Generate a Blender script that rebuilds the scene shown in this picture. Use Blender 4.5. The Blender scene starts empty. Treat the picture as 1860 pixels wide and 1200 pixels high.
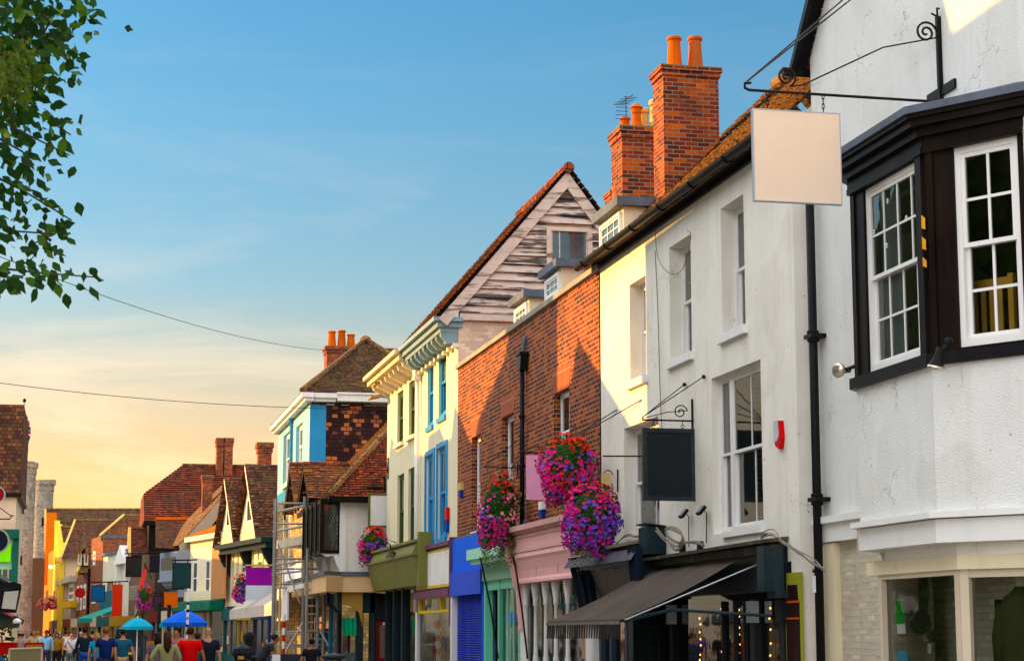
import bpy, math, random
from mathutils import Vector as V
rnd = random.Random(11)
C = bpy.context.scene.collection
Z = V((0, 0, 1))
# ------------------------------------------------------------------ camera model (pixels of the 1860x1200 photograph)
FPX, EYE = 3500.0, 1.65
PIT = math.atan(550 / FPX)
YAW = math.atan(780 * math.cos(PIT) / FPX)
FW = V((math.sin(YAW) * math.cos(PIT), math.cos(YAW) * math.cos(PIT), math.sin(PIT)))
RT = V((math.cos(YAW), -math.sin(YAW), 0))
UP = RT.cross(FW)
CAM = V((0, 0, EYE))
def ray(x, y): return FW * FPX + RT * (x - 930) + UP * (600 - y)
def onY(x, y, Y):
    d = ray(x, y); return CAM + d * (Y / d.y)
def onX(x, y, X):
    d = ray(x, y); return CAM + d * (X / d.x)
class Fc:
    """a vertical plane: P a ground point, T the direction left to right as seen from outside, N outwards"""
    def __init__(s, P, T):
        s.P = V((P[0], P[1], 0)); s.T = V((T[0], T[1], 0)).normalized(); s.N = s.T.cross(Z)
    def p(s, a, z, d=0): return s.P + s.T * a + s.N * d + Z * z
    def at(s, x, y, d=0):
        r = ray(x, y); t = (s.P + s.N * d - CAM).dot(s.N) / r.dot(s.N); q = CAM + r * t
        return (q - s.P).dot(s.T), q.z
    def win(s, x0, x1, yt, yb, d=0):
        a, _ = s.at(x0, yt, d); b, zt = s.at(x1, yt, d); _, zb = s.at(x1, yb, d)
        return (a, b, zb, zt)
    def off(s, d): return Fc((s.P + s.N * d)[:2], s.T[:2])
def fc2(P0, P1): return Fc(P0, (P1[0] - P0[0], P1[1] - P0[1]))
# ------------------------------------------------------------------ mesh builder
class MB:
    def __init__(s): s.v = []; s.f = []
    def poly(s, *pts):
        n = len(s.v); s.v += [V(p) for p in pts]; s.f.append(tuple(range(n, n + len(pts)))); return s
    def box(s, o, a, b, c):
        o, a, b, c = V(o), V(a), V(b), V(c); n = len(s.v)
        s.v += [o, o + a, o + a + b, o + b, o + c, o + a + c, o + a + b + c, o + b + c]
        s.f += [(n, n+3, n+2, n+1), (n+4, n+5, n+6, n+7), (n, n+1, n+5, n+4), (n+1, n+2, n+6, n+5), (n+2, n+3, n+7, n+6), (n+3, n, n+4, n+7)]
        return s
    def fbox(s, F, s0, s1, z0, z1, d0, d1):
        return s.box(F.p(s0, z0, d0), F.T * (s1 - s0), F.N * (d1 - d0), Z * (z1 - z0))
    def prism(s, pts, vec):
        pts = [V(p) for p in pts]; vec = V(vec); n = len(s.v); k = len(pts)
        s.v += pts + [p + vec for p in pts]
        s.f += [tuple(range(n, n + k))[::-1], tuple(range(n + k, n + 2 * k))]
        s.f += [(n + i, n + (i + 1) % k, n + k + (i + 1) % k, n + k + i) for i in range(k)]
        return s
    def tube(s, pts, r, n=6):
        pts = [V(p) for p in pts]; rs = r if isinstance(r, (list, tuple)) else [r] * len(pts)
        base = len(s.v); prev = None
        for i, p in enumerate(pts):
            t = (pts[min(i + 1, len(pts) - 1)] - pts[max(i - 1, 0)]).normalized()
            a = (prev - t * prev.dot(t)) if prev is not None else t.cross(Z if abs(t.z) < .9 else V((1, 0, 0)))
            a.normalize(); prev = a; b = t.cross(a)
            s.v += [p + (a * math.cos(6.2832 * k / n) + b * math.sin(6.2832 * k / n)) * rs[i] for k in range(n)]
        for i in range(len(pts) - 1):
            for k in range(n):
                s.f.append((base + i*n + k, base + i*n + (k+1) % n, base + (i+1)*n + (k+1) % n, base + (i+1)*n + k))
        s.f.append(tuple(range(base, base + n))[::-1]); e = base + (len(pts) - 1) * n
        s.f.append(tuple(range(e, e + n))); return s
    def lathe(s, c, prof, n=16, ax=None, sx=1, sy=1):
        c = V(c); ax = V(ax) if ax else Z; a = ax.cross(V((0, 1, 0)) if abs(ax.y) < .9 else V((1, 0, 0))).normalized(); b = ax.cross(a)
        base = len(s.v)
        for r, h in prof:
            s.v += [c + (a * math.cos(6.2832*k/n) * sx + b * math.sin(6.2832*k/n) * sy) * r + ax * h for k in range(n)]
        for i in range(len(prof) - 1):
            for k in range(n):
                s.f.append((base + i*n + k, base + i*n + (k+1) % n, base + (i+1)*n + (k+1) % n, base + (i+1)*n + k))
        if prof[0][0] > 1e-4: s.f.append(tuple(range(base, base + n))[::-1])
        e = base + (len(prof) - 1) * n
        if prof[-1][0] > 1e-4: s.f.append(tuple(range(e, e + n)))
        return s
    def ball(s, c, rx, ry, rz, n=12, m=8):
        prof = [(max(1e-5, math.sin(math.pi*i/m)), -math.cos(math.pi*i/m)) for i in range(m + 1)]
        c = V(c); base = len(s.v)
        for r, h in prof: s.v += [c + V((rx*r*math.cos(6.2832*k/n), ry*r*math.sin(6.2832*k/n), rz*h)) for k in range(n)]
        for i in range(m):
            for k in range(n):
                s.f.append((base + i*n + k, base + i*n + (k+1) % n, base + (i+1)*n + (k+1) % n, base + (i+1)*n + k))
        return s
ORG = {}
def org(o): return ORG.get(o.name, V((0, 0, 0))) if o else V((0, 0, 0))
def mesh(name, mb, mats, parent=None, smooth=False, loc=None):
    """link one mesh object; vertices are given in world space; UVs in metres follow each face"""
    o0 = V(loc) if loc is not None else org(parent)
    me = bpy.data.meshes.new(name); me.from_pydata([p - o0 for p in mb.v], [], mb.f)
    uv = me.uv_layers.new(name='uv')
    for pl in me.polygons:
        n = pl.normal
        t = Z.cross(n) if abs(n.z) < .97 else V((1, 0, 0))
        if t.length < 1e-6: t = V((1, 0, 0))
        t.normalize(); b = n.cross(t)
        for li in pl.loop_indices:
            p = me.vertices[me.loops[li].vertex_index].co + o0; uv.data[li].uv = (p.dot(t), p.dot(b))
    if smooth: me.polygons.foreach_set('use_smooth', [True] * len(me.polygons))
    me.materials.append(mats); me.update()
    o = bpy.data.objects.new(name, me); C.objects.link(o)
    if parent: o.parent = parent
    if loc is not None and not parent: o.location = o0
    ORG[o.name] = o0
    return o
def tag(o, label, cat, group=None):
    o['label'] = label; o['category'] = cat
    if group: o['group'] = group
    return o
def thing(name, label, cat, loc, group=None):
    o = bpy.data.objects.new(name, None); C.objects.link(o); o.location = loc; o.empty_display_size = .3
    ORG[o.name] = V(loc); return tag(o, label, cat, group)
def struct(name, mb, m, **k):
    o = mesh(name, mb, m, **k); o['kind'] = 'structure'; return o
def stuffpart(o): o['kind'] = 'stuff'; return o
# ------------------------------------------------------------------ materials
def NM(name):
    m = bpy.data.materials.new(name); m.use_nodes = True; nt = m.node_tree
    return m, nt, nt.nodes['Principled BSDF']
def N(nt, t, ins=None, **kw):
    n = nt.nodes.new(t)
    for k, v in kw.items(): setattr(n, k, v)
    for k, v in (ins or {}).items():
        if isinstance(v, tuple) and len(v) == 2 and hasattr(v[0], 'outputs'): nt.links.new(v[0].outputs[v[1]], n.inputs[k])
        elif hasattr(v, 'outputs'): nt.links.new(v.outputs[0], n.inputs[k])
        else: n.inputs[k].default_value = v
    return n
def c4(c): return (c[0], c[1], c[2], 1)
def ramp(nt, src, stops, out=0):
    r = nt.nodes.new('ShaderNodeValToRGB'); nt.links.new(src.outputs[out], r.inputs[0])
    e = r.color_ramp.elements
    while len(e) < len(stops): e.new(.5)
    for i, (p, c) in enumerate(stops):
        e[i].position = p; e[i].color = c4(c) if isinstance(c, tuple) else (c, c, c, 1)
    return r
def mix(nt, fac, a, b, mode='MIX'):
    n = nt.nodes.new('ShaderNodeMix'); n.data_type = 'RGBA'; n.blend_type = mode
    for i, v in ((0, fac), (6, a), (7, b)):
        if hasattr(v, 'outputs'): nt.links.new(v.outputs[2 if v.bl_idname == 'ShaderNodeMix' else 0], n.inputs[i])
        else: n.inputs[i].default_value = c4(v) if isinstance(v, tuple) else v
    return n
def lk(nt, a, b, name): nt.links.new(a.outputs[2 if a.bl_idname == 'ShaderNodeMix' else 0], b.inputs[name])
def bump(nt, b, src, strength=.5, dist=.01, out=0):
    n = nt.nodes.new('ShaderNodeBump'); n.inputs['Strength'].default_value = strength; n.inputs['Distance'].default_value = dist
    nt.links.new(src.outputs[out], n.inputs['Height']); nt.links.new(n.outputs[0], b.inputs['Normal']); return n
def vary(c, k): return tuple(max(0, min(1, x * k)) for x in c)
def sat(c, k=1.22):
    l = .3 * c[0] + .55 * c[1] + .15 * c[2]; return tuple(max(.002, min(.92, l + (x - l) * k)) for x in c)
def paint(name, col, rough=.6, var=.15, dirt=.3, dcol=(.16, .13, .1), bs=50, bstr=.25, bdist=.006, metal=0, spec=.06, crack=0):
    if 'skin' not in name: col = sat(col)
    m, nt, b = NM(name); tc = N(nt, 'ShaderNodeTexCoord')
    n1 = N(nt, 'ShaderNodeTexNoise', {'Vector': (tc, 3), 'Scale': 1.3, 'Detail': 8, 'Roughness': .65})
    base = mix(nt, ramp(nt, n1, [(.3, 0.), (.7, 1.)]), vary(col, 1 - var), vary(col, 1 + var * .5))
    mp = N(nt, 'ShaderNodeMapping', {'Vector': (tc, 3), 'Scale': (2.6, 2.6, .3)})
    n2 = N(nt, 'ShaderNodeTexNoise', {'Vector': mp, 'Scale': 1.4, 'Detail': 7, 'Roughness': .7})
    col2 = mix(nt, ramp(nt, n2, [(.5, 0.), (.82, dirt)]), base, dcol)
    n3 = N(nt, 'ShaderNodeTexNoise', {'Vector': (tc, 3), 'Scale': bs, 'Detail': 4})
    n4 = N(nt, 'ShaderNodeTexNoise', {'Vector': (tc, 3), 'Scale': 9., 'Detail': 8, 'Roughness': .75})
    col3 = mix(nt, ramp(nt, n4, [(.62, 0.), (.8, dirt * .8)]), col2, dcol)
    if crack:
        wv = N(nt, 'ShaderNodeTexNoise', {'Vector': (tc, 3), 'Scale': 2.5, 'Detail': 6}); av = N(nt, 'ShaderNodeVectorMath', {0: (tc, 3), 1: (wv, 1)}, operation='ADD')
        vo = N(nt, 'ShaderNodeTexVoronoi', {'Vector': av, 'Scale': .9}, feature='DISTANCE_TO_EDGE'); ms_ = N(nt, 'ShaderNodeTexNoise', {'Vector': (tc, 3), 'Scale': .8, 'Detail': 2})
        cr = N(nt, 'ShaderNodeMath', {0: ramp(nt, vo, [(.0, crack), (.006, 0.)]), 1: ramp(nt, ms_, [(.5, 0.), (.56, 1.)])}, operation='MULTIPLY'); col3 = mix(nt, cr, col3, (.2, .18, .16))
        pv = N(nt, 'ShaderNodeTexNoise', {'Vector': (tc, 3), 'Scale': .7, 'Detail': 3}); col3 = mix(nt, ramp(nt, pv, [(.54, 0.), (.57, .16)]), col3, vary(dcol, 1.5))
        sk_ = N(nt, 'ShaderNodeTexNoise', {'Vector': (tc, 3), 'Scale': 14., 'Detail': 2}); col3 = mix(nt, ramp(nt, sk_, [(.735, 0.), (.76, .7)]), col3, (.22, .19, .16))
    lk(nt, col3, b, 'Base Color'); b.inputs['Roughness'].default_value = rough
    b.inputs['Metallic'].default_value = metal; b.inputs['Specular IOR Level'].default_value = spec
    if bstr: bump(nt, b, n3, bstr, bdist)
    return m
def bricks(name, c1, c2, mortar, bw=.225, bh=.075, ms=.009, rough=.85, dark=(.03, .02, .018), dk=.35, stain=None, sk=.0, bstr=.7, bdist=.012, paintcol=None):
    c1, c2 = sat(c1), sat(c2)
    m, nt, b = NM(name); tc = N(nt, 'ShaderNodeTexCoord')
    wob = N(nt, 'ShaderNodeTexNoise', {'Vector': (tc, 3), 'Scale': 6., 'Detail': 2})
    ad = N(nt, 'ShaderNodeVectorMath', {0: (tc, 2)}, operation='ADD')
    sc = N(nt, 'ShaderNodeVectorMath', {0: (wob, 1), 'Scale': .012}, operation='SCALE'); nt.links.new(sc.outputs[0], ad.inputs[1])
    bt = N(nt, 'ShaderNodeTexBrick', {'Vector': ad, 'Color1': (0, 0, 0, 1), 'Color2': (1, 1, 1, 1), 'Mortar': (.5, .5, .5, 1), 'Scale': 1., 'Mortar Size': ms, 'Mortar Smooth': .15, 'Bias': 0., 'Brick Width': bw, 'Row Height': bh})
    bt.offset = .5; bt.squash = 1
    nz = N(nt, 'ShaderNodeTexNoise', {'Vector': (tc, 3), 'Scale': 2.2, 'Detail': 8, 'Roughness': .7})
    rc = ramp(nt, bt, [(0., dark), (dk, vary(c1, .75)), (dk + .25, c1), (.85, c2), (1., vary(c2, 1.25))])
    v = mix(nt, ramp(nt, nz, [(.35, 0.), (.7, .55)]), rc, vary(c1, .7))
    nf = N(nt, 'ShaderNodeTexNoise', {'Vector': (tc, 3), 'Scale': 40., 'Detail': 4})
    v2 = mix(nt, .5, v, ramp(nt, nf, [(.3, .35), (.7, .65)]), 'OVERLAY')
    col = mix(nt, (ramp(nt, bt, [(0., 0.), (1., 1.)], 1)), v2, mortar)
    if stain:
        ns = N(nt, 'ShaderNodeTexNoise', {'Vector': (tc, 3), 'Scale': 1.1, 'Detail': 9, 'Roughness': .72})
        col = mix(nt, ramp(nt, ns, [(.5, 0.), (.68, sk)]), col, stain)
    lk(nt, col, b, 'Base Color'); b.inputs['Roughness'].default_value = rough; b.inputs['Specular IOR Level'].default_value = .1
    inv = N(nt, 'ShaderNodeMath', {0: 1., 1: (bt, 1)}, operation='SUBTRACT')
    ht = N(nt, 'ShaderNodeMath', {0: (nf, 0), 1: .35, 2: inv}, operation='MULTIPLY_ADD')
    bump(nt, b, ht, bstr, bdist); return m
def boards(name, pc, bare, amt=.5):
    m, nt, b = NM(name); tc = N(nt, 'ShaderNodeTexCoord')
    mp = N(nt, 'ShaderNodeMapping', {'Vector': (tc, 2), 'Scale': (.55, 5., 1)})
    n1 = N(nt, 'ShaderNodeTexNoise', {'Vector': mp, 'Scale': 1.4, 'Detail': 10, 'Roughness': .66})
    mp2 = N(nt, 'ShaderNodeMapping', {'Vector': (tc, 2), 'Scale': (2., 60., 1)})
    n2 = N(nt, 'ShaderNodeTexNoise', {'Vector': mp2, 'Scale': 1.5, 'Detail': 5})
    wood = mix(nt, ramp(nt, n2, [(.35, 0.), (.65, 1.)]), vary(bare, .5), bare)
    pn = N(nt, 'ShaderNodeTexNoise', {'Vector': (tc, 2), 'Scale': 3., 'Detail': 6})
    pt = mix(nt, ramp(nt, pn, [(.3, 0.), (.75, 1.)]), vary(pc, .78), pc)
    k = ramp(nt, n1, [(1 - amt - .03, 0.), (1 - amt + .03, 1.)])
    lk(nt, mix(nt, k, pt, wood), b, 'Base Color'); b.inputs['Roughness'].default_value = .8
    bump(nt, b, n1, .5, .01); return m
def glass(name, tint=(.55, .62, .62), refl=.1, rough=.03):
    m, nt, b = NM(name); nt.nodes.remove(b); out = nt.nodes['Material Output']; tc = N(nt, 'ShaderNodeTexCoord')
    nz = N(nt, 'ShaderNodeTexNoise', {'Vector': (tc, 3), 'Scale': 2.2, 'Detail': 2})
    bp = N(nt, 'ShaderNodeBump', {'Strength': .12, 'Distance': .02, 'Height': (nz, 0)})
    tr = N(nt, 'ShaderNodeBsdfTransparent', {'Color': c4(tint)})
    gl = N(nt, 'ShaderNodeBsdfGlossy', {'Color': (.95, .95, .95, 1), 'Roughness': rough, 'Normal': bp})
    lw = N(nt, 'ShaderNodeFresnel', {'IOR': 1.5})
    ad = N(nt, 'ShaderNodeMath', {0: lw, 1: refl}, operation='ADD', use_clamp=True)
    mx = N(nt, 'ShaderNodeMixShader', {0: ad, 1: tr, 2: gl}); nt.links.new(mx.outputs[0], out.inputs[0]); return m
def emit(name, col, s):
    m, nt, b = NM(name); b.inputs['Base Color'].default_value = c4(col); b.inputs['Emission Color'].default_value = c4(col); b.inputs['Emission Strength'].default_value = s; return m
def leafy(name, a, bcol, rough=.5, scale=8., trans=.0):
    a, bcol = sat(a, 1.1), sat(bcol, 1.1)
    m, nt, b = NM(name); tc = N(nt, 'ShaderNodeTexCoord')
    nz = N(nt, 'ShaderNodeTexNoise', {'Vector': (tc, 3), 'Scale': scale, 'Detail': 3})
    lk(nt, mix(nt, ramp(nt, nz, [(.35, 0.), (.65, 1.)]), a, bcol), b, 'Base Color'); b.inputs['Roughness'].default_value = rough; b.inputs['Specular IOR Level'].default_value = .12
    if trans:
        out = nt.nodes['Material Output']; t = N(nt, 'ShaderNodeBsdfTranslucent', {'Color': c4(bcol)})
        mx = N(nt, 'ShaderNodeMixShader', {0: trans, 1: (b, 0), 2: t}); nt.links.new(mx.outputs[0], out.inputs[0])
    return m
MT = {}
def PM(key, col=None, **k):
    if key not in MT: MT[key] = paint(key, col, **k)
    return MT[key]
# ------------------------------------------------------------------ building helpers
def wall(mb, F, s0, s1, z0, z1, ops=(), rev=.16, d=0):
    S = sorted({s0, s1} | {v for o in ops for v in o[:2]}); H = sorted({z0, z1} | {v for o in ops for v in o[2:4]})
    S = [v for v in S if s0 <= v <= s1]; H = [v for v in H if z0 <= v <= z1]
    for i in range(len(S) - 1):
        for j in range(len(H) - 1):
            cs, cz = (S[i] + S[i+1]) / 2, (H[j] + H[j+1]) / 2
            if any(o[0] < cs < o[1] and o[2] < cz < o[3] for o in ops): continue
            mb.poly(F.p(S[i], H[j], d), F.p(S[i+1], H[j], d), F.p(S[i+1], H[j+1], d), F.p(S[i], H[j+1], d))
    for a, b, c, e in ops:
        for q0, q1 in (((a, c), (a, e)), ((a, e), (b, e)), ((b, e), (b, c)), ((b, c), (a, c))):
            mb.poly(F.p(*q0, d), F.p(*q1, d), F.p(*q1, d - rev), F.p(*q0, d - rev))
    return mb
def shell(mb, F, s0, s1, z0, z1, dep):
    """the two end walls and the back wall behind a front wall"""
    for s in (s0, s1): mb.poly(F.p(s, z0, 0), F.p(s, z0, -dep), F.p(s, z1, -dep), F.p(s, z1, 0))
    mb.poly(F.p(s0, z0, -dep), F.p(s1, z0, -dep), F.p(s1, z1, -dep), F.p(s0, z1, -dep)); return mb
def sash(par, F, op, m, cols=2, rows=(2, 2), rec=.12, fw=.055, bar=.022, sill=None, pane=None, curtain=None, sd=.07, name='window', over=.04):
    a, b, c, e = op; mb = MB(); d0 = -rec
    for q in ((a, a + fw, c, e), (b - fw, b, c, e), (a + fw, b - fw, c, c + fw * 1.3), (a + fw, b - fw, e - fw, e)): mb.fbox(F, *q, d0 - .07, d0)
    i0, i1, k0, k1 = a + fw, b - fw, c + fw * 1.3, e - fw
    mid = k0 + (k1 - k0) * (rows[1] / (rows[0] + rows[1]) if rows[0] else 1)
    def light(z0, z1, d, nr):
        w = fw * .7
        for q in ((i0, i0 + w, z0, z1), (i1 - w, i1, z0, z1), (i0 + w, i1 - w, z0, z0 + w), (i0 + w, i1 - w, z1 - w, z1)): mb.fbox(F, *q, d - .04, d)
        for k in range(1, cols):
            s = i0 + (i1 - i0) * k / cols; mb.fbox(F, s - bar/2, s + bar/2, z0 + w, z1 - w, d - .03, d - .008)
        for k in range(1, nr):
            z = z0 + (z1 - z0) * k / nr; mb.fbox(F, i0 + w, i1 - w, z - bar/2, z + bar/2, d - .031, d - .009)
    if rows[0]:
        light(mid - fw * .35, k1, d0 - .012, rows[0]); light(k0, mid + fw * .35, d0 - .055, rows[1])
    else: light(k0, k1, d0 - .02, rows[1])
    w = mesh(name, mb, m, par)
    mp = MB()
    if rows[0]:
        mp.poly(F.p(i0, mid, d0 - .03), F.p(i1, mid, d0 - .03), F.p(i1, k1, d0 - .03), F.p(i0, k1, d0 - .03))
        mp.poly(F.p(i0, k0, d0 - .075), F.p(i1, k0, d0 - .075), F.p(i1, mid, d0 - .075), F.p(i0, mid, d0 - .075))
    else: mp.poly(F.p(i0, k0, d0 - .04), F.p(i1, k0, d0 - .04), F.p(i1, k1, d0 - .04), F.p(i0, k1, d0 - .04))
    mesh('pane', mp, pane or MT['glass'], w)
    if sill: mesh('sill', MB().fbox(F, a - over, b + over, c - sd, c, -.1, sill), m if not isinstance(par, tuple) else m, w)
    if curtain:
        cm = MB(); n = 14
        for (u0, u1) in ((0, .3), (.7, 1)) if curtain[1] == 'sides' else ((0, 1),):
            for i in range(n):
                s0 = i0 + (i1 - i0) * (u0 + (u1 - u0) * i / n); s1 = i0 + (i1 - i0) * (u0 + (u1 - u0) * (i + 1) / n)
                zz = k0 if curtain[1] != 'blind' else k0 + (k1 - k0) * .55
                da, db = (.0, .05) if i % 2 else (.05, .0)
                if curtain[1] == 'blind': da = db = .02
                cm.poly(F.p(s0, zz, d0 - .14 - da), F.p(s1, zz, d0 - .14 - db), F.p(s1, k1, d0 - .14 - db), F.p(s0, k1, d0 - .14 - da))
        mesh('blind' if curtain[1] == 'blind' else 'curtain', cm, curtain[0], w)
    return w
def slope(mb, A, B, Cc, D, tile=.17, course=.115, th=.014, jit=.006, sway=0.0):
    """stepped tile courses on the quad A B (eave) C D (top)"""
    A, B, Cc, D = V(A), V(B), V(Cc), V(D); n = (B - A).cross(D - A).normalized()
    if n.z < 0: n = -n
    L = ((D - A).length + (Cc - B).length) / 2; W = max((B - A).length, (Cc - D).length); nr = max(1, int(L / course)); nc = max(1, int(W / tile)) if tile else 1
    def P(u, v): 
        q = (A * (1 - u) + B * u) * (1 - v) + (D * (1 - u) + Cc * u) * v
        return q + n * (-sway * math.sin(math.pi * u) * (.4 + .6 * v)) if sway else q
    for i in range(nr):
        v0, v1 = i / nr, (i + 1) / nr
        for j in range(nc):
            o = .5 / nc if i % 2 and tile else 0
            u0, u1 = max(0, min(1, j / nc + o * (j > 0))), max(0, min(1, (j + 1) / nc + o)) 
            if u1 <= u0: continue
            h = th + rnd.uniform(-jit, jit); dv = rnd.uniform(-.1, .1) / nr if tile and i else 0
            p0, p1, p2, p3 = P(u0, v0 + dv), P(u1, v0 + dv), P(u1, v1), P(u0, v1)
            mb.poly(p0 + n * (h + th), p1 + n * (h + th), p2 + n * h * .3, p3 + n * h * .3)
            mb.poly(p0, p1, p1 + n * (h + th), p0 + n * (h + th))
    return mb
def chimney(par, x0, x1, yt, yb, Y, dep, m, cap=None, name='chimney', band=.12, proud=.06, capm=None):
    """a brick stack whose camera-facing face spans the pixels given, at distance Y"""
    a, b = onY(x0, yb, Y), onY(x1, yb, Y); zt = onY(x0, yt, Y).z; zb = a.z - .6
    mb = MB().box((a.x, Y, zb), (b.x - a.x, 0, 0), (0, dep, 0), (0, 0, zt - zb - 2 * band))
    p = proud
    mb.box((a.x - p*.5, Y - p*.5, zt - 2*band), (b.x - a.x + p, 0, 0), (0, dep + p, 0), (0, 0, band))
    mb.box((a.x - p, Y - p, zt - band), (b.x - a.x + 2*p, 0, 0), (0, dep + 2*p, 0), (0, 0, band * .8))
    c = mesh(name, mb, m, par)
    mesh('mortar_cap', MB().box((a.x - p*.9, Y - p*.9, zt - band*.2), (b.x - a.x + 1.8*p, 0, 0), (0, dep + 1.8*p, 0), (0, 0, band * .25)), capm or MT['lichen_mortar'], c)
    return c, a.x, b.x, zt
def pot(par, x, Y, z, h, r, m, kind=0):
    pr = [(r * 1.05, -.05), (r * 1.02, .02), (r * .86, h * .5), (r * .78, h * .88), (r * .95, h * .9), (r * .97, h * .96), (r * .85, h), (r * .6, h), (r * .55, h - .25)]
    if kind == 1: pr = [(r*1.1, -.05), (r*1.1, .1), (r*.85, .16), (r*.8, h*.62), (r*.95, h*.66), (r*.95, h*.8), (r*1.25, h*.86), (r*.7, h*.96), (r*.5, h), (.001, h)]
    if kind == 2: pr = [(r*1.05, -.05), (r, h*.1), (r*.98, h*.3), (r*.82, h*.36), (r*.8, h*.8), (r*1.0, h*.84), (r*1.02, h*.97), (r*.85, h), (r*.6, h), (r*.55, h - .2)]
    return mesh('chimney_pot', MB().lathe((x, Y, z), pr, 18), m, par, smooth=False)
def scroll(c, ux, uz, r0, turns, r=.012, start=0, n=36, sgn=1):
    """points of an iron spiral in the plane ux, uz"""
    c, ux, uz = V(c), V(ux), V(uz); pts = []
    for i in range(n + 1):
        t = i / n; a = start + sgn * turns * 6.2832 * t; rr = r0 * (1 - .85 * t)
        pts.append(c + ux * (rr * math.cos(a)) + uz * (rr * math.sin(a)))
    return pts
sc = bpy.context.scene
sc.render.engine = 'CYCLES'; sc.cycles.use_denoising = True
sc.cycles.max_bounces = 6; sc.cycles.diffuse_bounces = 3; sc.cycles.glossy_bounces = 3; sc.cycles.transparent_max_bounces = 12; sc.cycles.caustics_reflective = False; sc.cycles.caustics_refractive = False
sc.view_settings.view_transform = 'Standard'; sc.view_settings.look = 'None'; sc.view_settings.exposure = 1.08; sc.view_settings.gamma = 1
cam = bpy.data.cameras.new('camera'); co = bpy.data.objects.new('camera', cam); C.objects.link(co); sc.camera = co
cam.sensor_width = 36; cam.lens = 36 * FPX / 1860; cam.clip_start = .1; cam.clip_end = 3000
co.location = CAM; co.rotation_euler = FW.to_track_quat('-Z', 'Y').to_euler()
cam.dof.use_dof = True; cam.dof.focus_distance = 36; cam.dof.aperture_fstop = 11
# light: golden evening sun from the left, ahead of the camera
KY, MZ = .6, .34
LD = V((1, -KY, -MZ)).normalized()
EL = math.asin(-LD.z); AZ = math.atan2(-1, KY)
sun = bpy.data.lights.new('sun', 'SUN'); sun.energy = 4.7; sun.angle = math.radians(.5); sun.color = (1, .52, .10)
so = bpy.data.objects.new('sun', sun); C.objects.link(so); so.rotation_euler = LD.to_track_quat('-Z', 'Y').to_euler(); so.location = (-60, 40, 60)
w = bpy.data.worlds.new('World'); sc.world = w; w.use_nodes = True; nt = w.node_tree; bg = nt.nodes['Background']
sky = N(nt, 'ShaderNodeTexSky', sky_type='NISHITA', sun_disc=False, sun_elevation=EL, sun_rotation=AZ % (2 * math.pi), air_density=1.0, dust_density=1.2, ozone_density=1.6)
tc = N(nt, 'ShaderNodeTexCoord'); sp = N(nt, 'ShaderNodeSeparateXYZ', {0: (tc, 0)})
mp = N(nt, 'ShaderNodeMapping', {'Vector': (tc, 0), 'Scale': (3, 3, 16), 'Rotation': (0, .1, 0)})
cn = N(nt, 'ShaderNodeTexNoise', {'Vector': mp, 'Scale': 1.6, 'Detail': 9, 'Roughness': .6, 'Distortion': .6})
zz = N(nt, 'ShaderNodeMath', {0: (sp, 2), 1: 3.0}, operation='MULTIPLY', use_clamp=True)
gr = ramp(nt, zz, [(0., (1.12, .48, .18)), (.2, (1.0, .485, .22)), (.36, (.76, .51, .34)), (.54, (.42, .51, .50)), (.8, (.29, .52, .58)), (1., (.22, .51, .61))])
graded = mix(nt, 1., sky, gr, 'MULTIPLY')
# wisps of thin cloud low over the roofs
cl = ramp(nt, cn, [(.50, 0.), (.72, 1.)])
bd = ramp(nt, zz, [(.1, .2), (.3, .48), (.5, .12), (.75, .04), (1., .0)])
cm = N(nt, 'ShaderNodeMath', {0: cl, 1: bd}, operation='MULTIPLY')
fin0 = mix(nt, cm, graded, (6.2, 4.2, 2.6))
# unseen brightness overhead, left and behind, added to lift the shaded walls
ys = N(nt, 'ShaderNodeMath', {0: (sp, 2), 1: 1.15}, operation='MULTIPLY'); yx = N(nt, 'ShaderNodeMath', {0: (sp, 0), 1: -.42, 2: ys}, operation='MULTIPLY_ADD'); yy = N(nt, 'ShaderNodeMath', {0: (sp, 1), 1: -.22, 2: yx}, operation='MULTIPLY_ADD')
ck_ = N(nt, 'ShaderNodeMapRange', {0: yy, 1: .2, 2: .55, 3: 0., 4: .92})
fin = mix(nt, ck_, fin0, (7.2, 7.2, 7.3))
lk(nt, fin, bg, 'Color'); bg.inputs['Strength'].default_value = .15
# ------------------------------------------------------------------ materials
MT['glass'] = glass('window_glass', (.4, .47, .48)); MT['shopglass'] = glass('shop_glass', (.8, .85, .85), .03); MT['darkglass'] = glass('dark_glass', (.25, .32, .34), .12)
MT['lichen_mortar'] = paint('lichen_mortar', (.2, .16, .08), var=.4, dirt=.8, dcol=(.24, .17, .02), rough=.9)
MT['stucco'] = paint('white_stucco', (.80, .81, .80), rough=.85, var=.07, dirt=.26, dcol=(.36, .34, .30), bs=60, bstr=.9, bdist=.014, crack=.8)
MT['white_wall'] = paint('white_wall', (.86, .84, .78), rough=.8, var=.07, dirt=.3, dcol=(.42, .36, .28), bs=35, bstr=.25, crack=.5)
MT['cream_wall'] = paint('cream_wall', (.80, .72, .54), rough=.8, var=.08, dirt=.28, dcol=(.4, .32, .22), bs=35, bstr=.25)
MT['white_paint'] = paint('white_paint', (.83, .83, .82), rough=.45, var=.05, dirt=.15, bs=70, bstr=.08)
MT['black_paint'] = paint('black_paint', (.012, .012, .014), rough=.35, var=.4, dirt=.3, dcol=(.06, .05, .05), bs=40, bstr=.2)
MT['brown_black'] = paint('brown_black_timber', (.010, .0075, .0065), rough=.4, var=.5, dirt=.4, dcol=(.05, .02, .01), bs=30, bstr=.3)
MT['iron'] = paint('black_iron', (.015, .014, .014), rough=.45, var=.4, dirt=.5, dcol=(.10, .05, .03), metal=.3, bs=90, bstr=.2)
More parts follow.
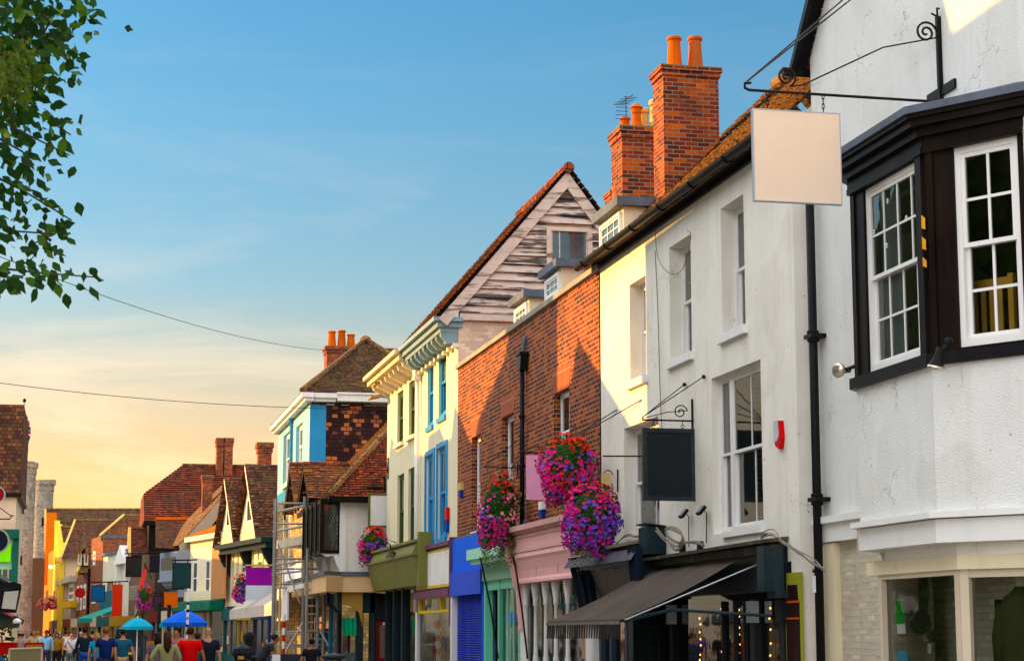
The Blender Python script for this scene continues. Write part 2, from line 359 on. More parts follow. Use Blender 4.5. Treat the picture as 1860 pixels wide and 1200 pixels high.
MT['lead'] = paint('lead_sheet', (.12, .14, .18), rough=.5, var=.4, dirt=.4, dcol=(.3, .3, .32), bs=12, bstr=.4, bdist=.02)
MT['brick'] = bricks('red_brick', (.17, .034, .022), (.37, .098, .03), (.34, .23, .15), bw=.24, bh=.085, ms=.011, dk=.17, dark=(.06, .022, .018), stain=(.05, .025, .02), sk=.35)
MT['chimney_brick'] = bricks('chimney_brick', (.20, .042, .024), (.40, .10, .03), (.28, .19, .13), bw=.22, bh=.075, ms=.008, dk=.26, stain=(.03, .022, .018), sk=.5)
MT['rubbed'] = bricks('rubbed_brick', (.30, .06, .03), (.38, .09, .035), (.40, .25, .16), bw=.075, bh=.5, ms=.011, dk=.02)
MT['painted_brick'] = bricks('painted_brick', (.66, .60, .48), (.69, .63, .52), (.58, .52, .41), dark=(.62, .56, .45), ms=.018, bstr=1.0, bdist=.03, stain=(.5, .38, .3), sk=.6)
MT['pink_brick'] = bricks('cream_painted_brick', (.72, .55, .42), (.76, .6, .46), (.66, .5, .38), dark=(.6, .44, .33), ms=.006, stain=(.35, .22, .15), sk=.4, bstr=.5)
MT['yellow_brick'] = bricks('yellow_stone', (.44, .30, .13), (.58, .43, .22), (.18, .12, .06), bw=.28, bh=.14, dark=(.2, .12, .06))
MT['tile'] = bricks('clay_tile', (.17, .062, .032), (.32, .12, .05), (.02, .014, .012), bw=.17, bh=.115, ms=.008, dk=.3, stain=(.22, .13, .02), sk=.55, bstr=.4)
MT['tile_brown'] = bricks('brown_tile', (.13, .06, .04), (.22, .09, .05), (.015, .012, .01), bw=.2, bh=.16, ms=.012, dk=.35, stain=(.16, .10, .025), sk=.45)
MT['tile_red'] = bricks('red_tile', (.20, .055, .035), (.30, .085, .045), (.02, .012, .01), bw=.24, bh=.18, ms=.014, dk=.35, stain=(.10, .06, .04), sk=.4)
MT['tile_moss'] = bricks('mossy_tile', (.11, .06, .035), (.18, .085, .045), (.02, .014, .012), bw=.24, bh=.18, ms=.014, dk=.3, stain=(.15, .115, .03), sk=.8)
MT['tile_gold'] = bricks('lichen_tile', (.19, .105, .055), (.29, .165, .085), (.03, .02, .016), bw=.17, bh=.115, ms=.008, dk=.15, stain=(.24, .165, .06), sk=.6)
MT['tile_hung'] = bricks('tile_hanging', (.05, .02, .018), (.48, .16, .08), (.012, .008, .008), bw=.24, bh=.17, ms=.014, dark=(.012, .009, .01), dk=.42, bstr=.8)
MT['stone'] = bricks('ragstone', (.30, .27, .22), (.46, .41, .33), (.38, .34, .27), bw=.42, bh=.2, ms=.05, dark=(.14, .13, .11), dk=.2, stain=(.10, .09, .075), sk=.75)
MT['terracotta'] = paint('terracotta', (.50, .12, .03), rough=.75, var=.25, dirt=.3, dcol=(.12, .05, .03))
MT['sooty_pot'] = paint('sooty_pot', (.42, .12, .05), rough=.8, var=.3, dirt=1., dcol=(.025, .02, .02))
MT['buff_pot'] = paint('buff_pot', (.62, .44, .2), rough=.75, var=.2, dirt=.3)
MT['boards'] = boards('peeling_boards', (.66, .52, .44), (.085, .06, .055), .49)
MT['barge'] = boards('peeling_bargeboard', (.70, .55, .46), (.25, .17, .13), .44)
MT['awning'] = paint('brown_canvas', (.085, .07, .06), rough=.9, var=.35, dirt=.5, dcol=(.14, .09, .07), bs=120, bstr=.2)
MT['navy_cloth'] = paint('navy_canvas', (.012, .018, .035), rough=.6, var=.5, dirt=.3, dcol=(.05, .05, .07), bs=8, bstr=.6, bdist=.03)
MT['dark_teal'] = paint('dark_teal_paint', (.02, .035, .042), rough=.4, var=.4, dirt=.35, dcol=(.08, .08, .08))
MT['curtain'] = paint('grey_curtain', (.5, .53, .53), rough=.9, var=.15, dirt=.0, bstr=0)
MT['cream_curtain'] = paint('cream_curtain', (.75, .7, .58), rough=.9, var=.1, dirt=0, bstr=0)
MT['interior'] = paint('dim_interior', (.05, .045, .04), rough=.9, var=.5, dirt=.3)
MT['aw_iron'] = paint('galvanised', (.4, .44, .48), rough=.4, var=.3, dirt=.5, dcol=(.3, .1, .04), metal=.6, bs=60)
MT['steel'] = paint('scaffold_steel', (.34, .34, .33), rough=.45, var=.3, dirt=.5, dcol=(.2, .12, .06), metal=.5)
MT['cable'] = paint('grey_cable', (.25, .22, .18), rough=.6, dirt=.2, bstr=0)
# ------------------------------------------------------------------ ground
MT['paving'] = bricks('street_paving', (.30, .26, .22), (.38, .33, .28), (.16, .14, .12), bw=.4, bh=.2, ms=.012, dark=(.13, .11, .1), dk=.2, bstr=.3)
MT['earth'] = paint('ground_earth', (.10, .09, .07), var=.3, bs=6)
struct('ground', MB().poly((-900, -300, -.012), (900, -300, -.012), (900, 1500, -.012), (-900, 1500, -.012)), MT['earth'])
struct('street_paving', MB().poly((-9, -30, 0), (16, -30, 0), (16, 115, 0), (-9, 115, 0)).poly((-9, 115, 0), (16, 115, 0), (4, 260, 0), (-22, 260, 0)), MT['paving'])
PVM = bricks('pavement_slabs', (.22, .2, .18), (.28, .25, .22), (.1, .09, .08), bw=.6, bh=.45, ms=.012, dark=(.18, .16, .15), dk=.2, bstr=.3)
struct('pavement', MB().box((6.6, -30, 0), (9.2, 0, 0), (0, 84, 0), (0, 0, .12)).box((6.6, 54, 0), (9.2, 0, 0), (0, .001, 0), (0, 0, .12)), PVM)
struct('kerb', MB().box((6.45, -30, 0), (.147, 0, 0), (0, 84, 0), (0, 0, .115)), MT['stone'])
# ================================================================== A: the white corner house with the black bay
XA, XB = 8.84, 8.6
A = thing('rendered_house', 'white rendered gabled house with a black timber bay window nearest on the right', 'house', (XA, 18, 0))
FA = Fc((XA, 22.43), (0, -1)); A0, A1 = 0, 11.0
zj = FA.at(1500, 985)[1]                    # underside of the jetty at the far corner
ze = FA.at(1484, 98)[1]                     # eaves at the far corner
apz = ze + 6.0; aps = 5.4
XBAY = 8.25; q0 = onX(1556, 700, XBAY); q1 = onX(1692, 640, XBAY); Yn = q1.y - .98; zs = onX(1690, 647, XBAY).z; zc = onX(1690, 262, XBAY).z
mb = MB(); wall(mb, FA, A0, A1, zj, ze, [(22.43 - q0.y - .65, 22.43 - Yn - .08, zs + .02, zc)], .12)
mb.poly(FA.p(0, ze), FA.p(11, ze), FA.p(aps, apz)); mb.poly(FA.p(0, ze, -9), FA.p(11, ze, -9), FA.p(aps, apz, -9))
shell(mb, FA, A0, A1, 0, ze, 9); mb.poly(FA.p(0, zj), FA.p(11, zj), FA.p(11, zj, -.4), FA.p(0, zj, -.4))
mesh('wall', mb, MT['stucco'], A)
r = MB()
slope(r, FA.p(-.16, ze - .1, .22), FA.p(-.16, ze - .1, -9.3), FA.p(aps, apz + .15, -9.3), FA.p(aps, apz + .15, .22), tile=.3, course=.12)
slope(r, FA.p(aps * 2 + .42, ze - .45, -9.3), FA.p(aps * 2 + .42, ze - .45, .35), FA.p(aps, apz + .15, .35), FA.p(aps, apz + .15, -9.3), tile=.6, course=.2)
mesh('roof', r, MT['tile'], A)
mesh('bargeboard', MB().prism([FA.p(-.2, ze - .22, .16), FA.p(-.2, ze - .1, .16), FA.p(aps, apz + .1, .16), FA.p(aps, apz - .22, .16)], FA.N * .06).prism([FA.p(-.2, ze - .14, 0), FA.p(-.2, ze - .09, 0), FA.p(aps, apz + .05, 0), FA.p(aps, apz, 0)], FA.N * .2), MT['black_paint'], A)
mesh('gutter', MB().tube([FA.p(-.2, ze - .12, .3), FA.p(-.2, ze - .12, -8)], .06, 8), MT['black_paint'], A)
# ground floor wall of painted brick set back under the jetty
gs = FA.at(1602, 1100, .22)[0]
mesh('brick_wall', MB().fbox(FA, .02, FA.at(1560, 1000)[0] + .3, 0, zj, -.5, -.06).fbox(FA, gs - .9, gs - .02, 0, zj + .1, -.4, .12), MT['painted_brick'], A)
mesh('near_brick_wall', MB().fbox(FA, 6.3, 10.9, 0, zj + .1, -.5, -.06), MT['painted_brick'], A)
mesh('corner_post', MB().fbox(FA, -.02, .42, 0, zj - .01, -.3, .02), MT['cream_wall'], A)
# jetty fascia and moulding on the wall
jz1 = FA.at(1495, 945)[1]
mesh('jetty_fascia', MB().fbox(FA, -.02, 1.5, zj, jz1 - .05, .003, .05).fbox(FA, -.06, 1.5, jz1 - .05, jz1 + .03, .0, .11), MT['white_paint'], A); mesh('jetty_fascia', MB().fbox(FA, 22.43 - Yn + .1, 11, zj, jz1 - .05, .003, .05).fbox(FA, 22.43 - Yn + .1, 11, jz1 - .05, jz1 + .03, .0, .11), MT['white_paint'], A)
# ---- the bay (front plane parallel to the street, near side canted)
XBAY = 8.25
q0 = onX(1556, 700, XBAY); q1 = onX(1692, 640, XBAY); Yn = q1.y - .98
plan = [(XA, q0.y + .75), (XBAY, q0.y), (XBAY, q1.y), (XA, Yn)]
FBf = fc2(plan[1], plan[2]); FBn = fc2(plan[2], plan[3]); FBl = fc2(plan[0], plan[1])
def ringbox(name, z0, z1, out, m, par, inn=None):
    """a slab following the bay plan, grown outwards"""
    g = out; P = [V((XA + .02, q0.y + .75 + g*.6, 0)), V((XBAY - g, q0.y + g * .55, 0)), V((XBAY - g, q1.y - g * .28, 0)), V((XA + .02, Yn - g * 1.15, 0))]
    return mesh(name, MB().prism([p + Z * z0 for p in P], Z * (z1 - z0)), m, par)
zs = FBf.at(1690, 647)[1]; zc = FBf.at(1690, 262)[1]; zt = FBf.at(1662, 214)[1] 
zb1 = FBf.at(1700, 930)[1]; zb0 = FBf.at(1705, 985)[1]
bay = mesh('bay_window', MB(), MT['brown_black'], A)
ringbox('rendered_base', zb1, zs - .1, .0, MT['stucco'], bay)
ringbox('base_moulding', zb1 - .06, zb1, .10, MT['white_paint'], bay)
ringbox('base_fascia', zb0, zb1 - .07, .02, MT['white_paint'], bay)
ringbox('bay_sill', zs - .1, zs + .02, .07, MT['black_paint'], bay)
ringbox('bay_soffit', zb0 - .12, zb0, -.22, MT['white_wall'], bay)
for k, (u0, u1, g) in enumerate(((0, .12, .04), (.12, .24, .10), (.24, .34, .17), (.34, .40, .21))):
    ringbox('cornice', zc + (zt - zc) * u0 / .46, zc + (zt - zc) * u1 / .46, g, MT['brown_black'], bay)
ringbox('lead_roof', zc + (zt - zc) * .40 / .46, zt + .03, .24, MT['lead'], bay)
g = .2; P = [V((XA, q0.y + .75 + g*.6, zt + .03)), V((XBAY - g, q0.y + g*.55, zt + .03)), V((XBAY - g, q1.y - g*.28, zt + .03)), V((XA, Yn - g*1.15, zt + .03))]
mb = MB(); top = [V((XA, p.y * .85 + q1.y * .15 + .1, zt + .1)) for p in (P[0], P[3])]
mb.poly(P[1], P[2], top[1], top[0]); mb.poly(P[0], P[1], top[0]); mb.poly(P[2], P[3], top[1]); mesh('lead_apron', mb, MT['lead'], bay)
# timber frame with openings, one wall per face
Lf = (q1 - q0).length; Ln = math.hypot(XA - XBAY, q1.y - Yn)
of = FBf.win(1566, 1676, 292, 655); on = FBn.win(1729, 1847, 250, 628)
of = (of[0], of[1], zs + .04, FBf.at(1676, 284)[1]); on = (on[0], on[1], zs + .05, FBn.at(1835, 247)[1])
mb = MB(); wall(mb, FBf, 0, Lf, zs, zc + .05, [of], .1); wall(mb, FBn, 0, Ln, zs, zc + .05, [on], .1); wall(mb, FBl, 0, .84, zs, zc + .05, [(.15, .7, zs + .05, of[3])], .1)
mb.fbox(FBf, Lf - .19, Lf - .05, zs + .02, zc, .0, .035); mb.fbox(FBn, .03, .1, zs + .02, zc, 0, .03); mb.fbox(FBf, 0, .1, zs + .02, zc, 0, .02)
mb.fbox(FBf, -.02, Lf, zc - .07, zc, .0, .05); mb.fbox(FBn, 0, Ln, zc - .07, zc, 0, .05)
mesh('timber_frame', mb, MT['brown_black'], bay)
sash(A, FBf, of, MT['white_paint'], cols=4, rows=(2, 2), rec=.03, fw=.06, bar=.024, pane=MT['shopglass'], curtain=(MT['curtain'], 'sides'), name='front_sash_window')
sash(A, FBn, on, MT['white_paint'], pane=MT['shopglass'], cols=2, rows=(2, 2), rec=.03, fw=.065, bar=.03, name='side_sash_window')
sash(A, FBl, (.15, .7, zs + .05, of[3]), MT['white_paint'], cols=2, rows=(2, 2), rec=.03, name='far_sash_window')
# yellow hazard strips on the bay corner post
hz = PM('hazard_yellow', (.8, .42, .02), rough=.5, dirt=.1)
for y0, y1 in ((388, 418), (428, 456), (466, 488)):
    za, zb = FBf.at(1685, y0)[1], FBf.at(1685, y1)[1]; s = FBf.at(1681, 430)[0]
    mesh('hazard_tape', MB().prism([FBf.p(s, za, .037), FBf.p(s, zb + .03, .037), FBf.p(s + .085, zb, .037), FBf.p(s + .085, za - .05, .037)], FBf.N * .002), hz, A)
# room behind the bay
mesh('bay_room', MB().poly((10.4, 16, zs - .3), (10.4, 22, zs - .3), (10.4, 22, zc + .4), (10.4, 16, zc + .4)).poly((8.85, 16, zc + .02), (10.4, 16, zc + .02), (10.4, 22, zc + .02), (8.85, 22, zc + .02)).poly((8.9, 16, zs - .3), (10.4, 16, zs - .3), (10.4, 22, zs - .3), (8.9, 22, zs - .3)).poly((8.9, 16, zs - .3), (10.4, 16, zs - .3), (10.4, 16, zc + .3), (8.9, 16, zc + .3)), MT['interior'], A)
# snowflake paper cut-outs stuck on the panes
wp = PM('paper_white', (.85, .86, .88), dirt=0, bstr=0)
for x, y in ((1580, 355), (1612, 365), (1629, 320), (1668, 332), (1587, 421), (1610, 446), (1646, 396)):
    s, z = FBf.at(x, y, -.05); mb = MB()
    for k in range(3):
        a = k * math.pi / 3 + .2; dx, dz = math.cos(a) * .032, math.sin(a) * .032; nx, nz = -dz * .22, dx * .22
        mb.prism([FBf.p(s - dx - nx, z - dz - nz, -.052), FBf.p(s + dx - nx, z + dz - nz, -.052), FBf.p(s + dx + nx, z + dz + nz, -.052), FBf.p(s - dx + nx, z - dz + nz, -.052)], FBf.N * .003)
    o = mesh('paper_snowflake', mb, wp, loc=FBf.p(s, z, -.05)); tag(o, 'white paper snowflake stuck inside the front sash panes of the black bay', 'snowflake', 'paper snowflakes on the bay window panes')
# wooden chair seen through the side sash
cw = PM('pale_wood', (.8, .46, .14), rough=.5, dirt=.1)
FCh = FBn.off(-.42); s0, zz1 = FBn.at(1752, 510, -.42); s1 = FBn.at(1842, 510, -.42)[0]
ch = thing('wooden_chair', 'slatted wooden chair behind the near side window of the black bay', 'chair', FBn.p((s0 + s1) / 2, zs - .1, -.5))
mesh('top_rail', MB().fbox(FCh, s0 - .05, s1 - .07, zz1 - .12, zz1 - .02, -.04, 0), cw, ch)
mesh('backrest_post', MB().fbox(FCh, s1 - .07, s1 - .01, zz1 - 1., zz1 + .01, -.05, .01), cw, ch); mesh('backrest_post', MB().fbox(FCh, s0 - .11, s0 - .05, zz1 - 1., zz1 + .01, -.05, .01), cw, ch)
for k in range(5):
    s = s0 - .02 + (s1 - s0 - .12) * k / 4.6; mesh('slat', MB().fbox(FCh, s, s + .05, zz1 - .8, zz1 - .12, -.03, -.01), cw, ch)
mesh('seat', MB().fbox(FCh, s0 - .1, s1, zz1 - .62, zz1 - .57, -.5, -.05), cw, ch)
# spotlights under the bay
def spot(x, y, X, d, label, along):
    p = onX(x, y, X); t = thing('spotlight', label, 'spotlight', p); d = V(d).normalized(); al = V(along)
    mesh('mounting_arm', MB().tube([p, p + al * .5, p + al], .022, 6).ball(p + al, .05, .05, .05, 10, 6), MT['black_paint'], t)
    mesh('lamp_body', MB().lathe(p, [(.03, -.09), (.035, 0), (.05, .04), (.075, .09), (.08, .1)], 14, d), MT['black_paint'], t, smooth=True)
    mesh('lamp_lens', MB().lathe(p, [(.085, .1), (.088, .125), (.07, .14), (.001, .15)], 14, d), PM('lamp_reflector', (.62, .58, .5), rough=.15, metal=.7, dirt=.1), t, smooth=True)
spot(1534, 672, XBAY + .1, (-.9, -.55, -.1), 'round spotlight on a short arm at the far corner of the black bay sill', (.12, -.25, .05))
spot(1704, 646, XBAY - .13, (-.15, .2, -1), 'downward spotlight fixed to the bay corner post below the hazard tape', (.12, 0, .14))
# ---- shop window under the bay
XS = 8.5
sa, sb = onX(1602, 1100, XS), onX(1748, 1100, XS); plS = [(XS, sa.y), (XS, sb.y), (XS + 1.1, sb.y - 1.75)]
FS1, FS2 = fc2(plS[0], plS[1]), fc2(plS[1], plS[2]); zh = FS1.at(1700, 1037)[1]
wf = PM('cream_shopfront', (.66, .58, .46), rough=.5, var=.08, dirt=.25)
L1 = sa.y - sb.y; L2 = math.hypot(1.1, 1.75)
shf = mesh('shop_window', MB().fbox(FS1, 0, .07, .3, zh, -.08, .03).fbox(FS1, L1 - .1, L1, .3, zh, -.08, .03).fbox(FS1, .07, L1 - .1, zh - .05, zh, -.08, .03).fbox(FS2, .0, .1, .3, zh, -.08, .03).fbox(FS2, .1, L2, zh - .08, zh, -.08, .02).fbox(FS1, 0, L1, .3, .7, -.1, .02).fbox(FS2, 0, L2, .3, .7, -.1, .02), wf, A)
mesh('shop_lintel', MB().prism([FS1.p(-.25, zh, .06), FS1.p(L1 + .05, zh, .06), FS2.p(L2, zh, .06), FS2.p(L2, zh, -.5), FS1.p(L1, zh, -.9), FS1.p(-.25, zh, -.6)], Z * (zb0 - .12 - zh)), MT['cream_wall'], A)
mesh('pane', MB().poly(FS1.p(.07, .7, -.03), FS1.p(L1 - .1, .7, -.03), FS1.p(L1 - .1, zh - .05, -.03), FS1.p(.07, zh - .05, -.03)).poly(FS2.p(.1, .7, -.03), FS2.p(L2, .7, -.03), FS2.p(L2, zh - .08, -.03), FS2.p(.1, zh - .08, -.03)), MT['shopglass'], shf)
FBk = Fc((9.45, 23.), (0, -1))
mesh('shop_back_wall', MB().fbox(FBk, .2, 10, 0, zh + .3, -.1, 0), bricks('bright_painted_brick', (.82, .76, .6), (.85, .8, .64), (.6, .54, .42), dark=(.75, .68, .52), ms=.012, bstr=1.0, bdist=.02), A)
mesh('shop_floor', MB().box((8.5, 14, .3), (1.4, 0, 0), (0, 8, 0), (0, 0, .02)), wf, A)
def display(name, label, cat, F, x0, x1, y0, y1, d, m, rnd_=0):
    a, b, c, e = F.win(x0, x1, y0, y1, d); o = mesh(name, MB().fbox(F, a, b, c, e, d - .01, d), m, loc=F.p((a+b)/2, c, d)); return tag(o, label, cat)
p = display('shop_leaflet', 'green and white paper leaflet hung in the cream shop window', 'leaflet', FS1, 1620, 1643, 1088, 1150, -.3, wp)
a, b, c, e = FS1.win(1621, 1642, 1089, 1132, -.297); mesh('green_panel', MB().fbox(FS1, a, b, c, e, -.297, -.294), PM('leaf_green', (.03, .36, .05), dirt=0, bstr=0), p)
display('shop_leaflet', 'blue and white card low in the cream shop window below the green leaflet', 'leaflet', FS1, 1622, 1648, 1182, 1199, -.3, PM('card_blue', (.1, .4, .6), dirt=0, bstr=0))
display('framed_card', 'dark framed card hung in the right half of the cream shop window', 'card', FS2, 1806, 1834, 1088, 1150, -.5, MT['black_paint'])
bg_ = PM('black_leather', (.012, .012, .013), rough=.4, bs=14, bstr=.6, bdist=.02, dirt=.1)
s, z = FS1.at(1675, 1128, -.35); bp_ = FS1.p(s, z, -.35)
bag = thing('camera_bag', 'black camera bag hanging by straps in the cream shop window', 'bag', bp_)
mesh('bag_body', MB().ball(bp_ + V((0, .06, -.02)), .12, .15, .12, 14, 9).ball(bp_ + V((-.05, -.1, .02)), .09, .1, .12, 12, 8), bg_, bag, smooth=True)
for dy in (-.16, -.04, .08): mesh('strap', MB().tube([bp_ + V((0, dy * .6, .06)), bp_ + V((.02, dy * .8, .3)), bp_ + V((.02, dy * .4, zh - z + .3))], .02, 5), bg_, bag)
cam2 = FS1.p(*FS1.at(1692, 1156, -.3), -.3)
cmr = thing('camera', 'small silver and black camera hanging below the camera bag', 'camera', cam2)
mesh('camera_body', MB().box(cam2 + V((-.03, -.08, -.05)), (.06, 0, 0), (0, .15, 0), (0, 0, .09)).box(cam2 + V((-.02, -.03, .04)), (.04, 0, 0), (0, .06, 0), (0, 0, .03)), bg_, cmr)
mesh('camera_lens', MB().lathe(cam2 + V((-.03, 0, -.01)), [(.035, 0), (.035, .05), (.03, .06), (.001, .055)], 12, (-1, 0, 0)), PM('silver', (.6, .6, .62), rough=.25, metal=.8, dirt=0), cmr)
mesh('price_tag', MB().box(cam2 + V((-.04, -.07, -.17)), (.002, 0, 0), (0, .09, 0), (0, 0, .1)), wp, cmr)
tw = PM('green_tweed', (.075, .08, .035), rough=.95, var=.4, dirt=.3, dcol=(.12, .09, .03), bs=120, bstr=.5)
s, z = FS2.at(1856, 1120, -.4); jp = FS2.p(s, z, -.4)
jk = thing('tweed_jacket', 'green tweed jacket on a dummy at the right edge of the shop window', 'jacket', jp - Z * .8)
mesh('jacket_body', MB().lathe(jp - Z * .8, [(.26, 0), (.25, .3), (.22, .5), (.25, .75), (.26, .9), (.2, 1.0), (.1, 1.06), (.07, 1.1)], 18, sx=.75, sy=1.1), tw, jk, smooth=True)
mesh('sleeve', MB().tube([jp + V((-.05, .26, .12)), jp + V((-.08, .33, -.2)), jp + V((-.08, .33, -.5))], [.085, .08, .065], 10), tw, jk, smooth=True)
mesh('dummy_neck', MB().lathe(jp + Z * .28, [(.05, 0), (.05, .1), (.06, .12), (.001, .14)], 10), MT['cream_wall'], jk)
# ---- downpipe between the two houses
pp = FA.at(1478, 600, .12); FP = FA
def onpipe(y): return 0
pipe = thing('drainpipe', 'black cast iron drainpipe between the two white houses', 'drainpipe', FA.p(-.02, 0, .1))
ztp = FA.at(1470, 372)[1]; xq = onX(1474, 500, XA - .13)
mb = MB().tube([V((XA - .13, xq.y, ztp + .3)), V((XA - .13, xq.y, .1))], .055, 12); mesh('pipe', mb, MT['black_paint'], pipe, smooth=True)
for y in (610, 908):
    z = onX(1480, y, XA - .13).z
    mesh('pipe_collar', MB().lathe((XA - .13, xq.y, z - .07), [(.06, 0), (.075, .01), (.075, .05), (.065, .06), (.065, .1), (.075, .11), (.075, .14), (.06, .15)], 14).box((XA - .2, xq.y - .12, z - .02), (.2, 0, 0), (0, .26, 0), (0, 0, .05)), MT['black_paint'], pipe)
zt_ = onX(1488, 1075, XA - .2).z
tag(mesh('paper_notice', MB().box((XA - .195, xq.y - .05, zt_), (.004, 0, 0), (0, .1, 0), (0, 0, .2)), wp, loc=(XA - .195, xq.y, zt_)), 'small white paper notice stuck on the black drainpipe near street level', 'notice')
# ---- big hanging sign with wrought iron bracket
Yb = onX(1713, 185, XA).y; pb = onX(1713, 186, XA)
br = thing('sign_bracket', 'long black wrought iron bracket with scrolls and stay rods on the white house', 'bracket', pb, 'wrought iron sign brackets')
tip = onY(1356, 152, Yb)
mesh('wall_plate', MB().box((XA - .05, Yb - .025, pb.z - .05), (.06, 0, 0), (0, .05, 0), (0, 0, onX(1712, 28, XA).z - pb.z + .05)), MT['iron'], br)
mesh('cross_plate', MB().box((XA - .03, Yb - .34, onX(1715, 165, XA).z - .05), (.04, 0, 0), (0, .68, 0), (0, 0, .1)), MT['iron'], br)
mesh('horizontal_bar', MB().tube([V((XA, Yb, pb.z)), V((tip.x + .03, Yb, pb.z)), V((tip.x - .02, Yb, pb.z + .02)), V((tip.x - .02, Yb, pb.z + .07)), V((tip.x + .05, Yb, pb.z + .08))], .016, 7), MT['iron'], br)
sx = V((1, 0, 0))
zp = onX(1712, 62, XA).z
c0 = V((XA - .17, Yb, zp + .02)); sp_ = scroll(c0, sx, Z, .13, 1.9, start=-.4)
mesh('wall_scroll', MB().tube(sp_, .013, 6), MT['iron'], br)
c1 = onY(1428, 140, Yb); sp2 = scroll(c1, sx, Z, .11, 2.0, start=-1.2)
mesh('bar_scroll', MB().tube(sp2, .013, 6), MT['iron'], br)
mesh('upper_stay', MB().tube([sp_[0], V((c0.x - .5, Yb, c0.z - .2)), sp2[0] + V((.15, 0, .03)), sp2[0]], .009, 5), MT['iron'], br)
mesh('finial', MB().tube([V((XA - .03, Yb, onX(1712, 28, XA).z)), V((XA - .05, Yb - .04, onX(1712, 14, XA).z)), V((XA - .05, Yb - .09, onX(1712, 18, XA).z))], .012, 5).tube([V((XA - .03, Yb, onX(1712, 28, XA).z)), V((XA - .08, Yb + .04, onX(1712, 20, XA).z))], .012, 5), MT['iron'], br)
for x in (1545, 1560):
    e = onX(x, -12, XA - .02); mesh('stay_rod', MB().tube([V((tip.x - .01, Yb, pb.z + .08)), e], .01, 5), MT['iron'], br)
def chain(p0, p1, r=.02, par=None, m=None):
    mb = MB(); p0, p1 = V(p0), V(p1); L = (p1 - p0).length; n = max(2, int(L / (r * 2.2))); d = (p1 - p0).normalized(); a = d.cross(V((.3, 1, .2))).normalized(); b = d.cross(a)
    for i in range(n):
        c = p0 + (p1 - p0) * ((i + .5) / n); u = a if i % 2 else b
        mb.tube([c + (d * math.cos(t) * L / n * .68 + u * math.sin(t) * r * .55) for t in [k * .7854 for k in range(9)]], r * .22, 4)
    return mesh('chain', mb, m or MT['iron'], par)
def board(name, label, Y, x0, x1, y0, y1, th, m, edge=None, frame=None, fw=.03, ychain=None, skew=0):
    """a hanging board at right angles to the street"""
    a, b = onY(x0, y0, Y), onY(x1, y1, Y); b.y = Y; o = V(((a.x + b.x) / 2, Y, b.z)); t = thing(name, label, 'sign', o)
    mesh('sign_board', MB().box((a.x, Y, b.z), (b.x - a.x, 0, 0), (0, th, 0), (0, 0, a.z - b.z)), m, t)
    if edge or frame:
        mm = frame or edge; w = fw; q = .012 if frame else .003; mb = MB()
        for X0, X1, z0, z1 in ((a.x - q, a.x + w, b.z - q, a.z + q), (b.x - w, b.x + q, b.z - q, a.z + q), (a.x + w, b.x - w, b.z - q, b.z + w), (a.x + w, b.x - w, a.z - w, a.z + q)):
            mb.box((X0, Y - q, z0), (X1 - X0, 0, 0), (0, th + 2 * q, 0), (0, 0, z1 - z0))
        mesh('sign_frame', mb, mm, t)
    if ychain is not None:
        for u in (.18, .82):
            x = a.x + (b.x - a.x) * u; chain((x, Y + th / 2, a.z), (x, Y + th / 2, ychain), par=t, r=.022)
    return t
cs = PM('cream_sign', (.74, .63, .53), rough=.5, var=.06, dirt=.12, dcol=(.5, .45, .4), bstr=.03)
board('hanging_sign', 'large blank cream square sign hanging from the highest iron bracket', Yb - .03, 1367, 1530, 197, 372, .05, cs, edge=PM('sign_edge', (.4, .44, .5), dirt=.4), fw=.008, ychain=pb.z)
# ================================================================== B: the white house with five sashes
B = thing('white_house', 'white painted house with deep set sash windows and a clay tiled roof', 'house', (XB, 27, 0))
FB = Fc((XB, 32.0), (0, -1)); B1 = 32.0 - onX(1447, 700, XB).y
zg = FB.at(1300, 326)[1]     # underside of eaves
zf0 = FB.at(1415, 985)[1]
W = {'w1': FB.win(1308, 1350, 352, 592), 'w2': FB.win(1215, 1254, 425, 640), 'w3': FB.win(1143, 1172, 500, 682), 'w4': FB.win(1291, 1381, 652, 957), 'w5': FB.win(1133, 1196, 755, 985)}
W['w5'] = (W['w5'][0], W['w5'][1], zf0 + .36, W['w5'][3])
mb = MB(); wall(mb, FB, 0, B1, zf0 - .25, zg, list(W.values()), .24); shell(mb, FB, 0, B1, 0, zg, 7.5)
hr = zg + 3.35; dr = -3.4
for s in (0, B1): mb.poly(FB.p(s, zg), FB.p(s, hr, dr), FB.p(s, zg, 2 * dr - .4))
mb.fbox(FB, B1 - .32, B1 - .004, 0, zf0 - .25, -.3, .0)
mesh('wall', mb, MT['white_wall'], B)
for k in ('w1', 'w2', 'w3'): sash(B, FB, W[k], MT['white_paint'], cols=1, rows=(1, 1), rec=.2, fw=.06, sill=.07, sd=.12, curtain=(MT['curtain'] if k != 'w3' else MT['cream_curtain'], 'sides'), over=.08)
a, b, c, e = W['w4']; m1 = a + (b - a) * .24
sash(B, FB, (a, m1, c, e), MT['white_paint'], cols=1, rows=(1, 1), rec=.12, fw=.05, curtain=(MT['curtain'], 'full'), name='side_light')
sash(B, FB, (m1, b, c, e), MT['white_paint'], cols=2, rows=(1, 1), rec=.12, fw=.06, sill=.05, curtain=(MT['curtain'], 'sides'), name='large_sash_window')
sash(B, FB, W['w5'], MT['white_paint'], cols=2, rows=(1, 1), rec=.18, fw=.06, sill=.05, curtain=(MT['curtain'], 'full'))
r = MB(); slope(r, FB.p(-.05, zg - .05, .22), FB.p(B1, zg - .05, .22), FB.p(B1, hr + .15, dr), FB.p(-.05, hr + .15, dr), sway=.1, jit=.01)
slope(r, FB.p(B1 + .5, zg, 2 * dr - .6), FB.p(-.05, zg, 2 * dr - .6), FB.p(-.05, hr + .15, dr), FB.p(B1 + .5, hr + .15, dr), tile=.5, course=.3)
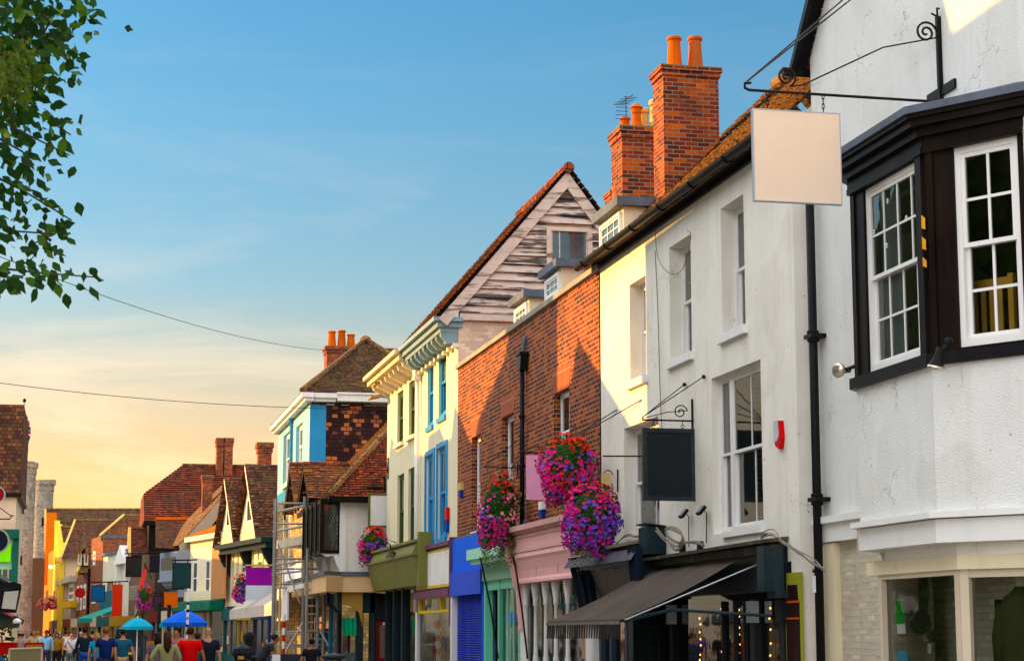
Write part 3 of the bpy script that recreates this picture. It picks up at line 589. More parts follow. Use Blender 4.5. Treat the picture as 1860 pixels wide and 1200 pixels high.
mesh('roof', r, MT['tile_gold'], B)
mesh('ridge_tile', MB().tube([FB.p(-.1, hr + .12, dr), FB.p(B1 * .5, hr + .03, dr), FB.p(B1 + .5, hr + .14, dr)], .13, 10), MT['tile_gold'], B)
gz = zg - .02
gut = MB(); prof = [(.30 + .075 * math.cos(t), gz + .075 * math.sin(t)) for t in [math.pi + k * math.pi / 8 for k in range(9)]]
for (d0, z0), (d1, z1) in zip(prof, prof[1:]): gut.poly(FB.p(-.35, z0, d0), FB.p(B1 + .1, z0, d0), FB.p(B1 + .1, z1, d1), FB.p(-.35, z1, d1)); gut.poly(FB.p(-.35, z0 + .012, d0), FB.p(B1 + .1, z0 + .012, d0), FB.p(B1 + .1, z1 + .012, d1), FB.p(-.35, z1 + .012, d1))
mesh('gutter', gut, MT['black_paint'], B)
for k in range(7):
    s = .2 + k * (B1 - .3) / 6; mesh('gutter_bracket', MB().tube([FB.p(s, gz + .0, .22)] + [FB.p(s, z, d) for d, z in [(.30 + .085 * math.cos(t), gz + .085 * math.sin(t)) for t in [math.pi + q * math.pi / 6 for q in range(7)]]], .012, 5), MT['black_paint'], B)
mesh('soffit_board', MB().fbox(FB, -.3, B1, zg - .02, zg + .0, .002, .22).fbox(FB, -.3, B1, zg - .12, zg - .02, .002, .05), MT['black_paint'], B)
# fascia over the two shops of this house
fs = PM('shop_black', (.014, .018, .022), rough=.35, var=.4, dirt=.4, dcol=(.07, .07, .075))
s_n, s_m = FB.at(1417, 1000, .1)[0], FB.at(1186, 1000, .1)[0]
shp = thing('awning_shopfront', 'black shopfront with fairy lights beneath a brown awning', 'shopfront', FB.p((s_n + s_m) / 2, 0, .1))
mesh('fascia', MB().fbox(FB, s_m, s_n, zf0 - .6, zf0 - .05, -.1, .08), fs, shp)
mesh('cornice', MB().prism([FB.p(s_m - .1, zf0 - .02, 0), FB.p(s_n + .05, zf0 + .02, 0), FB.p(s_n + .05, zf0 - .02, .34), FB.p(s_m - .1, zf0 - .06, .34)], Z * .045).fbox(FB, s_m, s_n, zf0 - .14, zf0 - .04, .08, .22), PM('dusty_black', (.05, .045, .04), dirt=.8, dcol=(.2, .17, .14)), shp)
for s in (s_n - .2, s_m + .02): mesh('console', MB().fbox(FB, s, s + .26, zf0 - .62, zf0 - .06, .08, .34).fbox(FB, s - .02, s + .28, zf0 - .7, zf0 - .62, .0, .2), MT['dark_teal'], shp)
zst = .15
for s in (s_n - .12, s_n - 1.22, s_m + .75, s_m + .1):
    p = mesh('pilaster', MB().fbox(FB, s - .08, s + .08, zst, zf0 - .7, -.12, .06), fs, shp)
    mesh('capital', MB().fbox(FB, s - .11, s + .11, zf0 - 1.0, zf0 - .72, .0, .1), MT['aw_iron'] if s in (s_n - 1.22, s_m + .75) else fs, p)
mesh('stall_riser', MB().fbox(FB, s_m, s_n - 1.2, zst, .75, -.1, .03), fs, shp)
mesh('pane', MB().poly(FB.p(s_m, .75, -.04), FB.p(s_n, .75, -.04), FB.p(s_n, zf0 - .6, -.04), FB.p(s_m, zf0 - .6, -.04)), MT['darkglass'], shp)
for s in (s_n - 2.1, s_n - 2.6, s_n - 1.7): mesh('glazing_bar', MB().fbox(FB, s - .025, s + .025, .75, zf0 - .7, -.06, .01), fs, shp)
mesh('warm_panel', MB().fbox(FB, s_n - .62, s_n - .42, .2, 1.9, -.3, -.25).fbox(FB, s_n - 1.5, s_n - 1.36, .2, 1.9, -.3, -.25), PM('orange_panel', (.6, .16, .04), dirt=.2), shp)
mesh('red_poster', MB().fbox(FB, s_n - 2.05, s_n - 1.8, .9, 1.75, -.12, -.1), PM('poster_red', (.55, .05, .05), dirt=.3, dcol=(.7, .7, .75)), shp)
# interior boards so the shops read dark and deep
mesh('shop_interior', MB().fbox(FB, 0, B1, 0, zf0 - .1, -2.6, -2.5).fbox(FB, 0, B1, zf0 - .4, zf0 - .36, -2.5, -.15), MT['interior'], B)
bulb = emit('warm_bulb', (1, .42, .08), 6.)
lt = []
for x, n in ((1273, 13), (1313, 9), (1343, 11), (1400, 9)):
    s, _ = FB.at(x, 1150, -.1); st = thing('fairy_lights', 'string of warm fairy lights hanging inside the black shop window', 'fairy lights', FB.p(s, zf0 - .75, -.12), 'fairy light strings in the black shop')
    mesh('light_cord', MB().tube([FB.p(s, zf0 - .75, -.12), FB.p(s + .01, 1.5, -.12), FB.p(s, .9, -.12)], .004, 4), MT['cable'], st)
    for k in range(n):
        z = zf0 - .78 - k * 1.35 / n - rnd.random() * .04; q = FB.p(s + rnd.uniform(-.035, .035), z, -.09)
        mesh('bulb', MB().ball(q, .013, .013, .017, 6, 4), bulb, st)
# brown awning, open over the pavement
FW_ = Fc((6.82, 32), (0, -1)); aY0 = onX(1128, 1125, 6.82).y; aY1 = onX(995, 1126, 6.82).y
zfr = onX(1128, 1126, 6.82).z; zbk = zf0 - .2; Xk = XB - .2
aw = thing('shop_awning', 'open brown canvas awning with a fringed valance over the pavement', 'awning', (7.7, 26.5, zfr))
mb = MB(); nn = 16
for i in range(nn):
    u0, u1 = i / nn, (i + 1) / nn
    for j in range(6):
        v0, v1 = j / 6, (j + 1) / 6
        def q(u, v): return V((Xk + (6.82 - Xk) * v, aY1 + (aY0 - aY1) * u, zbk + (zfr - zbk) * v - .05 * math.sin(math.pi * v) + (.012 if (int(u * nn) % 4 == 0) else 0)))
        mb.poly(q(u0, v0), q(u1, v0), q(u1, v1), q(u0, v1))
mesh('canopy_cloth', mb, MT['awning'], aw)
zv = onX(1128, 1161, 6.82).z
vm = MB(); nf = 60
for i in range(nf):
    y0, y1 = aY1 + (aY0 - aY1) * i / nf, aY1 + (aY0 - aY1) * (i + 1) / nf; dx = .012 * (i % 2)
    vm.poly((6.81 - dx, y0, zfr), (6.81 - .012 + dx, y1, zfr), (6.80 - .02 + dx, y1, zv + rnd.uniform(0, .015)), (6.80 - dx, y0, zv + rnd.uniform(0, .015)))
mesh('valance', vm, PM('valance_canvas', (.03, .027, .025), rough=.9, bs=60, var=.4), aw)
tr = MB()
for i in range(46):
    y = aY1 + (aY0 - aY1) * (i + .5) / 46; tr.box((6.785, y - .02, zfr - .05), (.02, 0, 0), (0, .035, 0), (0, 0, .045))
stuffpart(mesh('valance_trim', tr, PM('trim_grey', (.2, .18, .15), dirt=.3), aw))
mesh('front_rail', MB().tube([(6.84, aY1, zfr), (6.84, aY0 - .02, zfr)], .022, 8), MT['iron'], aw)
e1 = FB.p(*FB.at(1375, 1025, .1), .1)
mesh('stay_chain', MB().tube([(6.86, aY0, zfr), e1], .011, 6), MT['aw_iron'], aw)
el = V((7.5, aY0 - .03, zfr + .14)); mesh('folding_arm', MB().tube([(6.86, aY0, zfr - .01), el], .024, 8).tube([el, FB.p(*FB.at(1402, 1118, .1), .1)], .02, 8), MT['dark_teal'], aw)
# folded navy canopy on the farther shop
sh2 = thing('navy_shopfront', 'dark shopfront with a folded navy canopy between pink shop and brown awning', 'shopfront', FB.p(1.5, 0, .1))
sB0, sB1 = .02, s_m - .12; zf_n = zf0; zf0 = zf0 + .3
mesh('fascia', MB().fbox(FB, sB0, sB1, zf0 - .75, zf0 - .1, -.1, .12), MT['dark_teal'], sh2)
mesh('lead_ledge', MB().prism([FB.p(sB0 - .2, zf0 - .06, 0), FB.p(sB1 + .05, zf0 - .02, 0), FB.p(sB1 + .05, zf0 - .1, .5), FB.p(sB0 - .2, zf0 - .14, .5)], Z * .05), PM('dusty_ledge', (.22, .19, .15), dirt=.8, dcol=(.05, .05, .05)), sh2)
mesh('end_post', MB().fbox(FB, sB1 - .25, sB1 + .02, .15, zf0 - .1, -.05, .4), MT['dark_teal'], sh2)
mesh('speaker_box', MB().fbox(FB, sB1 + .02, sB1 + .5, zf0 - .25, zf0 + .16, .0, .3).prism([FB.p(sB1, zf0 + .16, 0), FB.p(sB1 + .52, zf0 + .16, 0), FB.p(sB1 + .52, zf0 + .2, .33), FB.p(sB1, zf0 + .2, .33)], Z * .02), MT['dark_teal'], sh2)
cn_ = thing('folded_canopy', 'folded navy blue fabric canopy below a dusty ledge', 'canopy', FB.p(1.4, zf0 - .9, .4))
FK = FB.off(.45); ks0, ks1 = FK.at(1036, 1040)[0], FK.at(1160, 1040)[0]; kz1, kz0 = zf0 - .16, zf0 - .34
def cloth(F, s0, s1, z0, z1, d, amp, n, m, par, name='cloth_fold', lean=0):
    mb = MB(); pts = [(s0 + (s1 - s0) * i / n, d + amp * (math.sin(i * 2.1) + .6 * math.sin(i * 1.17 + 1))) for i in range(n + 1)]
    for (a0, d0), (a1, d1) in zip(pts, pts[1:]): mb.poly(F.p(a0, z0, d0 + lean), F.p(a1, z0, d1 + lean), F.p(a1, z1, d1), F.p(a0, z1, d0))
    return mesh(name, mb, m, par)
cloth(FB, ks0, ks1, kz0, kz1, .45, .008, 40, PM('grey_cloth', (.10, .10, .13), rough=.7, var=.3, bs=20, bstr=.5), cn_, 'head_cloth', lean=.12)
cloth(FB, ks0, ks0 + .5, zf0 - 1.12, kz1, .46, .03, 18, MT['navy_cloth'], cn_, lean=-.22); cloth(FB, ks0 + .3, ks0 + .75, zf0 - 1.0, kz0, .3, .04, 16, MT['navy_cloth'], cn_, lean=-.1)
cloth(FB, ks1 - .35, ks1 + .15, zf0 - .85, kz1, .48, .04, 16, MT['navy_cloth'], cn_, lean=-.05); cloth(FB, ks1 - .2, ks1 + .1, zf0 - 1.3, kz0 - .3, .2, .03, 12, MT['navy_cloth'], cn_)
mesh('grey_lining', MB().prism([FB.p(ks0 + .5, zf0 - .36, .42), FB.p(ks1 - .2, zf0 - .36, .42), FB.p(ks1 - .2, zf0 - .42, .2), FB.p(ks0 + .5, zf0 - .42, .2)], Z * .04), PM('lining_grey', (.2, .2, .24), rough=.8), cn_)
mesh('shop_sign_board', MB().prism([FB.p(ks0 + .8, zf0 - .4, .28), FB.p(ks1 - .4, zf0 - .4, .28), FB.p(ks1 - .3, zf0 - .95, .1), FB.p(ks0 + .9, zf0 - .95, .1)], FB.N * .03), PM('bronze_dark', (.05, .042, .035), rough=.25), sh2)
mesh('pane', MB().poly(FB.p(.1, .6, -.03), FB.p(sB1, .6, -.03), FB.p(sB1, zf0 - .75, -.03), FB.p(.1, zf0 - .75, -.03)), MT['darkglass'], sh2)
for s in (.08, .75, 1.7, sB1 - .05): mesh('pilaster', MB().fbox(FB, s - .06, s + .06, .15, zf0 - .75, -.08, .05), PM('slate_paint', (.05, .07, .1), dirt=.3), sh2)
mesh('stall_riser', MB().fbox(FB, .1, sB1, .15, .6, -.08, .02), MT['dark_teal'], sh2)
mesh('teal_door', MB().fbox(FB, .85, 1.6, .15, 2.0, -.3, -.25), PM('teal_door', (.03, .16, .17), dirt=.2), sh2); mesh('yellow_post', MB().fbox(FB, .62, .68, .3, 2., -.2, -.15), PM('mustard', (.55, .33, .04)), sh2)
zf0 = zf_n
# floodlights, alarm box, cables, banner on the white house
def flood(x, y, label):
    p = FB.p(*FB.at(x, y, .12), .12); t = thing('floodlight', label, 'floodlight', p)
    d = V((-.55, -.2, .45)).normalized(); u = V((0, 1, 0)); v = d.cross(u).normalized()
    mesh('lamp_housing', MB().box(p - u * .085 - v * .07 - d * .03, u * .17, v * .14, d * .05), MT['black_paint'], t)
    mesh('lamp_glass', MB().box(p - u * .07 - v * .055 + d * .021, u * .14, v * .11, d * .004), PM('led_face', (.3, .33, .36), rough=.15), t)
    mesh('mounting_arm', MB().tube([p + u * -.1, p + u * -.1 - Z * .05 + V((.05, 0, 0)), FB.p(*FB.at(x + 10, y + 60, .03), .03)], .008, 5).fbox(FB, FB.at(x, y)[0] - .0, FB.at(x, y)[0] + .1, p.z - .56, p.z - .42, 0, .07), MT['black_paint'], t)
flood(1241, 932, 'small floodlight above the dark box left of the brown awning')
flood(1273, 926, 'small black floodlight beside the large sash window')
al = FB.p(*FB.at(1420, 785, .0), 0); ab = thing('alarm_box', 'white and red alarm box on the white wall by the drainpipe', 'alarm box', al)
mesh('white_half', MB().prism([al + V((0, .11, -.11)), al + V((0, .11, .15)), al + V((0, -.04, .15)), al + V((0, -.06, -.05)), al + V((0, .01, -.11))], (-.07, 0, 0)), PM('alarm_white', (.52, .58, .66), dirt=.1), ab)
mesh('red_half', MB().prism([al + V((0, -.04, .15)), al + V((0, -.08, .14)), al + V((0, -.11, -.08)), al + V((0, -.06, -.22)), al + V((0, .07, -.17)), al + V((0, .1, -.112)), al + V((0, .01, -.112)), al + V((0, -.06, -.05))], (-.065, 0, 0)), PM('alarm_red', (.55, .01, .015), rough=.35, dirt=.1), ab)
def cables(name, label, pts_px, X, r=.008, n=1, jit=.06, group=None):
    t = None
    for k in range(n):
        P = [onX(x, y, X) + V((rnd.uniform(-.03, 0), rnd.uniform(-jit, jit), rnd.uniform(-jit, jit)) if n > 1 else (0, 0, 0)) for x, y in pts_px]
        # smooth the polyline
        for _ in range(2):
            Q = [P[0]]
            for a_, b_ in zip(P, P[1:]): Q += [a_ * .75 + b_ * .25, a_ * .25 + b_ * .75]
            P = Q + [P[-1]]
        mb = MB().tube(P, r, 4)
        if n == 1 or t is None:
            t = tag(mesh(name, mb, MT['cable'], loc=P[0]), label, 'cable', group)
        else: mesh('loose_strand', mb, MT['cable'], t)
cables('telephone_cable', 'thin dark cable looping under the gutter and past the second upper sash', [(1190, 415), (1193, 470), (1215, 500), (1240, 495), (1252, 450), (1256, 425), (1248, 418)], XB - .06, .007)
cables('telephone_cable', 'thin dark cable running straight down the white wall left of the second sash', [(1190, 455), (1195, 560), (1198, 680), (1202, 790)], XB - .03, .008)
cables('cable_tangle', 'tangle of pale cables draped over the dark box above the navy canopy', [(1195, 960), (1215, 985), (1232, 1000), (1245, 980), (1230, 960), (1205, 955), (1225, 990), (1265, 985), (1280, 990)], XB - .3, .009, 5, .05)
cables('cable_tangle', 'loose grey cables running from the awning fascia end across to the drainpipe', [(1385, 975), (1405, 962), (1420, 985), (1450, 1000), (1480, 1020), (1500, 1035)], XB - .12, .008, 4, .05)
cables('cable_tangle', 'thin cables lying on the dusty ledge above the navy canopy', [(1120, 985), (1140, 968), (1160, 972), (1185, 966), (1170, 980), (1140, 990)], XB - .25, .007, 4, .04)
bn = FB.win(1425, 1455, 1038, 1210, .02)
t = thing('wall_banner', 'tall dark painted banner with a yellow green border by the drainpipe', 'banner', FB.p((bn[0] + bn[1]) / 2, bn[2], .02))
mesh('banner_board', MB().fbox(FB, bn[0], bn[1], bn[2], bn[3], .0, .03), PM('banner_green', (.35, .36, .08), dirt=.6, dcol=(.05, .03, .01)), t)
mesh('dark_panel', MB().fbox(FB, bn[0] + .06, bn[1] - .05, bn[2], bn[3] - .35, .03, .033).prism([FB.p(bn[0] + .09, bn[3] - .35, .03), FB.p(bn[1] - .08, bn[3] - .35, .03), FB.p(bn[1] - .12, bn[3] - .15, .03), FB.p(bn[0] + .12, bn[3] - .15, .03)], FB.N * .003), PM('banner_dark', (.02, .008, .008), dirt=.2), t)
mesh('red_trim', MB().fbox(FB, bn[0] + .07, bn[1] - .06, bn[3] - .37, bn[3] - .345, .033, .036).fbox(FB, bn[0] + .07, bn[1] - .06, bn[3] - .57, bn[3] - .55, .033, .036), PM('banner_orange', (.6, .12, .03), dirt=.2), t)
# chimneys and dormer on the tiled roof
Yc1 = 31.0
c1, xa, xb, zt1 = chimney(B, 1207, 1308, 118, 330, Yc1, .62, MT['chimney_brick'], band=.09)
for u, m, x in ((.3, MT['terracotta'], 1234), (.72, MT['sooty_pot'], 1272)):
    pot(c1, onY(x, 118, Yc1).x, Yc1 + .28, zt1, (118 - (50 if x == 1234 else 47)) / 3500 * Yc1, 15.5 / 3500 * Yc1, m)
Yc2 = 33.5
c2, xa, xb, zt2 = chimney(B, 1131, 1207, 228, 390, Yc2, .75, MT['chimney_brick'], band=.11)
for x, m, k, tp in ((1150, MT['terracotta'], 2, 196), (1166, MT['terracotta'], 1, 173), (1185, MT['buff_pot'], 2, 176), (1199, MT['buff_pot'], 2, 163)):
    pot(c2, onY(x, 228, Yc2).x, Yc2 + .35 + (.2 if x in (1150, 1185) else 0), zt2, (228 - tp) / 3500 * Yc2, 11 / 3500 * Yc2, m, k)
an = onY(1137, 226, Yc2 + .5)
ta = thing('television_aerial', 'dark comb shaped television aerial beside the chimney pots', 'aerial', an)
mesh('mast', MB().tube([an, an + Z * .55], .012, 5), MT['iron'], ta)
mb = MB()
mb.tube([an + V((.06, -.3, .5)), an + V((-.02, .3, .48))], .008, 4)
for k in range(6):
    for zz2 in (0,): 
        q = an + V((.05 - .012 * k, -.28 + .11 * k, .45)); mb.tube([q + V((-.16, 0, 0)), q + V((.1, 0, 0))], .006, 4)
for k in range(5): mb.tube([an + V((-.2, 0, .1 + k * .075)), an + V((.05, 0, .1 + k * .075))], .006, 4)
mesh('aerial_rods', mb, MT['iron'], ta)
def dormer(par, x0, x1, yt, yb, Y, dep, name='dormer', wm=None):
    """a small flat roofed dormer: the pixels span its camera-facing cheek; its window looks over the street"""
    a, b = onY(x0, yb, Y), onY(x1, yb, Y); zt = onY(x0, yt, Y).z; z0 = a.z - .2; Ld = dep
    d = mesh(name, MB().box((a.x + .05, Y, z0), (b.x - a.x + 1.2, 0, 0), (0, Ld, 0), (0, 0, zt - z0 - .1)), MT['cream_wall'], par)
    mesh('dormer_roof', MB().box((a.x - .1, Y - .12, zt - .12), (b.x - a.x + 1.4, 0, 0), (0, Ld + .24, 0), (0, 0, .16)), MT['lead'], d)
    FD = Fc((a.x + .05, Y + Ld), (0, -1)); sash(d, FD, (.08, Ld - .08, z0 + .3, zt - .2), MT['white_paint'], cols=3, rows=(0, 2), rec=-.06, name='dormer_window')
    return d
dormer(B, 1128, 1190, 362, 440, 31.6, 1.5)
# ================================================================== opposite side of the street (unseen, outlines shaped to shade the lower walls)
XO = -3.3
def opp(name, label, prof, dep, m=None, split=None):
    """prof: outline of the shadow edge on the far facades as (Y, z); the house front stands where the sun puts that shadow"""
    dx = 8.6 - XO; P = [(y + KY * dx, z + MZ * dx) for y, z in prof]
    t = thing(name, label, 'house', (XO, (P[0][0] + P[-1][0]) / 2, 0))
    pts = [V((XO, P[0][0], 0))] + [V((XO, y, z)) for y, z in P] + [V((XO, P[-1][0], 0))]
    mesh('wall', MB().prism(pts, (-dep, 0, 0)), m or MT['cream_wall'], t)
    r = MB()
    for (y0, z0), (y1, z1) in zip(P, P[1:]):
        if abs(y1 - y0) > .3: r.prism([V((XO + .02, y0, z0 + .004)), V((XO + .02, y1, z1 + .004)), V((XO + .02, y1, z1 + .06)), V((XO + .02, y0, z0 + .06))], (-dep - .04, 0, 0))
    mesh('roof', r, MT['tile_brown'], t); return t
opp('opposite_shade_house', 'unseen house across the street, made dark green for the bay reflections', [(8, 8.1), (18.5, 8.0), (22.9, 7.9), (29.15, 7.75)], 5, leafy('dark_reflect_green', (.012, .03, .008), (.09, .12, .03), .7, 5.))  # green made up to give dark reflections in the bay panes
opp('opposite_shade_slab', 'unseen thin slab across the street, added to shade the upper wall', [(18.6, 8.05), (18.9, 8.8), (19.2, 10.6), (23.0, 10.6), (23.3, 8.0)], .3)  # thin unseen slab added to shade the near gable wall
opp('opposite_shade_house', 'unseen white catslide house across the street, shaped for its shadow on the brick', [(29.4, 4.55), (33.5, 6.86), (34.05, 6.1), (35.35, 6.1)], 5, MT['white_wall'])  # white walls chosen to bounce light across the street
opp('opposite_shade_house', 'unseen thin dark green front across the street, shaped to cast shade', [(35.36, 8.2), (35.8, 8.6), (35.82, 6.9), (36.1, 6.9), (36.14, 8.7), (37.6, 9.6), (39.8, 7.35), (42.6, 6.35), (43.3, 5.4)], .5, bpy.data.materials['dark_reflect_green'])  # thin front shaped for its shadow, green added to darken pane reflections
opp('opposite_shade_house', 'unseen low cream house across the street, gables shaped for their shadow', [(43.32, 5.9), (45.0, 6.4), (45.5, 7.05), (45.9, 6.3), (47.4, 6.2), (47.5, 6.7), (49.2, 6.65), (49.3, 6.2), (51.4, 6.3), (51.5, 6.8), (54.8, 6.7), (55.4, 7.3), (55.9, 6.6), (57.5, 6.4)], 5)
opp('opposite_shade_house', 'unseen low white house across the street, top shaped for its shadow', [(57.52, 6.3), (60, 6.1), (62, 5.4), (64.5, 5.2)], 4, MT['white_wall'])
for y0, y1, x, z, l in ((93, 131, -4.4, 9.6, 'near'), (131.2, 172, -6.0, 9.2, 'far')):
    t = thing('shade_row_house', 'plain cream house beyond the tile hung house, %s the stone tower' % ('well short of' if l == 'near' else 'next to'), 'house', (x, y0, 0))  # hidden row added to shade the far ground floors
    mesh('wall', MB().box((x - 6, y0, 0), (6, 0, 0), (0, y1 - y0, 0), (0, 0, z - 1)), MT['cream_wall'], t); mesh('roof', MB().prism([(x + .2, y0, z - 1), (x - 3, y0, z + .6), (x - 6.2, y0, z - 1)], (0, y1 - y0, 0)), MT['tile_brown'], t)
# ================================================================== C: the brick house
XC = 8.6; FC_ = Fc((XC, 45.1), (0, -1)); C1 = 13.18
Cb = thing('brick_house', 'red brick house with a stone coped parapet and three roof dormers', 'house', (XC, 38, 0))
zp0 = FC_.at(1000, 553)[1]; zcb = FC_.at(960, 962)[1]
CW = [FC_.win(857, 873, 787, 962), FC_.win(912, 933, 748, 930), FC_.win(1006, 1034, 702, 850)]
CW = [(a, b, c if i == 2 else max(c, zcb + .12), e) for i, (a, b, c, e) in enumerate(CW)]
mb = MB(); wall(mb, FC_, 0, C1, zcb - .5, zp0, CW, .16); shell(mb, FC_, 0, C1, 0, zp0 - .2, 7)
mb.poly(FC_.p(0, zp0, -.3), FC_.p(C1, zp0, -.3), FC_.p(C1, zp0 - .6, -.3), FC_.p(0, zp0 - .6, -.3)); mesh('wall', mb, MT['brick'], Cb)
mesh('parapet_coping', MB().fbox(FC_, -.02, C1 + .0, zp0, zp0 + .1, -.34, .07), PM('coping_stone', (.34, .32, .27), rough=.85, var=.3, dirt=.6, dcol=(.2, .16, .05), bs=25, bstr=.4), Cb)
r = MB(); slope(r, FC_.p(0, zp0 - .25, -.34), FC_.p(C1, zp0 - .25, -.34), FC_.p(C1, zp0 + 2.1, -3.6), FC_.p(0, zp0 + 2.1, -3.6)); slope(r, FC_.p(C1, zp0 - .25, -7), FC_.p(0, zp0 - .25, -7), FC_.p(0, zp0 + 2.1, -3.6), FC_.p(C1, zp0 + 2.1, -3.6), tile=.5, course=.3)
mesh('roof', r, MT['tile_red'], Cb)
for i, op in enumerate(CW):
    a, b, c, e = op; w = sash(Cb, FC_, op, MT['white_paint'], cols=2 if i else 1, rows=(1, 1), rec=.13, fw=.06, sill=.03, curtain=(MT['cream_curtain'] if i != 1 else MT['curtain'], 'full' if i == 0 else 'sides'))
    mesh('lintel', MB().prism([FC_.p(a - .02, e - .0, 0), FC_.p(b + .02, e, 0), FC_.p(b + .16, e + .45, 0), FC_.p(a - .16, e + .45, 0)], FC_.N * .006), MT['rubbed'], Cb)
dormer(Cb, 1016, 1072, 474, 540, 36.2, 1.3); dormer(Cb, 957, 1012, 530, 590, 39.0, 1.3)
pd = FC_.p(FC_.at(957, 700)[0], 0, .1); dp = thing('drainpipe', 'black drainpipe with a hopper head on the red brick wall', 'drainpipe', pd)
zh1 = FC_.at(957, 672)[1]
mesh('pipe', MB().tube([pd + Z * (zcb - .1), pd + Z * zh1], .05, 8), MT['black_paint'], dp, smooth=True)
mesh('hopper_head', MB().prism([pd + V((-.07, -.12, zh1)), pd + V((-.07, .12, zh1)), pd + V((-.07, .19, zh1 + .3)), pd + V((-.07, -.19, zh1 + .3))], (.16, 0, 0)).box(pd + V((-.1, -.21, zh1 + .3)), (.2, 0, 0), (0, .42, 0), (0, 0, .05)), MT['black_paint'], dp)
mesh('swan_neck', MB().tube([pd + Z * (zh1 + .3), pd + V((.05, 0, zh1 + .6)), pd + V((.09, -.02, zp0 - .3))], .045, 7), MT['lead'], dp)
for y in (760, 850): mesh('pipe_collar', MB().lathe(pd + Z * FC_.at(957, y)[1], [(.055, 0), (.07, .01), (.07, .07), (.055, .08)], 10), MT['black_paint'], dp)
al1 = FC_.p(*FC_.at(842, 882), 0)
def bellbox(F, x, y, label, c1, c2, hh=.34):
    s, z = F.at(x, y); t = thing('alarm_box', label, 'alarm box', F.p(s, z, 0))
    mesh('upper_half', MB().fbox(F, s - .14, s + .14, z, z + hh / 2, 0, .08), c1, t); mesh('lower_half', MB().prism([F.p(s - .14, z, 0), F.p(s + .14, z, 0), F.p(s + .08, z - hh / 2, 0), F.p(s - .08, z - hh / 2, 0)], F.N * .07), c2, t)
bx, bl_ = PM('alarm_buff', (.66, .48, .2), dirt=.1), PM('alarm_blue', (.02, .05, .3), dirt=.1)
bellbox(FC_, 840, 890, 'buff and blue alarm box on brick at the far end of the brick house', bx, bl_)
bellbox(FC_, 988, 925, 'white and blue alarm box on brick beneath the pink sign', MT['white_paint'], bl_, .3)
# ---- pink shopfront
pink = PM('pink_paint', (.86, .52, .52), rough=.4, var=.07, dirt=.18, dcol=(.4, .2, .2), bstr=.05)
XP = 8.28; FP_ = Fc((XP, 45.1), (0, -1)); FPw = Fc((8.5, 45.1), (0, -1))
s0, zt0 = FP_.at(930, 968); s1 = 45.1 - 32.0; z_a = FP_.at(1010, 950)[1]
pk = thing('pink_shopfront', 'pale pink shopfront with a deep coved fascia and white turned columns', 'shopfront', FPw.p((s0 + s1) / 2, 0))
zl = FP_.at(1000, 1052)[1]
mesh('cornice', MB().fbox(FP_, s0 - .1, s1, z_a + .0, z_a + .1, -.3, .14).fbox(FP_, s0 - .04, s1, z_a - .05, z_a, -.3, .06), PM('pink_cornice', (.66, .42, .40), dirt=.5), pk)
mesh('signboard', MB().fbox(FP_, s0, s1 - .3, z_a - .42, z_a - .05, -.3, .0), pink, pk)
mesh('sign_moulding', MB().fbox(FP_, s0 + .08, s1 - .4, z_a - .4, z_a - .34, 0, .025).fbox(FP_, s0 + .08, s1 - .4, z_a - .13, z_a - .08, 0, .025), PM('pink_light', (.78, .5, .48), rough=.4), pk)
cv = MB(); ks = [(0, z_a - .42), (.02, z_a - .5), (-.02, z_a - .56), (-.08, z_a - .75), (-.1, zl + .1), (-.06, zl + .05), (-.06, zl)]
for (d0, z0), (d1, z1) in zip(ks, ks[1:]): cv.poly(FP_.p(s0 + .1, z0, d0), FP_.p(s1 - .3, z0, d0), FP_.p(s1 - .3, z1, d1), FP_.p(s0 + .1, z1, d1))
for s in (s0 + .1, s1 - .3): cv.poly(*[FP_.p(s, z, d) for d, z in ks], FP_.p(s, zl, -.4), FP_.p(s, z_a - .42, -.4))
cv.poly(FP_.p(s0 + .1, zl, -.06), FP_.p(s1 - .3, zl, -.06), FP_.p(s1 - .3, zl, -.4), FP_.p(s0 + .1, zl, -.4))
mesh('coved_fascia', cv, pink, pk)
for k in (.33, .66): mesh('fascia_joint', MB().fbox(FP_, s0 + .1 + (s1 - s0 - .4) * k, s0 + .108 + (s1 - s0 - .4) * k, zl + .12, z_a - .56, -.07, -.062), PM('pink_joint', (.4, .2, .2)), pk)
mesh('scroll_bracket', MB().prism([FP_.p(s0 - .12, z_a + .0, .1), FP_.p(s0 - .12, z_a - .5, .12), FP_.p(s0 - .12, z_a - .62, .03), FP_.p(s0 - .12, zl + .1, -.02), FP_.p(s0 - .12, zl - .2, -.1), FP_.p(s0 - .12, zl - .9, -.16), FP_.p(s0 - .12, zl - .9, -.22), FP_.p(s0 - .12, z_a, -.22)], FP_.T * .2), pink, pk)
mesh('blue_slab', MB().fbox(FC_, FC_.at(962, 945)[0], FC_.at(1016, 945)[0], zcb - .03, zcb + .12, .0, .05), MT['lead'], pk)
for i, s in enumerate((s0 + .25, s0 + 1.05, s0 + 1.9, s0 + 2.7, s0 + 3.6, s1 - .35)):
    q = FPw.p(s, 0, -.02); mesh('turned_column', MB().lathe(q, [(.06, .2), (.06, 1.2), (.045, 1.25), (.04, 1.7), (.035, zl - .45), (.06, zl - .42), (.05, zl - .36), (.075, zl - .2), (.09, zl - .1), (.1, zl)], 10), MT['white_paint'], pk, smooth=True)
mesh('pane', MB().poly(FPw.p(s0 + .2, .5, -.1), FPw.p(s1 - .3, .5, -.1), FPw.p(s1 - .3, zl, -.1), FPw.p(s0 + .2, zl, -.1)), MT['shopglass'], pk)
mesh('end_pilaster', MB().fbox(FPw, s0 - .15, s0 + .18, .12, zl - .2, -.2, .02).fbox(FPw, s1 - .8, s1 - .28, .12, zl - .02, -.2, -.03), MT['white_paint'], pk)
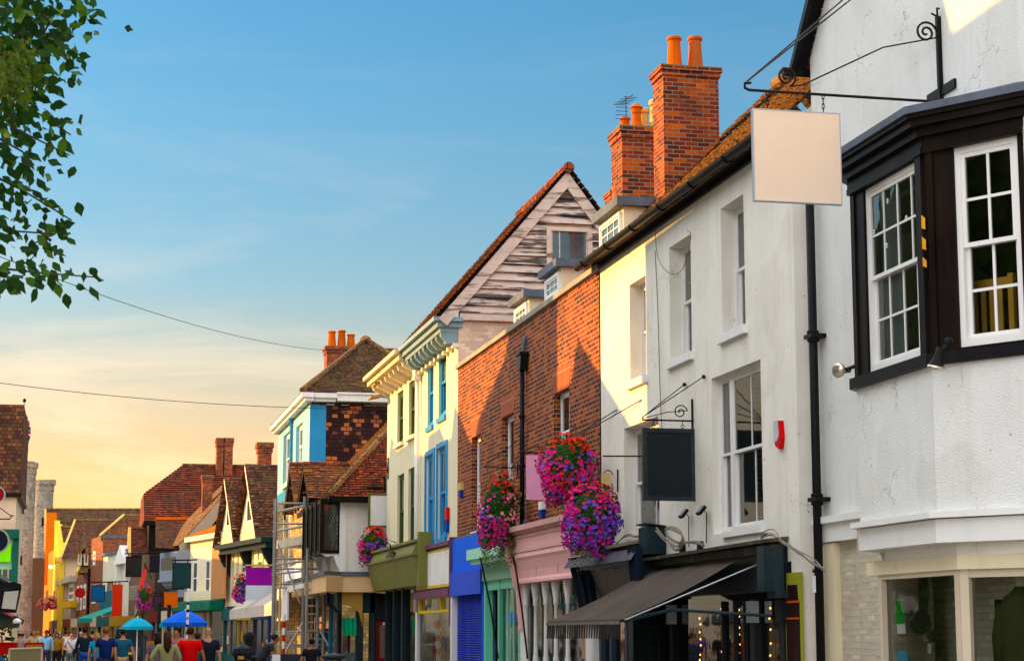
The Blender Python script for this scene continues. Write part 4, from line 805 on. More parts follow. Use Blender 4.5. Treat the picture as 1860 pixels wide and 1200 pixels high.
mesh('stall_riser', MB().fbox(FPw, s0, s1 - .3, .12, .5, -.2, .02), pink, pk)
mesh('shop_backdrop', MB().fbox(FPw, s0, s1, .1, zl + .2, -1.2, -1.15), PM('buff_interior', (.42, .38, .26), var=.3), pk)
for s, z, c in ((s0 + 1.6, 2.35, (.6, .42, .05)), (s1 - 1.6, 1.0, (.45, .32, .03)), (s1 - 1.1, 1.2, (.35, .25, .05))):
    mesh('display_goods', MB().box(FPw.p(s, z, -.6), FPw.T * .45, FPw.N * .2, Z * .5), PM('goods_%d' % int(z * 100), c, dirt=.3), pk)
pl = FPw.p(s1 - 2.1, .55, -.45); pt = thing('potted_plant', 'green leafy plant standing in the pink shop window', 'plant', pl)
mesh('plant_pot', MB().lathe(pl, [(.1, 0), (.14, .25), (.12, .25), (.001, .24)], 12), MT['terracotta'], pt)
lm = MB()
for k in range(26):
    a = rnd.random() * 6.28; h = rnd.uniform(.6, 1.05); d = V((math.cos(a), math.sin(a), 0)); b = pl + Z * .22; m_ = b + d * .2 + Z * h * .7; e_ = b + d * rnd.uniform(.35, .5) + Z * h; n_ = Z.cross(d) * .055
    lm.poly(b - n_ * .3, b + n_ * .3, m_ + n_, m_ - n_).poly(m_ - n_, m_ + n_, e_)
mesh('leaves', lm, leafy('plant_leaf', (.05, .22, .02), (.10, .32, .03), .45), pt)
# ---- mint green shopfront
mint = PM('mint_paint', (.22, .62, .46), rough=.4, var=.08, dirt=.2, dcol=(.05, .2, .15), bstr=.05); mintl = PM('mint_light', (.42, .76, .60), rough=.45, var=.1, dirt=.2)
FG = Fc((8.52, 45.1), (0, -1)); g0, g1 = FG.at(884, 1000)[0], s0 - .16; zg1 = FG.at(930, 1000)[1]
gs_ = thing('mint_shopfront', 'mint green shopfront with a narrow cornice and panelled door', 'shopfront', FG.p((g0 + g1) / 2, 0))
mesh('cornice', MB().fbox(FG, g0 - .15, g1, zg1 - .1, zg1 + .12, -.1, .42).fbox(FG, g0 - .1, g1, zg1 - .2, zg1 - .1, -.1, .34), mintl, gs_)
mesh('fascia', MB().fbox(FG, g0, g1, zg1 - .55, zg1 - .2, -.1, .1), PM('mint_grey', (.30, .50, .38), dirt=.4), gs_)
mesh('frame', MB().fbox(FG, g0, g0 + .18, .12, zg1 - .55, -.1, .06).fbox(FG, g1 - .14, g1, .12, zg1 - .55, -.1, .05).fbox(FG, g0 + 1.35, g0 + 1.5, .12, zg1 - .55, -.1, .04).fbox(FG, g0 + .18, g1, zg1 - .75, zg1 - .55, -.1, .02), mint, gs_)
dr_ = mesh('door', MB().fbox(FG, g0 + .18, g0 + 1.35, .12, zg1 - .75, -.35, -.3), mint, gs_)
for k in range(3): mesh('door_panel', MB().fbox(FG, g0 + .26 + k * .36, g0 + .5 + k * .36, .4, zg1 - .9, -.3, -.27), mintl, dr_)
mesh('pane', MB().poly(FG.p(g0 + 1.5, .6, -.04), FG.p(g1 - .14, .6, -.04), FG.p(g1 - .14, zg1 - .75, -.04), FG.p(g0 + 1.5, zg1 - .75, -.04)), MT['shopglass'], gs_)
mesh('stall_riser', MB().fbox(FG, g0 + 1.5, g1 - .14, .12, .6, -.1, .01), mint, gs_)
for k in range(1, 3): mesh('glazing_bar', MB().fbox(FG, g0 + 1.5 + k * .55, g0 + 1.53 + k * .55, .6, zg1 - .75, -.05, -.01), mintl, gs_)
mesh('mint_interior', MB().fbox(FG, g0 + 1.4, g1, .2, zg1 - .5, -.9, -.86), PM('mint_inside', (.10, .34, .25), var=.3), gs_)
for x0, y0, x1, y1 in ((872, 1010, 905, 1195), (932, 1010, 958, 1195)):
    q0_, q1_ = onX(x0, y0, 8.1), onX(x1, y1, 8.3); tag(mesh('hanging_cable', MB().tube([q0_, q0_ + V((.05, -.02, -.25)), (q0_ + q1_) / 2 + V((.05, .1, 0)), q1_], .02, 5), MT['black_paint'], loc=q0_), 'black cable hanging down in front of the ' + ('blue shutter' if x0 < 900 else 'mint green door'), 'cable')
# ---- blue shuttered shop
blue = PM('blue_paint', (.02, .15, .90), rough=.6, var=.12, dirt=.15, dcol=(.05, .1, .3), bstr=.05)
b0, b1 = FG.at(826, 1000)[0], g0 - .02; zb_1 = FG.at(850, 975)[1]; zb_0 = FG.at(850, 1080)[1]
bs_ = thing('blue_shutter_shop', 'bright blue shopfront closed with a blue roller shutter', 'shopfront', FG.p((b0 + b1) / 2, 0))
mesh('fascia', MB().fbox(FG, b0, b1, zb_0 + .55, zb_1, -.1, .06).fbox(FG, b0, b1, zb_0 + .53, zb_0 + .55, -.1, .08), blue, bs_)
mesh('shutter_box', MB().fbox(FG, b0, b1 - .1, zb_0, zb_0 + .53, -.1, .12), PM('blue_box', (.05, .10, .62), rough=.5, dirt=.2), bs_)
sh = MB(); zz0 = .15; n = 44
for k in range(n):
    z0, z1 = zz0 + (zb_0 - zz0) * k / n, zz0 + (zb_0 - zz0) * (k + .82) / n; sh.poly(FG.p(b0 + .1, z0, -.06), FG.p(b1 - .1, z0, -.06), FG.p(b1 - .1, (z0 + z1) / 2, -.02), FG.p(b0 + .1, (z0 + z1) / 2, -.02)); sh.poly(FG.p(b0 + .1, (z0 + z1) / 2, -.02), FG.p(b1 - .1, (z0 + z1) / 2, -.02), FG.p(b1 - .1, z1, -.06), FG.p(b0 + .1, z1, -.06))
mesh('roller_shutter', sh, PM('shutter_blue', (.04, .08, .60), rough=.4, var=.2, dirt=.5, dcol=(.45, .45, .75), metal=.2), bs_)
mesh('shutter_back', MB().fbox(FG, b0, b1, .1, zb_0, -.2, -.12), PM('lavender', (.3, .3, .6)), bs_)
mesh('guide_rail', MB().fbox(FG, b0, b0 + .1, .1, zb_0, -.08, .08), PM('white_rail', (.7, .72, .8)), bs_); mesh('guide_rail', MB().fbox(FG, b1 - .1, b1, .1, zb_0, -.08, .08), blue, bs_)
mesh('lead_flashing', MB().fbox(FC_, .0, FC_.at(962, 962)[0] - .1, zb_1 + .0, zb_1 + .06, .0, .1), MT['lead'], Cb)
# ================================================================== D: blue sash house under the weatherboarded gable, E: green sash house
YD0, YDE, YE1 = 45.1, 50.3, 56.2
D = thing('blue_window_house', 'cream house with blue sash windows, blue eaves brackets and a peeling boarded gable', 'house', (8.6, 46.5, 0))
FD_ = Fc((8.6, YDE), (0, -1)); D1 = YDE - YD0; zD = FD_.at(800, 622)[1]; zD0 = FD_.at(800, 985)[1]
DW = [FD_.win(777, 788, 648, 770), FD_.win(797, 811, 625, 752), FD_.win(775, 789, 822, 982), FD_.win(796, 812, 807, 975)]
cmz = PM('lemon_cream_wall', (.80, .74, .56), rough=.8, var=.06, dirt=.25, dcol=(.4, .34, .25), bs=30)
mb = MB(); wall(mb, FD_, 0, D1, zD0 - .3, zD, DW, .12); mesh('wall', mb, cmz, D)
bsash = PM('blue_sash', (.07, .30, .58), rough=.4, var=.12, dirt=.2)
for i, op in enumerate(DW):
    sash(D, FD_, op, bsash, cols=1, rows=(1, 1), rec=.05, fw=.09, sill=.06, sd=.12, curtain=(MT['cream_curtain'], 'sides'))
    if i > 1: mesh('window_surround', MB().fbox(FD_, op[0] - .12, op[0], op[2], op[3] + .12, .0, .04).fbox(FD_, op[1], op[1] + .12, op[2], op[3] + .12, 0, .04).fbox(FD_, op[0], op[1], op[3], op[3] + .12, 0, .04), bsash, D)
zcor = FD_.at(828, 575, .55)[1]; zct = FD_.at(828, 543, .55)[1]
bcor = PM('blue_grey_cornice', (.25, .34, .37), rough=.5, var=.15, dirt=.35, dcol=(.2, .17, .12))
mesh('cornice', MB().fbox(FD_, -.1, D1 + .05, zct - .24, zct - .1, -.1, .52).fbox(FD_, -.1, D1 + .12, zct - .1, zct, -.1, .62).fbox(FD_, -.1, D1, zct - .36, zct - .24, -.1, .44), bcor, D)
for k in range(9): 
    s = .12 + k * (D1 - .3) / 8; mesh('eaves_bracket', MB().prism([FD_.p(s, zct - .36, .0), FD_.p(s, zct - .36, .42), FD_.p(s, zct - .46, .42), FD_.p(s, zct - .6, .28), FD_.p(s, zct - .6, 0)], FD_.T * .16), bcor, D)
    mesh('dentil', MB().fbox(FD_, s - .02, s + .2, zct - .72, zct - .62, .0, .14), cmz, D)
mesh('end_console', MB().fbox(FD_, D1 - .28, D1 - .01, zct - .62, zct - .1, .002, .3), bcor, D)
# the boarded gable end facing the camera
YG = YD0 - .02; FGb = Fc((8.6, YG), (1, 0))
def g(x, y): return FGb.at(x, y)
lx, lz = g(833, 575); ax_, az_ = g(1030, 316); 
lx = 0; lz = zct + .03 + .56 * (az_ + .16 - zct - .03) / (ax_ + .56) - .16; sl = (az_ - lz) / (ax_ - lx); rx_ = ax_ + (az_ - lz) / (sl * 1.12)
zbd = g(900, 572)[1]
mesh('gable_brickwork', MB().poly(FGb.p(0, zD0), FGb.p(rx_, zD0), FGb.p(rx_, lz + .01), FGb.p(ax_, az_), FGb.p(0, lz)), MT['pink_brick'], D)
bw_ = (g(1000, 420), g(1066, 490)); wx0, wx1, wz1, wz0 = bw_[0][0], bw_[1][0], bw_[0][1], bw_[1][1]
bm = MB(); nb = 17; z = zbd
hgt = (az_ - zbd) / nb
for k in range(nb):
    z0, z1 = zbd + k * hgt, zbd + (k + 1) * hgt + .03
    xa = max(0, (z0 - lz) / sl) + .04; xb = rx_ - (z0 - lz) / (sl * 1.12) - .04 if z0 > lz else rx_
    if xb - xa < .15: continue
    xa1 = max(0, (z1 - lz) / sl) + .04; xb1 = rx_ - (z1 - lz) / (sl * 1.12) - .04 if z1 > lz else rx_
    spans = [(xa, xb, xa1, xb1)]
    if z1 > wz0 - .1 and z0 < wz1 + .08: spans = [(xa, wx0 - .12, min(xa1, wx0 - .12), wx0 - .12), (wx1 + .12, xb, wx1 + .12, max(xb1, wx1 + .12))]
    for a, b, a1, b1_ in spans:
        if b - a < .05: continue
        j = rnd.uniform(-.012, .012); bm.poly(FGb.p(a, z0 + j, .10), FGb.p(b, z0 - j, .10), FGb.p(b1_, z1, .02), FGb.p(a1, z1, .02)); bm.poly(FGb.p(a, z0 + j, .10), FGb.p(b, z0 - j, .10), FGb.p(b, z0 - j, .0), FGb.p(a, z0 + j, .0))
mesh('weatherboards', bm, MT['boards'], D)
wfm = mesh('gable_window', MB().fbox(FGb, wx0 - .12, wx0, wz0 - .1, wz1 + .1, .0, .1).fbox(FGb, wx1, wx1 + .12, wz0 - .1, wz1 + .1, 0, .1).fbox(FGb, wx0, wx1, wz1, wz1 + .1, 0, .09).fbox(FGb, wx0, wx1, wz0 - .1, wz0, 0, .1).fbox(FGb, wx0, wx0 + .04, wz0, wz1, .02, .05).fbox(FGb, wx0 + .2, wx0 + .23, wz0, wz1, .02, .05).fbox(FGb, wx1 - .03, wx1, wz0, wz1, .02, .05), MT['barge'], D)
mesh('pane', MB().poly(FGb.p(wx0, wz0, .03), FGb.p(wx1, wz0, .03), FGb.p(wx1, wz1, .03), FGb.p(wx0, wz1, .03)), PM('dull_pane', (.05, .09, .1), rough=.06, var=.5, dirt=.2, spec=.8, bstr=.02, bs=2), wfm)
mesh('weathered_rail', MB().fbox(FGb, .02, rx_, zbd - .16, zbd - .0, .0, .09), MT['barge'], D)
bgm = MB()
for (x0, z0), (x1, z1) in (((-.5, zct - .05), (ax_, az_ + .06)), ((rx_ + .15, lz - .2), (ax_, az_))):
    dx, dz = x1 - x0, z1 - z0; L = math.hypot(dx, dz); nx, nz = -dz / L, dx / L
    if nz > 0: nx, nz = -nx, -nz
    bgm.prism([FGb.p(x0, z0, .0), FGb.p(x1, z1, .0), FGb.p(x1 + 0, z1 - .42, .0), FGb.p(x0 + nx * .26, z0 + nz * .26, 0)], FGb.N * .13)
mesh('bargeboard', bgm, MT['barge'], D)
YB2 = YE1 + .2
r = MB(); o_ = .17
def gr_(x, z, d): return FGb.p(x, z, d)
slope(r, gr_(-.56, zct + .03, -5.3), gr_(-.56, zct + .03, .2), gr_(ax_, az_ + .16, .2), gr_(ax_, az_ + .16, -5.3), sway=.05, jit=.01)
slope(r, gr_(rx_ + .3, lz - .3, .2), gr_(rx_ + .3, lz - .3, -5.3), gr_(ax_, az_ + .16, -5.3), gr_(ax_, az_ + .16, .2), tile=.3, course=.16)
mesh('roof', r, MT['tile'], D)
mesh('roof_deck', MB().prism([FGb.p(-.5, zct + .02), FGb.p(ax_, az_ + .13), FGb.p(rx_ + .25, lz - .25), FGb.p(ax_, az_ - .12), FGb.p(-.4, zct - .02)], (0, 5.1, 0)), MT['brown_black'], D)
mesh('ridge_tile', MB().tube([gr_(ax_, az_ + .12, .22), gr_(ax_, az_ + .08, -3), gr_(ax_, az_ + .1, -5.3)], .14, 10), MT['tile_red'], D)
# roofs and a chimney seen just right of the gable
chimney(D, 1112, 1130, 345, 420, 43.0, .5, MT['chimney_brick'])
# ground floor of D: purple frame, white sign, yellow shop window
purple = PM('purple_paint', (.14, .05, .12), rough=.4, var=.2, dirt=.3, dcol=(.3, .2, .25))
FS_ = Fc((8.5, YDE), (0, -1))
a, b, c, e = FS_.win(760, 823, 992, 1058)
pf = thing('purple_shopfront', 'purple shopfront with a blank white sign and yellow window frame', 'shopfront', FS_.p((a + b) / 2, 0))
mesh('fascia_frame', MB().fbox(FS_, a - .1, a, c - .3, e + .15, -.1, .1).fbox(FS_, b, b + .12, c - 1.0, e + .22, -.1, .1).fbox(FS_, a, b, e + .05, e + .15, -.1, .12).fbox(FS_, a, b, c - .3, c - .12, -.1, .12), purple, pf)
mesh('sign_panel', MB().fbox(FS_, a, b, c, e - .05, -.05, .06), PM('sign_white', (.85, .84, .82), dirt=.08, bstr=.02), pf)
yl = PM('yellow_paint', (.7, .5, .03), rough=.4, dirt=.25)
mesh('yellow_band', MB().fbox(FS_, a, b, c - .07, c, -.05, .065).fbox(FS_, a, b, e - .05, e, -.05, .065), yl, pf)
mesh('dark_edge', MB().fbox(FS_, a, b, e, e + .05, -.05, .06).fbox(FS_, a, b, c - .12, c - .07, -.05, .06), MT['brown_black'], pf)
z1 = FS_.at(800, 1080)[1]; z2 = FS_.at(800, 1112)[1]
mesh('yellow_window_frame', MB().fbox(FS_, a + .25, a + .33, z2, z1, -.06, .03).fbox(FS_, a + .33, b, z1 - .07, z1, -.06, .03).fbox(FS_, a + .33, b, z2, z2 + .07, -.06, .03).fbox(FS_, b - 1.6, b - 1.54, z2 + .07, z1 - .07, -.05, .02), yl, pf)
mesh('pane', MB().poly(FS_.p(a, .4, -.05), FS_.p(b, .4, -.05), FS_.p(b, z1, -.05), FS_.p(a, z1, -.05)), MT['shopglass'], pf)
mesh('shop_interior', MB().fbox(FS_, a, b + .3, 0, z1, -1.3, -1.25), PM('grey_interior', (.16, .2, .21), var=.4), pf)
# chequered strip in the window
ck, ckw = MB(), MB(); ca = b - 2.4; n = 15
for i in range(n):
    for j in range(2):
        (ck if (i + j) % 2 else ckw).fbox(FS_, ca + j * .1, ca + j * .1 + .1, z2 - .05 - (i + 1) * .1, z2 - .05 - i * .1, -.12, -.11)
for i in range(7):
    for (zq) in (z2 - .05, z2 - 1.45):
        (ck if i % 2 else ckw).fbox(FS_, ca + .2 + i * .1, ca + .3 + i * .1, zq - .1, zq, -.12, -.11)
cp = mesh('chequered_panel', ck, MT['black_paint'], pf); mesh('white_squares', ckw, MT['white_paint'], cp)
mesh('dark_panel', MB().fbox(FS_, ca + .22, ca + 1.0, z2 - 1.4, z2 - .16, -.13, -.125), MT['brown_black'], pf)
mesh('red_poster', MB().prism([FS_.p(a + 1.6, .7, -.12), FS_.p(a + 2.0, .7, -.12), FS_.p(a + 2.05, 1.35, -.12), FS_.p(a + 1.8, 1.6, -.12), FS_.p(a + 1.6, 1.3, -.12)], FS_.N * .01), PM('poster_red'), pf)
mesh('corner_post', MB().fbox(FS_, b + .12, b + .3, 0, c - .3, -.3, .08), MT['white_paint'], pf)
# E
E = thing('green_window_house', 'cream house with dark green sash windows and a bracketed cream eaves cornice', 'house', (8.6, 51.5, 0))
FE = Fc((8.6, YE1), (0, -1)); E1 = YE1 - YDE; zE = zct - .36; zE0 = FE.at(730, 990)[1]
EW = [FE.win(722, 733, 706, 802), FE.win(743, 756, 685, 788), FE.win(722, 734, 858, 992), FE.win(742, 756, 845, 985)]
mb = MB(); wall(mb, FE, 0, E1 - .004, zE0 - .3, zE, EW, .14); shell(mb, FE, 0, E1 + D1 - .05, 0, zE, 7); mesh('wall', mb, cmz, E)
gsash = PM('green_sash', (.07, .10, .035), rough=.4, var=.2, dirt=.2)
for op in EW: sash(E, FE, op, gsash, cols=1, rows=(1, 1), rec=.07, fw=.09, curtain=(MT['cream_curtain'], 'sides')); mesh('stone_sill', MB().fbox(FE, op[0] - .1, op[1] + .1, op[2] - .09, op[2], .002, .1), cmz, E)
mesh('cornice', MB().fbox(FE, -.15, E1 - .1, zct - .3, zct - .14, -.1, .6).fbox(FE, -.2, E1 - .1, zct - .14, zct - .02, -.1, .72), PM('cream_cornice', (.66, .56, .38), rough=.6, dirt=.4), E)
rE = MB(); slope(rE, FE.p(-.2, zct + .0, .55), FE.p(E1, zct, .55), FE.p(E1, zct + 1.2, -6), FE.p(-.2, zct + 1.2, -6), tile=.3, course=.2); mesh('roof', rE, MT['tile_gold'], E)
for k in range(8): s = .1 + k * (E1 - .5) / 7; mesh('eaves_bracket', MB().prism([FE.p(s, zct - .3, 0), FE.p(s, zct - .3, .5), FE.p(s, zct - .45, .45), FE.p(s, zct - .62, .1), FE.p(s, zct - .62, 0)], FE.T * .13), MT['cream_wall'], E)
pq = FE.p(E1 - .05, 0, .1); wpipe = thing('drainpipe', 'white drainpipe between the green windows and the blue windows', 'drainpipe', pq)
mesh('pipe', MB().tube([pq + Z * 2.2, pq + Z * (zct - .8)], .06, 8), MT['white_paint'], wpipe, smooth=True)
mesh('hopper_head', MB().prism([pq + V((-.1, -.1, zct - .85)), pq + V((-.1, .1, zct - .85)), pq + V((-.1, .28, zct - .5)), pq + V((-.1, -.28, zct - .5))], (.2, 0, 0)), MT['white_paint'], wpipe)
# E ground floor: olive fascia box
olive = PM('olive_paint', (.19, .195, .075), rough=.5, var=.12, dirt=.25, dcol=(.3, .28, .2), bstr=.05)
XO_ = 8.1; FO = Fc((XO_, YE1), (0, -1)); oz1 = FO.at(745, 985)[1]; oz0 = FO.at(745, 1062)[1]; o1 = FO.at(750, 1000)[0]
of_ = thing('olive_shopfront', 'dark shopfront under a projecting olive green fascia box', 'shopfront', FE.p(2.5, 0))
mesh('fascia_box', MB().prism([FO.p(-.3, oz1 - .3, .02), FO.p(-.3, oz0, -.18), FO.p(-.3, oz0, -.5), FO.p(-.3, oz1, -.5), FO.p(-.3, oz1, -.1)], FO.T * (o1 + .25)), olive, of_)
mesh('fascia_moulding', MB().fbox(FO, -.34, o1, oz1 - .33, oz1 - .27, -.45, .05).fbox(FO, -.34, o1, oz1, oz1 + .07, -.5, -.02), olive, of_)
mesh('end_block', MB().fbox(FO, o1 - .05, o1 + .22, oz0 - .05, oz1 + .25, -.5, -.12), olive, of_)
for s in (.1, 1.5, 3.0, E1 - .5): mesh('pilaster', MB().fbox(FE, s, s + .25, 0, oz0, -.2, .03), MT['white_paint'] if s > 4 else MT['dark_teal'], of_)
mesh('pane', MB().poly(FE.p(0, .6, -.08), FE.p(E1, .6, -.08), FE.p(E1, oz0, -.08), FE.p(0, oz0, -.08)), MT['darkglass'], of_)
mesh('stall_riser', MB().fbox(FE, 0, E1, 0, .6, -.2, .0), MT['dark_teal'], of_)
lp = FO.p(*FO.at(716, 1000), .1); lt_ = thing('swan_neck_lamp', 'dark swan neck lamp over the olive fascia box', 'lamp', lp)
mesh('lamp_arm', MB().tube([FE.p(*FE.at(720, 985), 0), FE.p(*FE.at(714, 975), .35), lp + V((0, 0, .15)), lp], .018, 6), MT['iron'], lt_)
mesh('lamp_shade', MB().lathe(lp, [(.02, .04), (.06, 0), (.2, -.16), (.19, -.16), (.05, -.02)], 14, (-.25, 0, 1)), PM('bronze_shade', (.05, .03, .02), rough=.4, metal=.4), lt_)
bellbox(FD_, 815, 944, 'red and blue alarm box on the white wall beside the blue windows', PM('alarm_red'), bl_, .6)
# security light on E with metal bracket fittings
mesh('wall_anchor', MB().tube([FE.p(*FE.at(706, 870), .02), FE.p(*FE.at(706, 830), .02)], .02, 5).tube(scroll(FE.p(*FE.at(706, 855), .03), FE.T, Z, .14, .95, n=16), .018, 5), MT['iron'], E)
for x, y in ((712, 698), (704, 722)):
    q = FE.p(*FE.at(x, y), 0); f_ = thing('wall_lantern', 'slim wall lantern under the cream eaves, ' + ('upper one' if y < 710 else 'lower one'), 'lantern', q)
    mesh('lantern_arm', MB().tube([q, q + V((-.3, .1, .05))], .015, 5), MT['iron'], f_); mesh('lantern_hood', MB().prism([q + V((-.2, .4, .02)), q + V((-.2, -.25, .02)), q + V((-.55, -.3, -.05)), q + V((-.55, .45, -.05))], (0, 0, .06)), PM('buff_metal', (.4, .3, .14), dirt=.4), f_)
# ================================================================== F: low jettied white house with leaded bay
YF = 57.0; xF = onY(620, 960, YF).x; FN_ = Fc((xF, YF), (1, 0))           # near wall, facing the camera
FF = Fc((xF, YF), (0, -1))                                                # street front: s negative towards the far end
fe = FF.at(504, 1000)[0]; zFe = FN_.at(640, 905)[1]; zFb = FN_.at(640, 1042)[1]; zFg = FN_.at(660, 1075)[1]
Fh = thing('jettied_house', 'low white jettied house with a black leaded bay and lichen covered hipped roof', 'house', (xF + 1, 64, 0))
mb = MB(); mb.poly(FN_.p(0, zFb), FN_.p(3.4, zFb), FN_.p(3.4, zFe + .1), FN_.p(0, zFe + .1)); wall(mb, FF, -7.0, 0, zFb, zFe, [(-4.9, -.35, FF.at(590, 1000)[1] * 0 + FN_.at(600, 1000)[1], zFe - .08)], .3)
mesh('wall', mb, MT['white_wall'], Fh)
zy = FF.at(520, 905)[1]
yw = [(fe + 3.6, fe + 4.4, 3.2, zy - .5), (fe + .6 + .9, fe + 2.4, 3.2, zy - .4)]
mb = MB(); wall(mb, FF, fe, -7.0, 0, zy, yw, .15); mb.poly(FF.p(fe, 0), FF.p(fe, 0, -6), FF.p(fe, zy, -6), FF.p(fe, zy)); mesh('stone_wall', mb, MT['yellow_brick'], Fh)
for op in yw: sash(Fh, FF, op, MT['white_paint'], cols=2, rows=(2, 2), rec=.05, fw=.12)
mesh('corner_board', MB().box(FN_.p(-.05, zFb, .0), (.2, 0, 0), (0, -.04, 0), (0, 0, zFe - zFb)), MT['white_paint'], Fh)
# leaded bay projecting from the front
lx0 = onY(584, 950, YF + .15).x - xF; zb0_, zb1_ = FN_.at(600, 1001)[1], FN_.at(600, 906)[1]; ly1 = 5.0
bay_ = mesh('leaded_bay', MB().box((xF + lx0, YF + .12, zb0_ - .05), (-lx0 + .2, 0, 0), (0, ly1, 0), (0, 0, .1)).box((xF + lx0, YF + .12, zb1_ - .1), (-lx0 + .2, 0, 0), (0, ly1, 0), (0, 0, .12)).box((xF + lx0, YF + .15, zb0_), (.07, 0, 0), (0, .1, 0), (0, 0, zb1_ - zb0_)).box((xF - .08, YF + .14, zb0_), (.08, 0, 0), (0, .1, 0), (0, 0, zb1_ - zb0_)), MT['brown_black'], Fh)
for k in range(5): mesh('bay_post', MB().box((xF + lx0 - .03, YF + .25 + k * 1.17, zb0_ - .03), (.1, 0, 0), (0, .16, 0), (0, 0, zb1_ - zb0_ + .06)), MT['brown_black'], bay_)
leadm = PM('lead_came', (.03, .035, .035), rough=.5, dirt=0)
def lattice(F, a, b, c, e, d, st, par):
    mb = MB(); n = int((b - a + e - c) / st) + 1; r = .011
    for sg in (1, -1):
        for k in range(-1, n * 2):
            o = k * st
            # line: z = c + (s - a) * 1.5 * sg + offset
            pts = []
            for i in range(25):
                s = a + (b - a) * i / 24; z = c + o - (0 if sg > 0 else 0) + (s - a) * 1.45 * sg - (0 if sg > 0 else 0) - (.9 if sg > 0 else 0)
                if c <= z <= e: pts.append(F.p(s, z, d))
            if len(pts) > 1: mb.prism([pts[0] - Z * r, pts[-1] - Z * r, pts[-1] + Z * r, pts[0] + Z * r], F.N * .008)
    return stuffpart(mesh('lead_lattice', mb, leadm, par))
FLn = Fc((xF + lx0, YF + .17), (1, 0)); wlead = mesh('leaded_light', MB().poly(FLn.p(.07, zb0_, -.02), FLn.p(-lx0 - .08, zb0_, -.02), FLn.p(-lx0 - .08, zb1_ - .1, -.02), FLn.p(.07, zb1_ - .1, -.02)), MT['glass'], Fh)
lattice(FLn, .07, -lx0 - .08, zb0_ + .02, zb1_ - .1, 0, .13, wlead)
cloth(FLn, .08, -lx0 - .1, zb0_, zb1_ - .12, -.12, .03, 12, MT['curtain'], wlead, 'curtain')
FLf = Fc((xF + lx0, YF + .15), (0, -1))
for k in range(4):
    a, b = -(k + 1) * 1.17 - .1 + .16, -k * 1.17 - .26
    wl = mesh('leaded_light', MB().poly(FLf.p(a, zb0_, -.03), FLf.p(b, zb0_, -.03), FLf.p(b, zb1_ - .1, -.03), FLf.p(a, zb1_ - .1, -.03)), MT['glass'], Fh); lattice(FLf, a, b, zb0_ + .02, zb1_ - .1, -.01, .16, wl)
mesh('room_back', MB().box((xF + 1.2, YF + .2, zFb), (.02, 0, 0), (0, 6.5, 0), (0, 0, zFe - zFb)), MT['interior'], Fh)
# white curved corbel beneath the bay
pr = [(0, zFb + .1), (lx0 * .15, zFb + .25), (lx0 * .35, zFb + .55), (lx0 * .7, zb0_ - .15), (lx0 * .97, zb0_ - .05), (0, zb0_ - .05)]
for y in (YF + .16, YF + 2.6, YF + 4.8): mesh('corbel', MB().prism([(xF + dx, y, z) for dx, z in pr], (0, .22, 0)), MT['white_paint'], Fh)
# roof: hipped at the near end
oh = .42; ez = zFe + .02; rX = xF + 2.8; rz = ez + 1.05 * (rX - xF + oh); hy = YF + 2.8
A_ = V((xF - oh, YF - oh, ez)); B_ = V((xF - oh, YF + 8.5, ez)); R0 = V((rX, hy, rz)); R1 = V((rX, YF + 8.5, rz)); E_ = V((rX + 3.3, YF - oh, ez))
r = MB(); slope(r, B_, A_, R0, R1, tile=.2, course=.13, jit=.012); mesh('roof', r, MT['tile_gold'], Fh)
r = MB(); slope(r, A_, E_, R0 + V((.05, 0, 0)), R0, tile=.2, course=.13, jit=.012); mesh('hip_roof', r, MT['tile_red'], Fh)
mesh('hip_tiles', MB().tube([A_ + Z * .05, R0 + Z * .08], .11, 7), MT['tile_gold'], Fh)
mesh('eaves_board', MB().prism([A_, E_, E_ - Z * .14, A_ - Z * .14], (0, .04, 0)).prism([A_, B_, B_ - Z * .14, A_ - Z * .14], (.04, 0, 0)).prism([A_ - Z * .13, E_ - Z * .13, V((E_.x, YF + .1, ez - .11)), V((xF + .1, YF + .1, ez - .11))], (0, 0, -.03)), MT['brown_black'], Fh)
def gablet(par, Yc, hw, xfr, dep, ze_, za_, roofm, wallm, name='gablet', glaz=None):
    """a gable facing the street (towards -X); its near slope faces the camera"""
    gobj = mesh(name, MB().prism([V((xfr, Yc - hw, ze_)), V((xfr, Yc + hw, ze_)), V((xfr, Yc, za_))], (.1, 0, 0)), wallm, par)
    r = MB(); o = .3
    slope(r, (xfr - o, Yc - hw - .12, ze_ - .14), (xfr + dep, Yc - hw - .12, ze_ - .14), (xfr + dep, Yc, za_ + .1), (xfr - o, Yc, za_ + .1), tile=.2, course=.13, jit=.01)
    slope(r, (xfr + dep, Yc + hw + .12, ze_ - .14), (xfr - o, Yc + hw + .12, ze_ - .14), (xfr - o, Yc, za_ + .1), (xfr + dep, Yc, za_ + .1), tile=.4, course=.2)
    mesh('gablet_roof', r, roofm, gobj)
    mesh('bargeboard', MB().prism([V((xfr - o + .02, Yc - hw - .1, ze_ - .16)), V((xfr - o + .02, Yc, za_ + .08)), V((xfr - o + .02, Yc, za_ - .15)), V((xfr - o + .02, Yc - hw - .05, ze_ - .34))], (.06, 0, 0)).prism([V((xfr - o + .02, Yc + hw + .1, ze_ - .16)), V((xfr - o + .02, Yc, za_ + .08)), V((xfr - o + .02, Yc, za_ - .15)), V((xfr - o + .02, Yc + hw + .05, ze_ - .34))], (.06, 0, 0)), MT['brown_black'], gobj)
    if glaz: mesh('gablet_window', MB().box((xfr - .03, Yc - hw * .3, ze_ + .15), (.06, 0, 0), (0, hw * .6, 0), (0, 0, (za_ - ze_) * .4)), glaz, gobj)
    mesh('ridge_tile', MB().tube([V((xfr - o, Yc, za_ + .1)), V((xfr + dep, Yc, za_ + .1))], .09, 7), MT['tile_red'], gobj)
    return gobj
